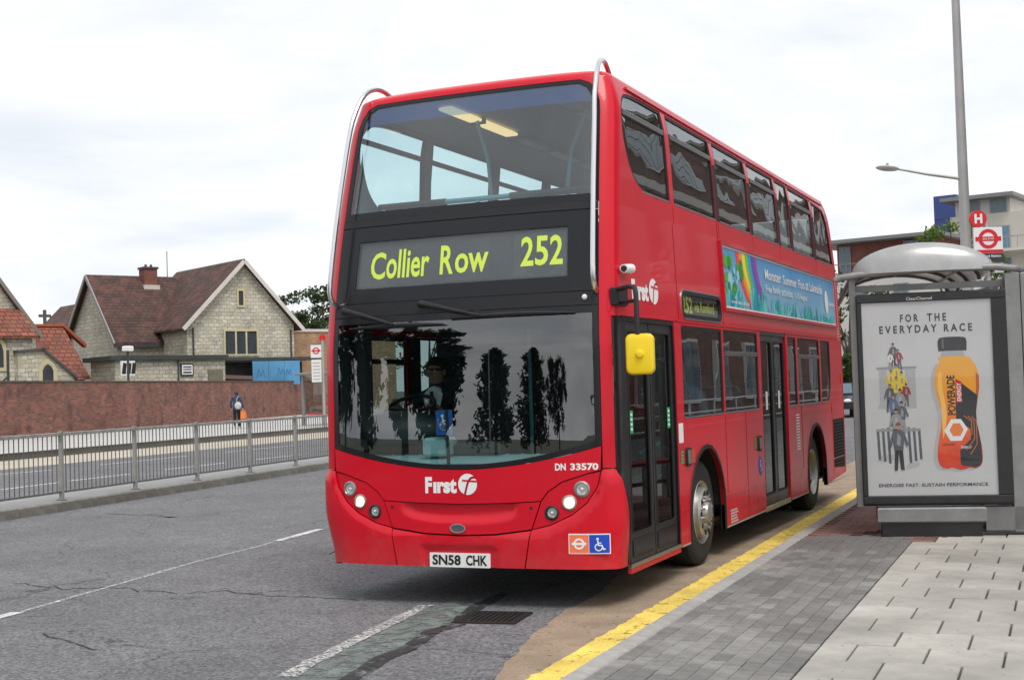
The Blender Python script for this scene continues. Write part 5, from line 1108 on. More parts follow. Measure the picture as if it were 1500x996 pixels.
MB().add([(c0[0] - 9, -5.8, c0[1]), (c0[0] + .15, -5.8, c0[1]), (c1[0] + .1, -3.06, c1[1]), (c0[0] - 9, -3.06, c1[1])] + [(c0[0] - 9, -5.8, c0[1] - .15), (c0[0] + .15, -5.8, c0[1] - .15), (c1[0] + .1, -3.06, c1[1] - .15), (c0[0] - 9, -3.06, c1[1] - .15)], [(0, 1, 2, 3), (7, 6, 5, 4), (0, 4, 5, 1), (1, 5, 6, 2), (2, 6, 7, 3), (3, 7, 4, 0)]).build('aisle_roof', TILER, cp)
def lancet(parent, xc, zb, w, h, y):
    arc_ = [(xc - w / 2, zb), (xc + w / 2, zb), (xc + w / 2, zb + h * .6), (xc + w * .32, zb + h * .85), (xc, zb + h), (xc - w * .32, zb + h * .85), (xc - w / 2, zb + h * .6)]
    o = MB().prism(inset(arc_, -.22), lambda u, v: (u, y - .06, v), lambda u, v: (u, y + .03, v)).build('lancet_surround', DRESS, parent); MB().prism(arc_, lambda u, v: (u, y - .075, v), lambda u, v: (u, y - .02, v)).build('pane', WGL, o)
b = Bp(0, 515, -5.5); lancet(cp, b[0] - .1, b[1] - .9, .55, 1.5, -5.5)
cr2 = Bp(17, 438, 0); MB().box(cr2[0] - .3, cr2[0] + .3, 6, 6.6, 6, cr2[1] + .5).build('chimney', MATS['chimney_brick'], cp)
ves = thing('red_roofed_vestry', 'small stone vestry under a patchy orange-red hipped tile roof with ridge cross', 'building', tuple(OB), BA)
a = Bp(50, 478, 2); b = Bp(92, 478, 2); c = Bp(134, 556, -1.5); d_ = Bp(40, 556, -1.5); m_ = Bp(130, 508, 2)
MB().add([(d_[0] - 1, -1.5, d_[1]), (c[0], -1.5, c[1]), (b[0], 2, b[1]), (a[0] - 2, 2, a[1]), (m_[0] + .3, 6, m_[1]), (a[0] - 2, 6, 3)], [(0, 1, 2, 3), (1, 4, 2), (3, 2, 4, 5)]).build('roof', TILER, ves)
MB().bar((b[0] - .1, 1.95, b[1] + .08), (m_[0] + .2, 3.2, m_[1] + .1), .3, .2).bar((a[0] - 2, 2, a[1] + .06), (b[0], 2, b[1] + .06), .3, .16).build('ridge_tiles', M('ridge_red', srgb(172, 92, 66), .8, var=.2, vs=3), ves)
MB().box(d_[0] - .6, c[0] - .3, -1.2, 5, -.3, d_[1] + .1).build('wall', RAG, ves)
cx0 = Bp(66, 478, 2); MB().box(cx0[0] - .09, cx0[0] + .09, 1.95, 2.1, cx0[1], cx0[1] + 1.05).box(cx0[0] - .38, cx0[0] + .38, 1.96, 2.09, cx0[1] + .58, cx0[1] + .76).build('cross', M('cross_grey', (.10, .10, .10), .8), ves)
po = thing('stone_porch', 'small stone porch gable with one pointed window behind the brick wall', 'building', tuple(OB), BA)
a = Bp(72, 512, -6); b = Bp(104, 556, -6); l = Bp(26, 516, -6)
MB().add([(l[0], -6, -.3), (b[0] + .2, -6, -.3), (b[0] + .2, -6, b[1] + .1), (a[0] - .2, -6, a[1]), (l[0], -6, l[1])] + [(l[0], -4, -.3), (b[0] + .2, -4, -.3), (b[0] + .2, -4, b[1] + .1), (a[0] - .2, -4, a[1]), (l[0], -4, l[1])], [(0, 1, 2, 3, 4), (9, 8, 7, 6, 5), (0, 4, 9, 5), (1, 6, 7, 2), (2, 7, 8, 3), (3, 8, 9, 4)]).build('wall', RAG, po)
MB().bar((a[0] - .4, -5, a[1] + .06), (b[0] + .4, -5, b[1] + .06), 2.3, .14).bar((l[0] - .1, -5, l[1] + .05), (a[0] - .2, -5, a[1] + .05), 2.3, .14).build('roof', M('slate_dark', (.085, .08, .078), .7, var=.3, vs=2), po)
q = Bp(70, 553, -6); lancet(po, q[0], q[1] - .2, .62, 1.0, -6)
bb = thing('brown_flat_block', 'plain buff brick block half hidden behind the stone gable and bus', 'building', tuple(OB), BA)
a = Bp(428, 486, 3); MB().box(a[0], a[0] + 9, 3, 10, -.3, a[1]).build('wall', brickmat('buff_brick', srgb(176, 136, 98), srgb(150, 112, 80), (.3, .26, .2), .225, .075), bb); MB().box(a[0] - .1, a[0] + 9.1, 2.9, 10.1, a[1], a[1] + .2).build('parapet', BARGE, bb)
sb = thing('dark_roof_block', 'dark-roofed building end rising behind the tiled vestry', 'building', tuple(OB), BA)
a = Bp(112, 450, 16); b = Bp(132, 448, 16); MB().box(a[0] - 3, b[0] + 2, 16, 22, -.3, a[1] - 1.8).build('wall', RAG, sb); roof(sb, a[0] - 1, b[0] + 2, 16, 22, a[1] - 1.8, a[1] + .3, 'y', TILE, .2)
# thin lamp post and angled post standing behind the wall
for lab, px, top, lamp in (('thin dark lamp post with pale lantern behind the brick wall', 188, 515, True), ('plain dark post with a slanting stay at the wall end', 12, 513, False)):
    P = onplane(px, 552, (w0[0] - 1.2, w0[1], 0), (-wd[1], wd[0], 0)); T_ = onplane(px, top, (w0[0] - 1.2, w0[1], 0), (-wd[1], wd[0], 0))
    lp = thing('lamp_post' if lamp else 'post', lab, 'lamp post' if lamp else 'post', (P[0], P[1], 0)); MB().tube([(0, 0, -.05), (0, 0, T_[2])], .06).build('shaft', LEAD, lp)
    if lamp: MB().box(-.2, .2, -.2, .2, T_[2], T_[2] + .28, .04).build('lantern', WHITE, lp)
    else: MB().tube([(0, 0, T_[2] - 1.1), (-1.5, -.4, .2 + T_[2] * .35)], .04).build('stay', LEAD, lp)
# ================================================================== TREES
def leafmat(name, c, sat=.25): return M(name, c, .6, island=sat, trans=.3, spec=.3)
def bark(): return M('bark', (.085, .065, .05), .95, var=.35, vs=6, bump=.5, bs=20)
def tree(label, loc, h, rx, rz_, cz, mat, n=2600, leaf=.35, seed=1, clumps=26, group=None, gap=.0):
    rg = random.Random(seed); t = thing('broadleaf_tree', label, 'tree', loc, 0, group)
    mb = MB(); mb.tube([(0, 0, -.1), (.05, 0, h * .2), (-.03, .05, h * .45), (.05, 0, h * .75)], [h * .028, h * .022, h * .016, h * .006], 8)
    cs = []
    for k in range(clumps):
        while True:
            p = Vector((rg.uniform(-1, 1), rg.uniform(-1, 1), rg.uniform(-1, 1)))
            if .35 < p.length < 1: break
        cs.append((Vector((p.x * rx, p.y * rx, cz + p.z * rz_)), rg.uniform(.22, .38) * min(rx, rz_)))
    for c, r in cs[:14]:
        z0 = h * rg.uniform(.22, .5); mid = Vector((c.x * .45, c.y * .45, z0 + (c.z - z0) * .6)); mb.tube([(0, 0, z0), mid, c], [h * .010, h * .006, h * .002], 5)
    mb.build('trunk', bark(), t, smooth=True)
    cr = MB()
    for k in range(n):
        c, r = cs[rg.randrange(len(cs))]
        d = Vector((rg.gauss(0, 1), rg.gauss(0, 1), rg.gauss(0, 1))).normalized() * r * (rg.random() ** .45) * rg.uniform(.7, 1.25); d.z *= .75
        p = c + d; s = leaf * rg.uniform(.5, 1.1); nrm = Vector((rg.gauss(0, 1), rg.gauss(0, 1), rg.gauss(.5, 1))).normalized(); a = nrm.orthogonal().normalized(); b = nrm.cross(a); an_ = rg.random() * 6.28; a, b = a * math.cos(an_) + b * math.sin(an_), b * math.cos(an_) - a * math.sin(an_)
        cr.add([p - a * s * .5, p + b * s * .28 - a * s * .05, p + a * s * .5, p - b * s * .28 - a * s * .05], [(0, 1, 2, 3)])
    cr.build('crown', mat, t); return t
def conifer(label, loc, h, r, seed, mat, group=None, n=2600):
    rg = random.Random(seed); t = thing('conifer_tree', label, 'tree', loc, rg.random() * 6, group)
    MB().tube([(0, 0, -.1), (0, 0, h * .5), (0, 0, h * .97)], [h * .022, h * .013, h * .003], 8).build('trunk', bark(), t, smooth=True)
    cr = MB(); nb_ = 90
    for k in range(nb_):
        u = k / nb_; z = h * (.10 + .88 * u ** .9); ln = r * (1 - u) ** .8 * rg.uniform(.65, 1.15) + .12; a = k * 2.4 + rg.random(); dx, dy = math.cos(a), math.sin(a)
        for j in range(int(n / nb_)):
            s_ = rg.random() ** .6; q = Vector((dx * ln * s_, dy * ln * s_, z - ln * .22 * s_ + .12 * ln * s_ * s_)); q += Vector((rg.gauss(0, .09), rg.gauss(0, .09), rg.gauss(0, .09))) * ln
            w_ = .12 + .08 * h / 6; d = Vector((dx + rg.gauss(0, .6), dy + rg.gauss(0, .6), rg.gauss(.1, .5))).normalized() * w_ * 2.2; e = d.orthogonal().normalized() * w_ * .5
            cr.add([q - d * .5, q + e, q + d * .6, q - e], [(0, 1, 2, 3)])
    cr.build('crown', mat, t); return t
LFD = leafmat('leaf_dark', (.050, .085, .030)); LFM = leafmat('leaf_mid', (.055, .10, .022)); LFB = leafmat('leaf_bright', (.13, .21, .035)); LFC = leafmat('leaf_conifer', (.016, .032, .018))
def gtree(px, py, D, *a, **k):
    P = atdepth(px, py, D); return (P[0], P[1], 0)
tree('spreading dark green tree behind the stone hall gable', gtree(447, 480, 118), 12.0, 3.4, 2.9, 9.1, LFD, 3600, .42, 3, 24)
tree('dark tree top behind the vestry roof', gtree(97, 470, 125), 9.6, 2.2, 1.3, 8.3, LFD, 1200, .45, 5, 10)
tree('low dark tree right of the spreading tree', gtree(425, 480, 128), 9.0, 2.0, 2.2, 6.8, LFD, 1500, .42, 8, 12)
tree('bright green tree between the blue tower and lamp column', gtree(1399, 400, 62), 8.3, 1.5, 1.7, 7.0, LFB, 2200, .22, 11, 18)
tree('bright green tree behind the stop flag', gtree(1478, 400, 60), 7.6, 1.3, 1.8, 5.6, LFB, 1800, .22, 12, 16)
tree('tall green roadside tree behind the bus tail', gtree(1245, 480, 58), 6.2, 1.4, 2.6, 3.5, LFM, 2600, .24, 13, 22)
tree('leafy street tree beside the flats behind the shelter', gtree(1320, 500, 70), 7.0, 2.6, 2.0, 4.4, LFM, 2400, .28, 14, 20)
for i_, (lab_, x_, y_, h_) in enumerate((('round green tree at the far end of the opposite pavement', -47, 92, 8.5), ('broad green tree beside the pale far block', -38, 118, 10.5), ('green tree between the far block and the road', -24, 125, 9.5))): tree(lab_, (x_, y_, 0), h_, h_ * .36, h_ * .32, h_ * .64, LFM, 2000, .5, 70 + i_, 22)
fbk = thing('far_pale_block', 'pale flat-roofed block closing the far end of the road', 'building', (-40, 140, 0), R_(8)); MB().box(-14, 22, 0, 10, -.2, 9).build('wall', M('white_render', (.62, .60, .56), .85, var=.08, vs=.4), fbk); MB().box(-14.3, 22.3, -.3, 10.3, 9, 9.4).build('roof_edge', M('roof_edge_grey', (.20, .20, .20), .6), fbk)
for r_ in range(3):
    for k in range(9): MB().box(-13 + 3.9 * k, -11 + 3.9 * k, -.06, .02, 1.2 + 2.8 * r_, 2.6 + 2.8 * r_).build('window', M('flat_glazing', (.10, .16, .19), .08, var=.3, vs=.4, coat=.3), fbk)
# trees across the road behind the photographer: they show as reflections in the windscreen
CG = 'conifers along the far side of the road'
for i, (x, y, h, r) in enumerate(((-30.0, -75.5, 11.8, 3.5), (-22.2, -75.6, 11.0, 3.7))):
    conifer(('taller dark conifer beside the dense evergreen behind the photographer', 'shorter wide dark conifer nearer the road behind the photographer')[i], (x, y, ZF), h, r, 40 + i, LFC, CG, 6000)
tree('large dark evergreen across the road behind the photographer', (-29, -46, ZF), 18, 3.6, 8.4, 9.2, LFC, 16000, .75, 51, 110)
tree('dense dark evergreen right of the large one behind the photographer', (-25.4, -46.8, ZF), 17, 3.2, 8.0, 8.6, LFC, 15000, .7, 56, 110)
tree('tall dark evergreen left of the large one behind the photographer', (-31, -36.5, ZF), 19, 4.2, 8.8, 9.6, LFC, 15000, .8, 54, 110)
tree('tall spreading evergreen facing the boundary wall end', (-33, -27, ZF), 18, 4.4, 8.4, 9.2, LFC, 14000, .8, 55, 110)
tree('broad dark tree on the verge behind the photographer', (-19.5, -97, ZF), 9.0, 4.5, 3.6, 4.8, LFC, 4200, .6, 52, 34)
hedge = tree('green street tree on the near pavement behind the photographer', (9, -62, ZPV), 9, 4.6, 3.6, 5.0, LFM, 3600, .5, 53, 30)
# ================================================================== FLATS BEYOND THE BUS
def block(name, label, px, D, rz):
    P = atdepth(px, 560, D); return thing(name, label, 'building', (P[0], P[1], 0), rz)
WB = M('white_render', (.62, .60, .56), .85, var=.08, vs=.4); TERR = brickmat('terracotta_brick', srgb(140, 72, 58), srgb(120, 62, 52), (.3, .22, .18), .3, .1); GLZ = M('flat_glazing', (.10, .16, .19), .08, var=.3, vs=.4, coat=.3); RFE = M('roof_edge_grey', (.20, .20, .20), .6); FRM = M('frame_grey', (.3, .31, .32), .5)
def fwin(parent, x0, x1, z0, z1, y=-.04, bars=2, mat=None):
    o = MB().box(x0 - .06, x1 + .06, y - .04, y + .06, z0 - .06, z1 + .06).build('window', FRM, parent)
    for k in range(bars): a = x0 + (x1 - x0) * k / bars; MB().box(a + .03, a + (x1 - x0) / bars - .03, y - .06, y - .041, z0, z1).build('pane', mat or GLZ, o)
    return o
fa = block('white_flats', 'white rendered flats with a red brick top storey and overhanging flat roof', 1226, 98, R_(-14))
MB().box(-6, 9.2, 0, 9, -.2, 9.0).build('wall', WB, fa); MB().box(.1, 7.6, .7, 8, 9.0, 11.3).build('top_storey', TERR, fa); MB().box(-1.7, 8.2, -.7, 9, 11.3, 11.55).build('roof', RFE, fa)
for x0, x1 in ((.35, 1.1), (5.2, 6.3), (6.9, 7.5)): fwin(fa, x0, x1, 9.2, 11.1, .66, 2)
for r_ in range(3):
    for x0 in (-2.2, 1.4, 4.6): fwin(fa, x0, x0 + 1.0, 7.2 - 2.6 * r_, 8.1 - 2.6 * r_)
    for x0 in (-.6, -.1, .25, .6): MB().box(x0, x0 + .15, -.05, -.005, 8.3 - 2.6 * r_, 8.4 - 2.6 * r_).build('vent', GLZ, fa)
MB().box(-5.5, 9.1, -.15, -.1, 9.75, 9.82).build('balcony_rail', RFE, fa)
for k in range(14): MB().box(-5.5 + 1.1 * k, -5.46 + 1.1 * k, -.14, -.11, 9.0, 9.75).build('rail_post', RFE, fa)
ft = block('blue_tower', 'narrow blue-clad tower rising behind the white flats', 1391, 118, R_(-14))
MB().box(-.75, 1.25, 0, 4, -.2, 17.3).build('cladding', M('cladding_blue', srgb(52, 68, 128), .5, var=.08, vs=.5), ft); MB().box(1.26, 2.3, .6, 4, -.2, 16.4).build('stair_glazing', M('tower_glass', (.06, .075, .16), .2), ft)
for k in range(9): MB().box(-.76, 1.26, -.02, 0, 1.8 * k + .8, 1.8 * k + .84).build('cladding_joint', M('cladding_joint', (.03, .04, .1), .6), ft)
fb = block('balcony_flats', 'pale stone flats with stacked balconies, glazed bays and oversailing roof', 1402, 108, R_(-12))
MB().box(0, 14, 0, 9, -.2, 14.2).build('wall', M('stone_panel', (.55, .52, .46), .85, var=.08, vs=.3), fb); MB().box(-.5, 5.2, -.9, 9, 15.4, 15.7).build('roof', RFE, fb); MB().box(.3, 4.6, .5, 8.5, 14.2, 15.4).build('top_storey', WB, fb)
fwin(fb, .9, 2.2, 14.35, 15.25, .46, 2); fwin(fb, 3.1, 4.3, 14.35, 15.25, .46, 2)
for r_ in range(5):
    z = 11.4 - 2.55 * r_; w_ = fwin(fb, 2.5, 4.6, z, z + 1.7, -.05, 3, M('bay_glass', (.12, .22, .30), .08, var=.3, vs=.6))
    fwin(fb, .7, 1.5, z, z + 1.5); MB().box(2.1, 7.2, -1.0, -.12, z - .34, z - .12).build('balcony_slab', WB, fb)
    fwin(fb, 6.0, 7.4, z, z + 1.6, -.05, 2)
    for k in range(7): MB().box(2.2 + .8 * k, 2.24 + .8 * k, -.96, -.92, z - .12, z + .75).build('balcony_post', FRM, fb)
    MB().box(2.1, 7.1, -.97, -.9, z + .75, z + .82).build('balcony_rail', FRM, fb)
lb = thing('low_brick_block', 'low pale rendered block beyond the bus tail and street trees', 'building', tuple(atdepth(1300, 560, 84)[:2]) + (0,), R_(-14)); MB().box(-9, 10, 0, 6, -.2, 4.0).build('wall', WB, lb); MB().box(-9.2, 10.2, -.2, 6.2, 4.0, 4.2).build('parapet', RFE, lb)
for k in range(6): fwin(lb, -8 + 3 * k, -6.6 + 3 * k, 1.2, 2.8)
# brick terrace along the pavement on the right: outside the frame, seen mirrored in the bus side windows
tr_ = thing('brick_terrace', 'long brick shopping terrace along the right of the pavement mirrored in bus windows', 'building', (9.5, 8, 0), R_(90))
MB().box(0, 70, -9, 0, -.2, 12.6).build('wall', brickmat('terrace_brick', srgb(128, 92, 76), srgb(100, 76, 66), (.25, .22, .2), .225, .075), tr_)
MB().add([(0, .4, 12.6), (70, .4, 12.6), (70, -4.5, 16.2), (0, -4.5, 16.2), (0, -9.4, 12.6), (70, -9.4, 12.6)], [(0, 1, 2, 3), (3, 2, 5, 4), (0, 3, 4), (1, 5, 2)]).build('roof', TILE, tr_)
MB().box(0, 70, .0, .08, 4.1, 4.5).box(0, 70, .0, .2, 8.2, 8.5).box(0, 70, .0, .35, 12.45, 12.6).build('string_course', WB, tr_)
WHF = M('window_white', (.75, .75, .73), .5)
for r_ in range(3):
    for k in range(17):
        x = 1.2 + 4.1 * k; z = 1.0 + 4.1 * r_; o = MB().box(x, x + 2.2, .005, .09, z, z + 2.2).build('window', WHF, tr_)
        for j in range(3): MB().box(x + .1 + .7 * j, x + .7 + .7 * j, .091, .11, z + .1, z + 2.1).build('pane', GLZ, o)
# white pedestrian barrier in front of the terrace, mirrored in the lower windows
bfn = thing('white_barrier', 'white tubular pedestrian barrier in front of the brick terrace', 'railing', (6.6, 12, ZPV), R_(90))
for k in range(16):
    MB().tube([(2.2 * k, 0, 0), (2.2 * k, 0, 1.1)], .03, 6).build('post', WHF, bfn)
    for z in (.5, .8, 1.08): MB().tube([(2.2 * k, 0, z), (2.2 * k + 2.2, 0, z)], .02, 6).build('rail', WHF, bfn)
# ================================================================== LAMP COLUMN AND STOP FLAG
LC = M('lamp_steel', (.42, .42, .41), .5, .3, var=.12, vs=2)
P = atdepth(1416, 380, 27); P2 = atdepth(1398, 0, 27)
lc = thing('lamp_column', 'tall grey lamp column with a side lantern arm behind the bus shelter', 'lamp post', (P[0], P[1], 0))
MB().tube([(0, 0, -.05), (0, 0, 1.2), (0, 0, 1.25), (0, 0, 4.5), (0, 0, 12.5)], [.15, .15, .115, .105, .062], 16).build('column', LC, lc, smooth=True)
A0 = atdepth(1407, 262, 27) - np.array([P[0], P[1], 0]); A1 = atdepth(1316, 248, 27) - np.array([P[0], P[1], 0]); A2 = atdepth(1288, 246, 27) - np.array([P[0], P[1], 0])
A0 = A0 * np.array([0, 0, 1]); MB().tube([A0, A0 * .45 + A1 * .55 + np.array([0, 0, -.015]), A1], [.034, .028, .022], 8).build('arm', LC, lc, smooth=True)
dv = Vector(A2 - A1).normalized(); mid = Vector(A1) + dv * .22; rotm = Vector((1, 0, 0)).rotation_difference(dv).to_matrix()
MB().ell(mid, .24, .09, .034, 16, 8, rotm).build('lantern', M('lantern_white', (.62, .62, .6), .4), lc, smooth=True); MB().ell(mid + Vector((0, 0, -.012)), .16, .07, .03, 14, 8, rotm).build('lantern_bowl', LENS, lc, smooth=True)
MB().tube([mid + Vector((0, 0, .04)), mid + Vector((0, 0, .10))], .025, 8).build('photocell', LC, lc)
MB().tube([(0, 0, 12.5), (-.5, -.3, 12.8), (-1.6, -.9, 13.0)], .045, 8).ell((-1.9, -1.05, 13.02), .4, .16, .08).build('head', LC, lc, smooth=True)
ZFL = 17.0
def fpx(x, y): return atdepth(x, y, ZFL)
c0 = fpx(1449, 400); fl_ = thing('bus_stop_flag', 'red and white bus stop flag with H disc on a pole behind the shelter', 'sign', (c0[0], c0[1], ZPV), math.atan2(CR[1], CR[0]))
zz = lambda y: fpx(1449, y)[2] - ZPV
xx = lambda px: (px - 1449) * ZFL / FPX
FW = M('flag_white', (.75, .75, .75), .4); FRD = M('flag_red', srgb(205, 20, 35), .4); FBK = M('flag_black', (.03, .03, .035), .4)
MB().tube([(0, .05, 0), (0, .05, zz(322))], .04, 12).build('pole', LC, fl_, smooth=True)
MB().box(xx(1428), xx(1470), -.02, .02, zz(384), zz(333), .004).build('panel', FW, fl_)
MB().box(xx(1428), xx(1470), -.024, -.0205, zz(371), zz(366)).build('red_band', FRD, fl_); MB().box(xx(1428), xx(1470), -.024, -.0205, zz(384), zz(371.5)).build('black_band', FBK, fl_)
ffn = lambda u, v, d: (u, -.0205 - d, v)
mb = MB(); roundel(ffn, 0, zz(350), .125, mb, mb, .003); mb.build('roundel', FRD, fl_)
mb = MB(); letter(mb, 'BUS STOP', ffn, -.07, zz(351.2), .07, zz(349), .006, .02); mb.build('roundel_lettering', FW, fl_)
mb = MB(); letter(mb, 'Romford Station', ffn, -.15, zz(377), .15, zz(373.5), .006, .02); mb.build('stop_name', FW, fl_)
mb = MB(); mb.lathe([(.108, -.02), (.108, .02), (.001, .02)], (0, 0, 0), 'y', 28); mb.lathe([(.108, -.02), (.001, -.021)], (0, 0, 0), 'y', 28); mb.v = [(x - .115, y, z + zz(320)) for x, y, z in mb.v]; dsc = mb.build('disc', FRD, fl_)
mb = MB(); letter(mb, 'H', ffn, -.165, zz(320) - .06, -.065, zz(320) + .06, .004, .05); mb.build('disc_lettering', FW, dsc)
MB().box(xx(1430), xx(1470), -.018, .018, zz(400), zz(386)).build('route_panel', M('route_grey', (.5, .5, .5), .5), fl_)
# ================================================================== BUS SHELTER WITH POSTER PANEL
SP = np.array([2.42, 3.80]); SA = math.atan2(.2, 1); sdx = np.array([math.cos(SA), math.sin(SA)])
sh_ = thing('bus_shelter', 'grey steel bus shelter with barrel roof and end advertising panel on the pavement', 'bus shelter', (SP[0], SP[1], ZPV), SA)
SG = M('shelter_steel', (.20, .20, .195), .45, .55, var=.25, vs=3); SGL = M('shelter_grey', (.24, .242, .24), .5, .3, var=.2, vs=5, wear=((.2, .2, .19), 8, .62, .1)); SBK = M('shelter_black', (.018, .018, .02), .35, var=.3, vs=9, wear=((.10, .10, .10), 30, .68, .05))
zs = lambda z: z - ZPV
MB().box(0, .055, -.05, .09, zs(.42), zs(2.66), .01).build('post', SG, sh_)
MB().box(.055, 1.43, -.06, .10, zs(.44), zs(2.47), .012).build('panel_case', SBK, sh_)
for a in ((.065, 1.42, zs(.46), zs(.535)), (.065, 1.42, zs(2.385), zs(2.455)), (.065, .105, zs(.536), zs(2.384)), (1.295, 1.42, zs(.536), zs(2.384))): MB().box(a[0], a[1], -.085, -.061, a[2], a[3], .006).build('case_frame', SBK, sh_)
pfn = lambda u, v, d: (u, -.062 - d, v)
PSM = M('poster_paper', (.56, .56, .565), .35, var=.07, vs=1.5, coat=.25)
po_ = panel('poster', [(.106, zs(.537)), (1.294, zs(.537)), (1.294, zs(2.383)), (.106, zs(2.383))], [], pfn, PSM, sh_, step=.3, d=.002)
MB().box(1.43, 1.56, -.05, .12, zs(.18), zs(2.62), .01).build('post', SGL, sh_)
MB().box(1.575, 1.80, -.02, .14, zs(.17), zs(2.62), .01).build('post', SGL, sh_)
MB().box(.18, 1.17, -.13, .16, zs(.285), zs(.425), .012).build('plinth_cover', SGL, sh_); MB().box(.22, 1.13, -.10, .13, 0, zs(.284)).build('plinth', SBK, sh_)
MB().box(1.17, 1.6, -.05, .12, zs(.20), zs(.42)).build('plinth_link', SG, sh_)
# roof: edge tube, barrel vault along the pavement, ribs
LROOF = 3.9
MB().tube([(-.13, -.06, zs(2.615)), (-.08, -.06, zs(2.64)), (.1, -.06, zs(2.66)), (.8, -.06, zs(2.685)), (1.35, -.06, zs(2.68)), (1.52, -.03, zs(2.66)), (1.62, .1, zs(2.655)), (1.64, 1.0, zs(2.655)), (1.64, LROOF, zs(2.655))], .034, 12).build('roof_rail', SGL, sh_, smooth=True)
MB().tube([(.02, .0, zs(2.62)), (.02, LROOF, zs(2.62))], .03, 12).build('roof_rail', SG, sh_, smooth=True)
def arcp(t, r=1.0, lift=0): 
    a = math.pi * t; return (.69 - .66 * math.cos(a) * r, zs(2.665) + (.285 * math.sin(a)) * r + lift)
mb = MB(); nA, nL = 20, 12; vs = []
for j in range(nL + 1):
    y = .0 + LROOF * j / nL
    for i in range(nA + 1): x, z = arcp(i / nA); vs.append((x, y, z))
for j in range(nL + 1):
    y = .0 + LROOF * j / nL
    for i in range(nA + 1): x, z = arcp(i / nA, 1, -.02); vs.append((x, y, z))
nr = nA + 1; off = nr * (nL + 1)
fs = [(j * nr + i, j * nr + i + 1, (j + 1) * nr + i + 1, (j + 1) * nr + i) for j in range(nL) for i in range(nA)] + [(off + (j + 1) * nr + i, off + (j + 1) * nr + i + 1, off + j * nr + i + 1, off + j * nr + i) for j in range(nL) for i in range(nA)] + [(i + 1, i, off + i, off + i + 1) for i in range(nA)]
# domed end of the vault
mb.add(vs, fs); DOME = M('vault_sheet', (.62, .63, .63), .25, .25, var=.22, vs=2.5, trans=.4)
mb.build('vault', DOME, sh_, smooth=True)
mb = MB(); vs = []; nD = 6
for j in range(nD + 1):
    ph = math.pi / 2 * j / nD
    for i in range(nA + 1): x, z = arcp(i / nA); vs.append((x, -.0 - .16 * math.sin(ph) * math.sin(math.pi * i / nA), zs(2.665) + (z - zs(2.665)) * math.cos(ph)))
mb.add(vs, [(j * nr + i, (j + 1) * nr + i, (j + 1) * nr + i + 1, j * nr + i + 1) for j in range(nD) for i in range(nA)]); mb.build('vault_end', DOME, sh_, smooth=True)
for k in range(5):
    y = .06 + (LROOF - .1) * k / 4; MB().tube([(arcp(i / 16, .985, -.03)[0], y, arcp(i / 16, .985, -.03)[1]) for i in range(17)], .022, 6).build('roof_rib', SG, sh_, smooth=True)
for k in range(3): x, z = arcp((.2, .5, .8)[k], .97, -.03); MB().tube([(x, .02, z), (x, LROOF, z)], .018, 6).build('purlin', SG, sh_, smooth=True)
MB().box(.05, 1.5, .04, .075, zs(2.50), zs(2.56)).build('end_beam', SG, sh_)
for x, y in ((1.60, LROOF - .05), (1.60, 2.0)): MB().box(x - .04, x + .04, y - .04, y + .04, 0, zs(2.62)).build('post', SG, sh_)
for y0, y1 in ((.25, 1.95), (2.06, LROOF - .1)):
    MB().box(1.595, 1.607, y0, y1, .25, zs(2.4)).build('glass_panel', glass('shelter_glass', (.82, .88, .86), 1.6), sh_)
    MB().box(1.585, 1.617, y0, y1, .2, .25).build('glazing_rail', SG, sh_)
MB().box(1.22, 1.50, .5, 3.4, .50, .55, .01).build('bench', M('bench_red', (.35, .05, .05), .5), sh_)
for y in (.8, 3.1): MB().box(1.45, 1.52, y - .03, y + .03, 0, .5).build('bench_leg', SG, sh_)
# ---- poster print
INK = M('poster_ink', (.03, .03, .032), .4)
X0, X1, Z0, Z1 = .106, 1.294, zs(.537), zs(2.383); PWd, PH_ = X1 - X0, Z1 - Z0
pu = lambda u, v: (X0 + u * PWd, Z0 + v * PH_)
BV = lambda v: .128 + (v - .116) * .853
CV = lambda v: .13 + (v - .15) * .915
def words(name, s, u0, v0, u1, v1, bold=.0, mat=None, d=.005, rot=False):
    a = pu(u0, v0); b = pu(u1, v1); mb = MB(); letter(mb, s, pfn, a[0], a[1], b[0], b[1], d, bold, rot); return mb.build(name, mat or INK, po_)
for tx, a_, b_, c_, d_ in (('F O R', .30, .895, .44, .935), ('T H E', .51, .895, .655, .935), ('E V E R Y D A Y', .135, .838, .58, .878), ('R A C E', .635, .838, .85, .878)): words('headline_lettering', tx, a_, b_, c_, d_, .022)
words('slogan_lettering', 'ENERGISE FAST. SUSTAIN PERFORMANCE.', .085, .045, .93, .062, .012)
words('maker_lettering', 'ClearChannel', .35, 1.006, .55, 1.022, .01, M('ink_grey', (.5, .5, .5), .4), .03)
def shape(name, pts, mat, d):
    f_ = BV if name[:6] in ('bottle', 'label_') else CV
    return panel(name, [pu(q[0], f_(q[1])) for q in pts], [], pfn, mat, po_, step=.2, d=d, grid=False, smooth=False)
bot = [(.575, .80), (.60, .775), (.565, .735), (.545, .68), (.548, .60), (.575, .52), (.592, .46), (.585, .38), (.56, .30), (.545, .22), (.55, .16), (.575, .13), (.62, .122), (.66, .130), (.70, .117), (.745, .116), (.79, .130), (.83, .122), (.87, .135), (.89, .17), (.89, .24), (.872, .32), (.855, .40), (.853, .46), (.868, .53), (.885, .61), (.885, .68), (.868, .735), (.835, .775), (.81, .80)]

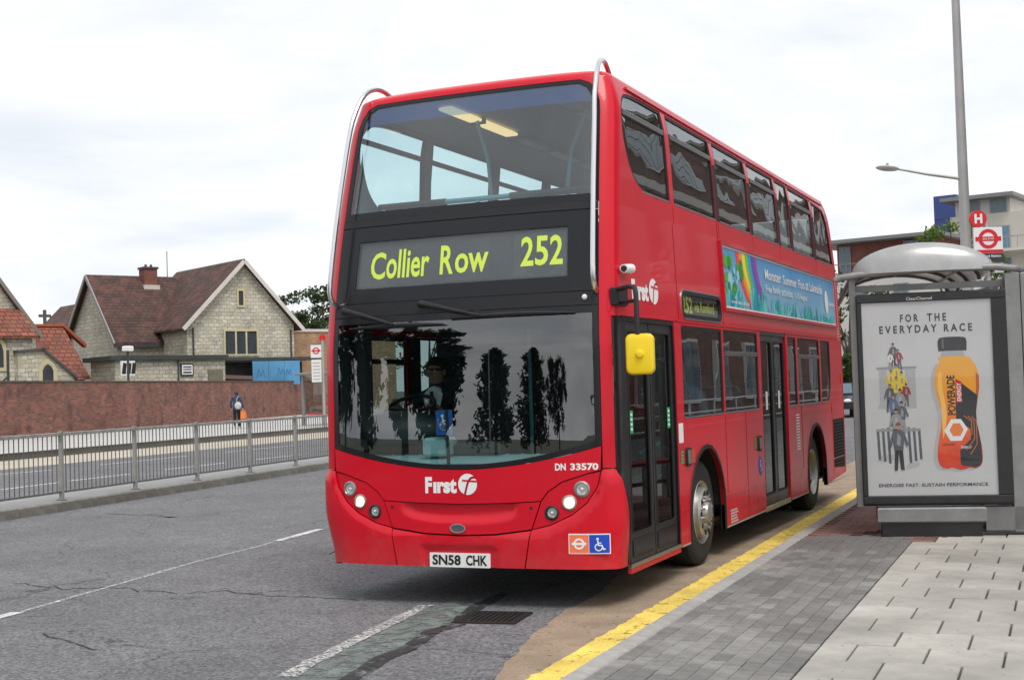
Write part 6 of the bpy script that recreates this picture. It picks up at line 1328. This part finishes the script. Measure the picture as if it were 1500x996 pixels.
def grad(name, stops):
    m = bpy.data.materials.new(name); m.use_nodes = True; t = m.node_tree; b = t.nodes['Principled BSDF']; b.inputs['Roughness'].default_value = .35; b.inputs['Coat Weight'].default_value = .25
    tcn = t.nodes.new('ShaderNodeTexCoord'); s = t.nodes.new('ShaderNodeSeparateXYZ'); t.links.new(tcn.outputs['Object'], s.inputs[0]); mr = t.nodes.new('ShaderNodeMapRange'); mr.inputs['From Min'].default_value = Z0 + .11 * PH_; mr.inputs['From Max'].default_value = Z0 + .80 * PH_; t.links.new(s.outputs[2], mr.inputs[0])
    n = t.nodes.new('ShaderNodeTexNoise'); n.inputs['Scale'].default_value = 9; t.links.new(tcn.outputs['Object'], n.inputs['Vector']); ma = t.nodes.new('ShaderNodeMath'); ma.operation = 'MULTIPLY_ADD'; ma.inputs[1].default_value = .25; t.links.new(n.outputs[0], ma.inputs[0]); t.links.new(mr.outputs[0], ma.inputs[2]); sb_ = t.nodes.new('ShaderNodeMath'); sb_.operation = 'SUBTRACT'; sb_.inputs[1].default_value = .125; t.links.new(ma.outputs[0], sb_.inputs[0])
    rp = t.nodes.new('ShaderNodeValToRGB'); t.links.new(sb_.outputs[0], rp.inputs[0])
    rp.color_ramp.elements[0].position = stops[0][0]; rp.color_ramp.elements[0].color = (*stops[0][1], 1); rp.color_ramp.elements[1].position = stops[-1][0]; rp.color_ramp.elements[1].color = (*stops[-1][1], 1)
    for p_, c in stops[1:-1]: e = rp.color_ramp.elements.new(p_); e.color = (*c, 1)
    t.links.new(rp.outputs[0], b.inputs['Base Color']); return m
bot = chaikin(bot, 1)
shape('bottle_shadow_print', [(u - .03, v - .012) for u, v in bot if v < .78], M('print_shadow', (.45, .45, .455), .4), .0035)
shape('bottle_print', bot, grad('drink_orange', [(0, srgb(206, 44, 30)), (.25, srgb(228, 84, 34)), (.6, srgb(240, 156, 40)), (1, srgb(232, 178, 56))]), .0045)
shape('bottle_highlight_print', [(.575, .70), (.60, .71), (.605, .60), (.625, .50), (.63, .44), (.615, .36), (.595, .30), (.59, .44), (.585, .52), (.565, .62)], M('print_highlight', srgb(246, 190, 96), .4), .0050)
shape('bottle_edge_print', [(.885, .68), (.885, .61), (.868, .53), (.853, .46), (.855, .40), (.845, .43), (.842, .50), (.86, .60), (.862, .70)], M('print_edge', srgb(188, 96, 30), .4), .0049)
shape('bottle_neck_print', [(.60, .80), (.785, .80), (.775, .835), (.612, .835)], M('print_clear', (.40, .42, .44), .3), .0046)
shape('bottle_cap_print', chaikin([(.585, .832), (.585, .832), (.80, .832), (.80, .832), (.805, .90), (.78, .916), (.61, .916), (.58, .90)], 1), INK, .0052)
shape('bottle_cap_shine', [(.612, .845), (.628, .845), (.628, .905), (.612, .905)], M('print_cap_light', (.12, .12, .125), .3), .0057)
shape('label_print', [(.705, .655), (.715, .66), (.868, .56), (.853, .46), (.855, .40), (.872, .32), (.882, .26), (.885, .16), (.865, .14), (.83, .128), (.79, .136), (.735, .14), (.72, .15), (.72, .235), (.805, .30), (.805, .36), (.70, .415), (.70, .5)], INK, .0054)
shape('label_badge_print', [(.70, .575), (.745, .575), (.745, .675), (.70, .675)][:0] or [(.705, .52), (.75, .52), (.75, .645), (.705, .66)], FRD, .006)
shape('label_hexagon_print', [(.66, .42), (.735, .42), (.785, .36), (.735, .29), (.65, .29), (.605, .35)], WHITE, .0060)
shape('label_hexagon_core', [(.675, .395), (.725, .395), (.752, .355), (.725, .318), (.67, .318), (.645, .355)], M('print_orange', srgb(232, 130, 60), .4), .0064)
for k in range(3): q = .03 * k; mb = MB(); stroke(mb, [pu(.76 + q, BV(.44 - q * .1)), pu(.815 + q * .6, BV(.405)), pu(.815 + q * .6, BV(.33 - q)), pu(.74 + q, BV(.262 - q * .9))], .008, pfn, .0066); mb.build('label_line_print', M('print_copper', srgb(190, 110, 60), .4), po_)
words('drink_lettering', 'POWERADE', .638, BV(.445), .70, BV(.685), .03, INK, .0058, True); words('drink_lettering', 'ENERGY', .712, BV(.528), .746, BV(.638), .02, WHITE, .0066, True)
words('drink_lettering', 'ORANGE', .59, BV(.262), .68, BV(.275), .01, INK, .006); words('drink_lettering', 'ENERGY', .73, BV(.243), .81, BV(.258), .01, WHITE, .0062)
PG = M('print_grey', (.30, .30, .31), .4); PM = M('print_midgrey', (.42, .42, .43), .4); PY_ = M('print_yellow', srgb(222, 196, 40), .4); PRD = M('print_red', srgb(150, 50, 55), .4); PSK = M('print_skin', srgb(180, 140, 115), .4)
# crowd of small figures between gates
PSL = M('print_slate', (.10, .11, .13), .4); PWH = M('print_white', (.72, .72, .72), .4); PBR = M('print_brown', (.16, .09, .06), .4); PBL = M('print_blue', (.10, .15, .26), .4)
def mini(u, v, h, top, leg, hair, dd, lean=0., arms=1.):
    w = h * .42
    def S_(nm, pts, m, e): shape(nm, [(u + lean * b_ * h + a_ * w, v + b_ * h) for a_, b_ in pts], m, dd + e)
    S_('crowd_print', [(-.34, 0), (-.12, 0), (-.02, .40), (.10, .02), (.34, .0), (.26, .48), (-.26, .48)], leg, 0)
    S_('crowd_print', [(-.30, .42), (.30, .42), (.42, .74), (.28, .84), (-.28, .84), (-.42, .74)], top, .0001)
    S_('crowd_print', [(-.40, .80), (-.28, .82), (-.46 * arms, .52), (-.60 * arms, .44), (-.66 * arms, .50)], top, .00015)
    S_('crowd_print', [(.40, .80), (.28, .82), (.46 * arms, .54), (.60 * arms, .48), (.66 * arms, .56)], top, .00015)
    S_('crowd_print', [(.16 * math.cos(t), .92 + .075 * math.sin(t)) for t in np.linspace(0, 6.28, 9)[:-1]], PSK, .0002)
    S_('crowd_print', [(.18 * math.cos(t), .945 + .065 * math.sin(t)) for t in np.linspace(-.2, 3.34, 7)], hair, .00025)
    S_('crowd_print', [(-.14, .55), (.10, .50), (.16, .70), (-.05, .78)], PG if top is not PG else PM, .0002)
for k, a_ in enumerate(((.235, .735, .135, PSL, INK, INK, .0, 1.2), (.285, .715, .12, PRD, PSL, PBR, -.1, 1.), (.205, .72, .10, PWH, PG, INK, .1, 1.), (.255, .60, .15, PY_, PG, INK, 0, 1.), (.205, .57, .15, PY_, PSL, PBR, .05, 1.), (.30, .56, .15, PY_, PRD, INK, -.05, 1.), (.25, .52, .16, PY_, PBL, PBR, 0, 1.1), (.325, .51, .13, PRD, PSL, INK, 0, 1.), (.19, .48, .16, PSL, INK, PBR, .05, 1.), (.275, .44, .17, PG, PSL, INK, 0, 1.), (.22, .40, .18, PBL, INK, PBR, 0, 1.), (.29, .36, .18, PSL, PG, INK, -.04, 1.), (.235, .30, .20, PG, INK, INK, .02, 1.), (.25, .15, .27, PSL, INK, PBR, 0, 1.))): mini(a_[0], a_[1], a_[2], a_[3], a_[4], a_[5], .0042 + .0004 * k, a_[6], a_[7])
for u, v, w_ in ((.10, .50, .10), (.08, .20, .13), (.30, .155, .10)): shape('crowd_shadow', [(u, v), (u + w_, v + .015), (u + w_ * 1.1, v + .04), (u + .02, v + .035)], M('print_shadow', (.36, .36, .365), .4), .0036)
for u0, u1, v0, v1 in ((.12, .18, .50, .735), (.32, .40, .50, .735)): shape('gate_print', [(u0, v0), (u1, v0), (u1, v1), (u0, v1)], PM, .0038)
shape('gate_print', [(.10, .735), (.41, .735), (.41, .722), (.10, .722)], PG, .0039)
for u in (.09, .13, .17, .33, .37, .41): shape('gate_print', [(u, .17 + abs(u - .25) * .25), (u + .02, .17 + abs(u - .25) * .25), (u + .012, .40 - abs(u - .25) * .1), (u - .008, .40 - abs(u - .25) * .1)], MATS['print_slate'], .0038)
shape('gate_print', [(.08, .385), (.42, .385), (.42, .37), (.08, .37)], PG, .0041)
panel('poster_glass', [(.106, zs(.537)), (1.294, zs(.537)), (1.294, zs(2.383)), (.106, zs(2.383))], [], pfn, glass('poster_pane', (.93, .94, .94), 1.5), sh_, step=.4, d=.018)
# litter by the shelter foot
lt = MB().add([(0, 0, .012), (.12, .02, .02), (.14, .10, .008), (.03, .09, .03)], [(0, 1, 2, 3)]).build('paper_scrap', WHITE, loc=(*G(1478, 765, ZPV)[:2], ZPV)); tag(lt, 'small crumpled white paper scrap on the paving by the shelter post', 'litter')
# ================================================================== FAR BUS STOP ACROSS THE ROAD
D0 = 62.0
P = atdepth(508, 618, D0); fs_ = thing('far_bus_shelter', 'small glass bus shelter with red bench on the opposite pavement', 'bus shelter', (P[0], P[1], ZF), R_(82))
for x, y in ((-1.6, 0), (1.6, 0), (-1.6, 1.2), (1.6, 1.2)): MB().box(x - .06, x + .06, y - .06, y + .06, 0, 2.3).build('post', SGL, fs_)
MB().box(-1.9, 1.9, -.25, 1.45, 2.3, 2.42, .03).build('roof', SGL, fs_); MB().box(-1.5, 1.5, 1.15, 1.18, .4, 2.2).build('glass_panel', MATS['shelter_glass'], fs_); MB().box(-1.5, 1.5, .75, 1.05, .48, .55).build('bench', M('bench_bright', (.6, .06, .06), .5), fs_); MB().box(1.58, 1.64, .1, 1.1, .5, 2.1).build('timetable_case', FW, fs_); MB().box(-1.55, 1.55, -.05, .0, .9, 1.05).build('rail', FRD, fs_)
P = atdepth(466, 616, 58); ff = thing('far_stop_flag', 'red and white bus stop flag with timetable on the opposite pavement', 'sign', (P[0], P[1], ZF), math.atan2(CR[1], CR[0]))
MB().tube([(.28, 0, 0), (.28, 0, 3.75)], .05, 10).build('pole', LC, ff, smooth=True); MB().box(-.24, .22, -.02, .02, 3.0, 3.55).build('panel', FW, ff); MB().box(-.22, .20, -.02, .02, 1.95, 2.92).build('timetable', FW, ff); MB().box(-.24, .22, -.024, -.0205, 2.93, 2.995).build('black_band', FBK, ff)
mb = MB(); roundel(lambda u, v, d: (u, -.0205 - d, v), -.01, 3.3, .15, mb, mb, .003); mb.build('roundel', FRD, ff)
for k in range(6): MB().box(-.17, .15, -.024, -.0205, 2.05 + .14 * k, 2.10 + .14 * k).build('print_line', PM, ff)
mb = MB().lathe([(.15, -.02), (.15, .02), (.001, .021)], (.28, 0, 3.85), 'y', 20); mb.lathe([(.15, -.02), (.001, -.021)], (.28, 0, 3.85), 'y', 20); mb.build('disc', FRD, ff)
# ================================================================== PEOPLE
def figure(name, label, nodes, edges, mats, parts, loc, rz, sub=2, root=0):
    """one continuous skinned body: nodes (x, y, z, radius_x, radius_y); parts gives each edge's material index"""
    me = bpy.data.meshes.new(name); me.from_pydata([n_[:3] for n_ in nodes], edges, []); o = bpy.data.objects.new(name, me); col.objects.link(o)
    sk = o.modifiers.new('skin', 'SKIN'); sk.use_smooth_shade = True
    for i, n_ in enumerate(nodes): sv = me.skin_vertices[0].data[i]; sv.radius = (n_[3], n_[4] if len(n_) > 4 else n_[3]); sv.use_root = (i == root)
    ss_ = o.modifiers.new('sub', 'SUBSURF'); ss_.levels = sub; ss_.render_levels = sub
    dg = bpy.context.evaluated_depsgraph_get(); em = bpy.data.meshes.new_from_object(o.evaluated_get(dg)); bpy.data.objects.remove(o)
    for m in mats: em.materials.append(m)
    ed = [(np.array(nodes[a][:3]), np.array(nodes[b][:3]), nodes[a][3], nodes[b][3]) for a, b in edges]; idx = []
    for p_ in em.polygons:
        c = np.array(p_.center); best = (9, 0)
        for k, (a, b, ra, rb) in enumerate(ed):
            t = np.clip((c - a) @ (b - a) / ((b - a) @ (b - a)), 0, 1); dd = np.linalg.norm(c - a - t * (b - a)) / (ra + (rb - ra) * t)
            if dd < best[0]: best = (dd, k)
        idx.append(parts[best[1]])
    em.polygons.foreach_set('material_index', idx); em.polygons.foreach_set('use_smooth', [True] * len(idx))
    t = thing('person', label, 'person', loc, rz); b = bpy.data.objects.new('body', em); col.objects.link(b); b.parent = t; return t
SKIN = M('skin', (.36, .21, .15), .6); HAIRB = M('hair_auburn', (.10, .03, .02), .7); HAIRD = M('hair_dark', (.015, .012, .011), .6); NAVY = M('jacket_navy', (.035, .055, .11), .85, var=.2, vs=12); TROU = M('trousers_dark', (.016, .017, .024), .9); SHOE = M('shoe_pale', (.55, .53, .5), .6)
def hand(mb, w, d, side, s=1.):
    """palm, four unequal bent fingers and a thumb from the side of the palm"""
    w = Vector(w); d = Vector(d).normalized(); side = Vector(side).normalized(); nrm = d.cross(side)
    mb.obox(w + d * .045 * s, d, side, nrm, .05 * s, .04 * s, .014 * s)
    for k, ln in enumerate((.075, .085, .08, .06)):
        b = w + d * .09 * s + side * (-.03 + .02 * k) * s; mb.tube([b, b + d * ln * .5 * s - nrm * .006 * s, b + d * ln * .8 * s - nrm * .03 * s, b + d * ln * .85 * s - nrm * .05 * s], [.009 * s, .0085 * s, .008 * s, .006 * s], 6)
    b = w + d * .03 * s - side * .04 * s; mb.tube([b, b - side * .03 * s + d * .03 * s, b - side * .03 * s + d * .06 * s - nrm * .02 * s], [.011 * s, .01 * s, .008 * s], 6)
# pedestrian walking away along the far pavement
PP = G(347, 627, ZF)
N_ = [(0, 0, .92, .15, .12), (0, 0, 1.08, .15, .11), (0, .02, 1.28, .17, .12), (0, .03, 1.40, .13, .09), (0, .05, 1.47, .055), (0, .075, 1.54, .075, .085), (0, .075, 1.62, .085, .095), (0, .07, 1.68, .05),
      (-.19, .02, 1.36, .065), (-.26, .0, 1.12, .055), (-.25, .08, .90, .042), (.19, .02, 1.36, .065), (.27, -.02, 1.12, .055), (.27, .06, .90, .042),
      (-.085, .0, .84, .092), (-.09, .04, .50, .072), (-.09, -.02, .12, .052), (-.09, .10, .05, .045), (.085, 0, .84, .092), (.09, .08, .50, .072), (.09, .12, .12, .052), (.09, .22, .05, .045)]
E_ = [(0, 1), (1, 2), (2, 3), (3, 4), (4, 5), (5, 6), (6, 7), (3, 8), (8, 9), (9, 10), (3, 11), (11, 12), (12, 13), (0, 14), (14, 15), (15, 16), (16, 17), (0, 18), (18, 19), (19, 20), (20, 21)]
ped = figure('person', 'person in navy jacket and dark trousers walking with bags along the brick wall', N_, E_, [NAVY, TROU, SKIN, HAIRB, SHOE], [0, 0, 0, 2, 2, 3, 3, 0, 0, 0, 0, 0, 0, 1, 1, 1, 4, 1, 1, 1, 4], (PP[0], PP[1], ZF), R_(20))
mb = MB(); mb.ell((0, .06, 1.61), .098, .108, .105, 14, 10); mb.build('hair', HAIRB, ped, smooth=True)
for s, q in ((-1, (-.25, .08, .90)), (1, (.27, .06, .90))): mb = MB(); hand(mb, q, (0, .1, -1), (0, 1, 0)); mb.build('hand', SKIN, ped, smooth=True)
bag = thing('shoulder_bag', 'pale grey shoulder bag slung behind the pedestrian in navy', 'bag', (PP[0], PP[1], ZF), R_(20)); MB().ell((.12, -.16, 1.02), .16, .08, .17, 14, 10).build('bag_body', M('bag_grey', (.52, .52, .50), .8, var=.2, vs=12), bag, smooth=True); MB().tube([(.08, -.17, 1.15), (.06, -.14, 1.32), (.12, -.02, 1.44), (.15, .12, 1.3)], .014, 6).build('strap', M('bag_strap', (.5, .5, .48), .8), bag, smooth=True)
bag = thing('carrier_bag', 'orange carrier bag hanging from the pedestrian in navy', 'bag', (PP[0], PP[1], ZF), R_(20)); mb = MB(); mb.add([(.22, -.08, .76), (.40, -.08, .76), (.40, .16, .76), (.22, .16, .76), (.20, -.12, .42), (.42, -.12, .42), (.42, .2, .42), (.20, .2, .42)], [(0, 4, 5, 1), (1, 5, 6, 2), (2, 6, 7, 3), (3, 7, 4, 0), (4, 7, 6, 5)]); mb.build('bag_body', M('bag_orange', srgb(235, 120, 40), .6), bag); MB().tube([(.27, 0, .76), (.28, .05, .86), (.35, .1, .76)], .012, 6).build('handle', M('bag_white', (.7, .7, .68), .6), bag)
# driver: seated, arms to the wheel
SHIRT = M('shirt_white', (.80, .84, .84), .8); SUIT = M('jacket_dark', (.02, .022, .03), .85)
DX, DY = -.94, 1.58
N_ = [(0, .06, 1.02, .15, .12), (0, .03, 1.18, .15, .11), (0, .0, 1.38, .18, .12), (0, -.01, 1.50, .14, .09), (0, -.03, 1.575, .055), (0, -.06, 1.65, .068, .078), (0, -.06, 1.74, .08, .09), (0, -.05, 1.80, .05),
      (-.20, 0, 1.46, .068), (-.27, -.16, 1.27, .055), (-.18, -.42, 1.36, .042), (.20, 0, 1.46, .068), (.28, -.16, 1.27, .055), (.20, -.42, 1.36, .042),
      (-.10, -.05, 1.0, .095), (-.13, -.42, 1.03, .075), (-.13, -.50, .70, .055), (-.13, -.60, .58, .045), (.10, -.05, 1.0, .095), (.13, -.42, 1.03, .075), (.13, -.50, .70, .055), (.13, -.60, .58, .045)]
drv = figure('person', 'bus driver in white shirt, dark tie and jacket seated behind the wheel', N_, E_, [SUIT, TROU, SKIN, HAIRD, SHOE], [0, 0, 0, 2, 2, 2, 3, 0, 0, 0, 0, 0, 0, 1, 1, 1, 1, 1, 1, 1, 1], (DX, DY, .14), 0)
mb = MB(); mb.ell((0, -.045, 1.755), .088, .098, .095, 16, 10); mb.v = [(x, y + (.03 if y < -.06 and z < 1.78 else 0), z) for x, y, z in mb.v]; mb.build('hair', HAIRD, drv, smooth=True)
mb = MB(); mb.tube([(0, -.14, 1.715), (0, -.16, 1.69), (0, -.145, 1.675)], [.008, .014, .012], 6); mb.build('nose', SKIN, drv, smooth=True)
for s in (-1, 1):
    MB().ell((s * .03, -.142, 1.715), .012, .008, .007, 8, 6).build('eye', WHITE, drv, smooth=True); MB().ell((s * .03, -.149, 1.715), .005, .004, .005, 6, 5).build('pupil', HAIRD, drv, smooth=True); MB().ell((s * .085, -.05, 1.70), .012, .022, .032, 8, 6).build('ear', SKIN, drv, smooth=True)
MB().box(-.025, .025, -.144, -.138, 1.638, 1.645).build('mouth', M('lip', (.25, .10, .09), .6), drv)
sp_ = MB(); sp_.add([(-.10, -.128, 1.50), (.10, -.128, 1.50), (.055, -.150, 1.30), (0, -.15, 1.18), (-.055, -.150, 1.30), (0, -.10, 1.58), (-.06, -.085, 1.56), (.06, -.085, 1.56)], [(0, 4, 3, 2, 1), (0, 1, 7, 5, 6)]); sp_.build('shirt_front', SHIRT, drv); MB().add([(-.018, -.152, 1.53), (.018, -.152, 1.53), (.034, -.158, 1.25), (0, -.158, 1.19), (-.034, -.158, 1.25)], [(0, 4, 3, 2, 1)]).build('tie', TROU, drv)
for s, q in ((-1, (-.18, -.42, 1.36)), (1, (.20, -.42, 1.36))): mb = MB(); hand(mb, q, (-s * .1, -1, .55), (s * 1, 0, 0)); mb.build('hand', SKIN, drv, smooth=True)
# seated passengers seen through the nearside lower windows
def passenger(label, x, y, z, coat, hair, rz=0):
    N2 = [(0, .06, .46, .15, .12), (0, .05, .62, .15, .11), (0, .04, .82, .18, .12), (0, .03, .94, .14, .09), (0, .02, 1.01, .055), (0, -.01, 1.08, .068, .078), (0, -.01, 1.17, .08, .09), (0, 0, 1.23, .05), (-.20, .03, .90, .068), (-.26, -.03, .66, .055), (-.15, -.22, .58, .042), (.20, .03, .90, .068), (.26, -.03, .66, .055), (.15, -.22, .58, .042), (-.10, 0, .46, .095), (-.11, -.38, .47, .075), (-.11, -.40, .12, .055), (-.11, -.5, .05, .045), (.10, 0, .46, .095), (.11, -.38, .47, .075), (.11, -.40, .12, .055), (.11, -.5, .05, .045)]
    t = figure('person', label, N2, E_, [coat, TROU, SKIN, hair, SHOE], [0, 0, 0, 2, 2, 2, 3, 0, 0, 0, 0, 0, 0, 1, 1, 1, 4, 1, 1, 1, 4], (x, y, z), rz); MB().ell((0, .01, 1.175), .09, .098, .10, 14, 10).build('hair', hair, t, smooth=True)
    for s in (-1, 1):
        mb = MB(); hand(mb, (s * .15, -.22, .58), (0, -1, -.1), (s, 0, 0)); mb.build('hand', SKIN, t, smooth=True); MB().ell((s * .03, -.09, 1.15), .011, .008, .007, 8, 6).build('eye', HAIRD, t)
    MB().tube([(0, -.088, 1.15), (0, -.105, 1.12), (0, -.09, 1.11)], [.007, .013, .01], 6).build('nose', SKIN, t, smooth=True)
passenger('passenger in black coat seated in the first lower deck window', .82, 2.65, .82, SUIT, HAIRD, R_(180)); passenger('passenger in pale blue top seated beside the lower deck window post', .80, 3.4, .66, M('top_blue', (.16, .30, .45), .85), HAIRD); passenger('passenger in dark blue shirt seated in the second lower window', .80, 4.2, .60, NAVY, HAIRD)
# ================================================================== CARS ON THE ROAD BEHIND THE BUS
def car(label, loc, rz, paint, group=None):
    t = thing('car', label, 'car', loc, rz, group)
    pr = [(-2.05, .35), (-2.1, .62), (-2.0, .78), (-1.15, .93), (-.55, 1.40), (.2, 1.48), (1.1, 1.44), (1.75, .98), (2.05, .9), (2.1, .5), (2.02, .32)]
    hw = lambda z: .86 - .20 * max(0, (z - .9) / .6)
    n = len(pr); mb = MB(); mb.add([(s * hw(z), y, z) for s in (-1, 1) for y, z in pr], [tuple(range(n)), tuple(range(2 * n - 1, n - 1, -1))] + [(i, n + i, n + (i + 1) % n, (i + 1) % n) for i in range(n)]); mb.build('body', paint, t, smooth=True, angle=28, fixn=True)
    mb = MB(); mb.add([(-.72, -1.10, .97), (.72, -1.10, .97), (.62, -.60, 1.37), (-.62, -.60, 1.37)], [(0, 1, 2, 3)]); mb.v = [(x, y - .03, z + .02) for x, y, z in mb.v]; mb.build('windscreen', GLZ, t)
    for s in (-1, 1):
        MB().add([(s * (hw(.97) + .006), -.95, .97), (s * (hw(.97) + .006), 1.5, .97), (s * (hw(1.36) + .006), 1.0, 1.36), (s * (hw(1.36) + .006), -.5, 1.36)], [(0, 1, 2, 3)]).build('side_window', GLZ, t)
        MB().ell((s * .62, -2.03, .68), .17, .08, .09, 12, 8).build('headlight', REFL, t, smooth=True); MB().ell((s * .66, 2.04, .8), .13, .07, .10, 12, 8).build('tail_light', MATS['tail_red'], t, smooth=True); MB().box(min(s * .86, s * 1.02), max(s * .86, s * 1.02), -.95, -.82, .93, 1.05, .02).build('door_mirror', paint, t)
        for y in (-1.3, 1.3): wq = MB().lathe([(.19, -.09), (.30, -.1), (.31, 0), (.30, .1), (.19, .09)], (s * .78, y, .31), 'x', 24).build('wheel', TYRE, t, smooth=True); MB().lathe([(.19, s * .07), (.12, s * .09), (.001, s * .08)], (s * .78, y, .31), 'x', 16).build('rim', RIM, wq, smooth=True)
    MB().box(-.5, .5, -2.13, -2.08, .42, .60).build('grille', RUB, t); MB().box(-.26, .26, -2.14, -2.131, .36, .46).build('number_plate', WHITE, t); return t
c0 = G(1229, 610); car('dark grey hatchback following on the road behind the bus', (c0[0], c0[1], 0), .05, M('car_dark', (.03, .033, .04), .3, coat=.8))
c0 = G(1224, 597); car('white car waiting further back on the road behind the bus', (c0[0] + .4, c0[1], 0), .05, M('car_white', (.7, .7, .7), .3, coat=.8))
# lamp column across the road behind the photographer (mirrored in the windscreen)
lr = thing('lamp_column', 'grey lamp column with slim arm on the far pavement behind the photographer', 'lamp post', (-24.6, -60.0, ZF)); MB().tube([(0, 0, 0), (0, 0, 8.9)], [.11, .06], 10).tube([(0, 0, 8.8), (1.8, .1, 9.2)], .045, 8).build('column', LC, lr, smooth=True); MB().ell((2.1, .12, 9.25), .4, .15, .08).build('lantern', MATS['lantern_white'], lr, smooth=True)
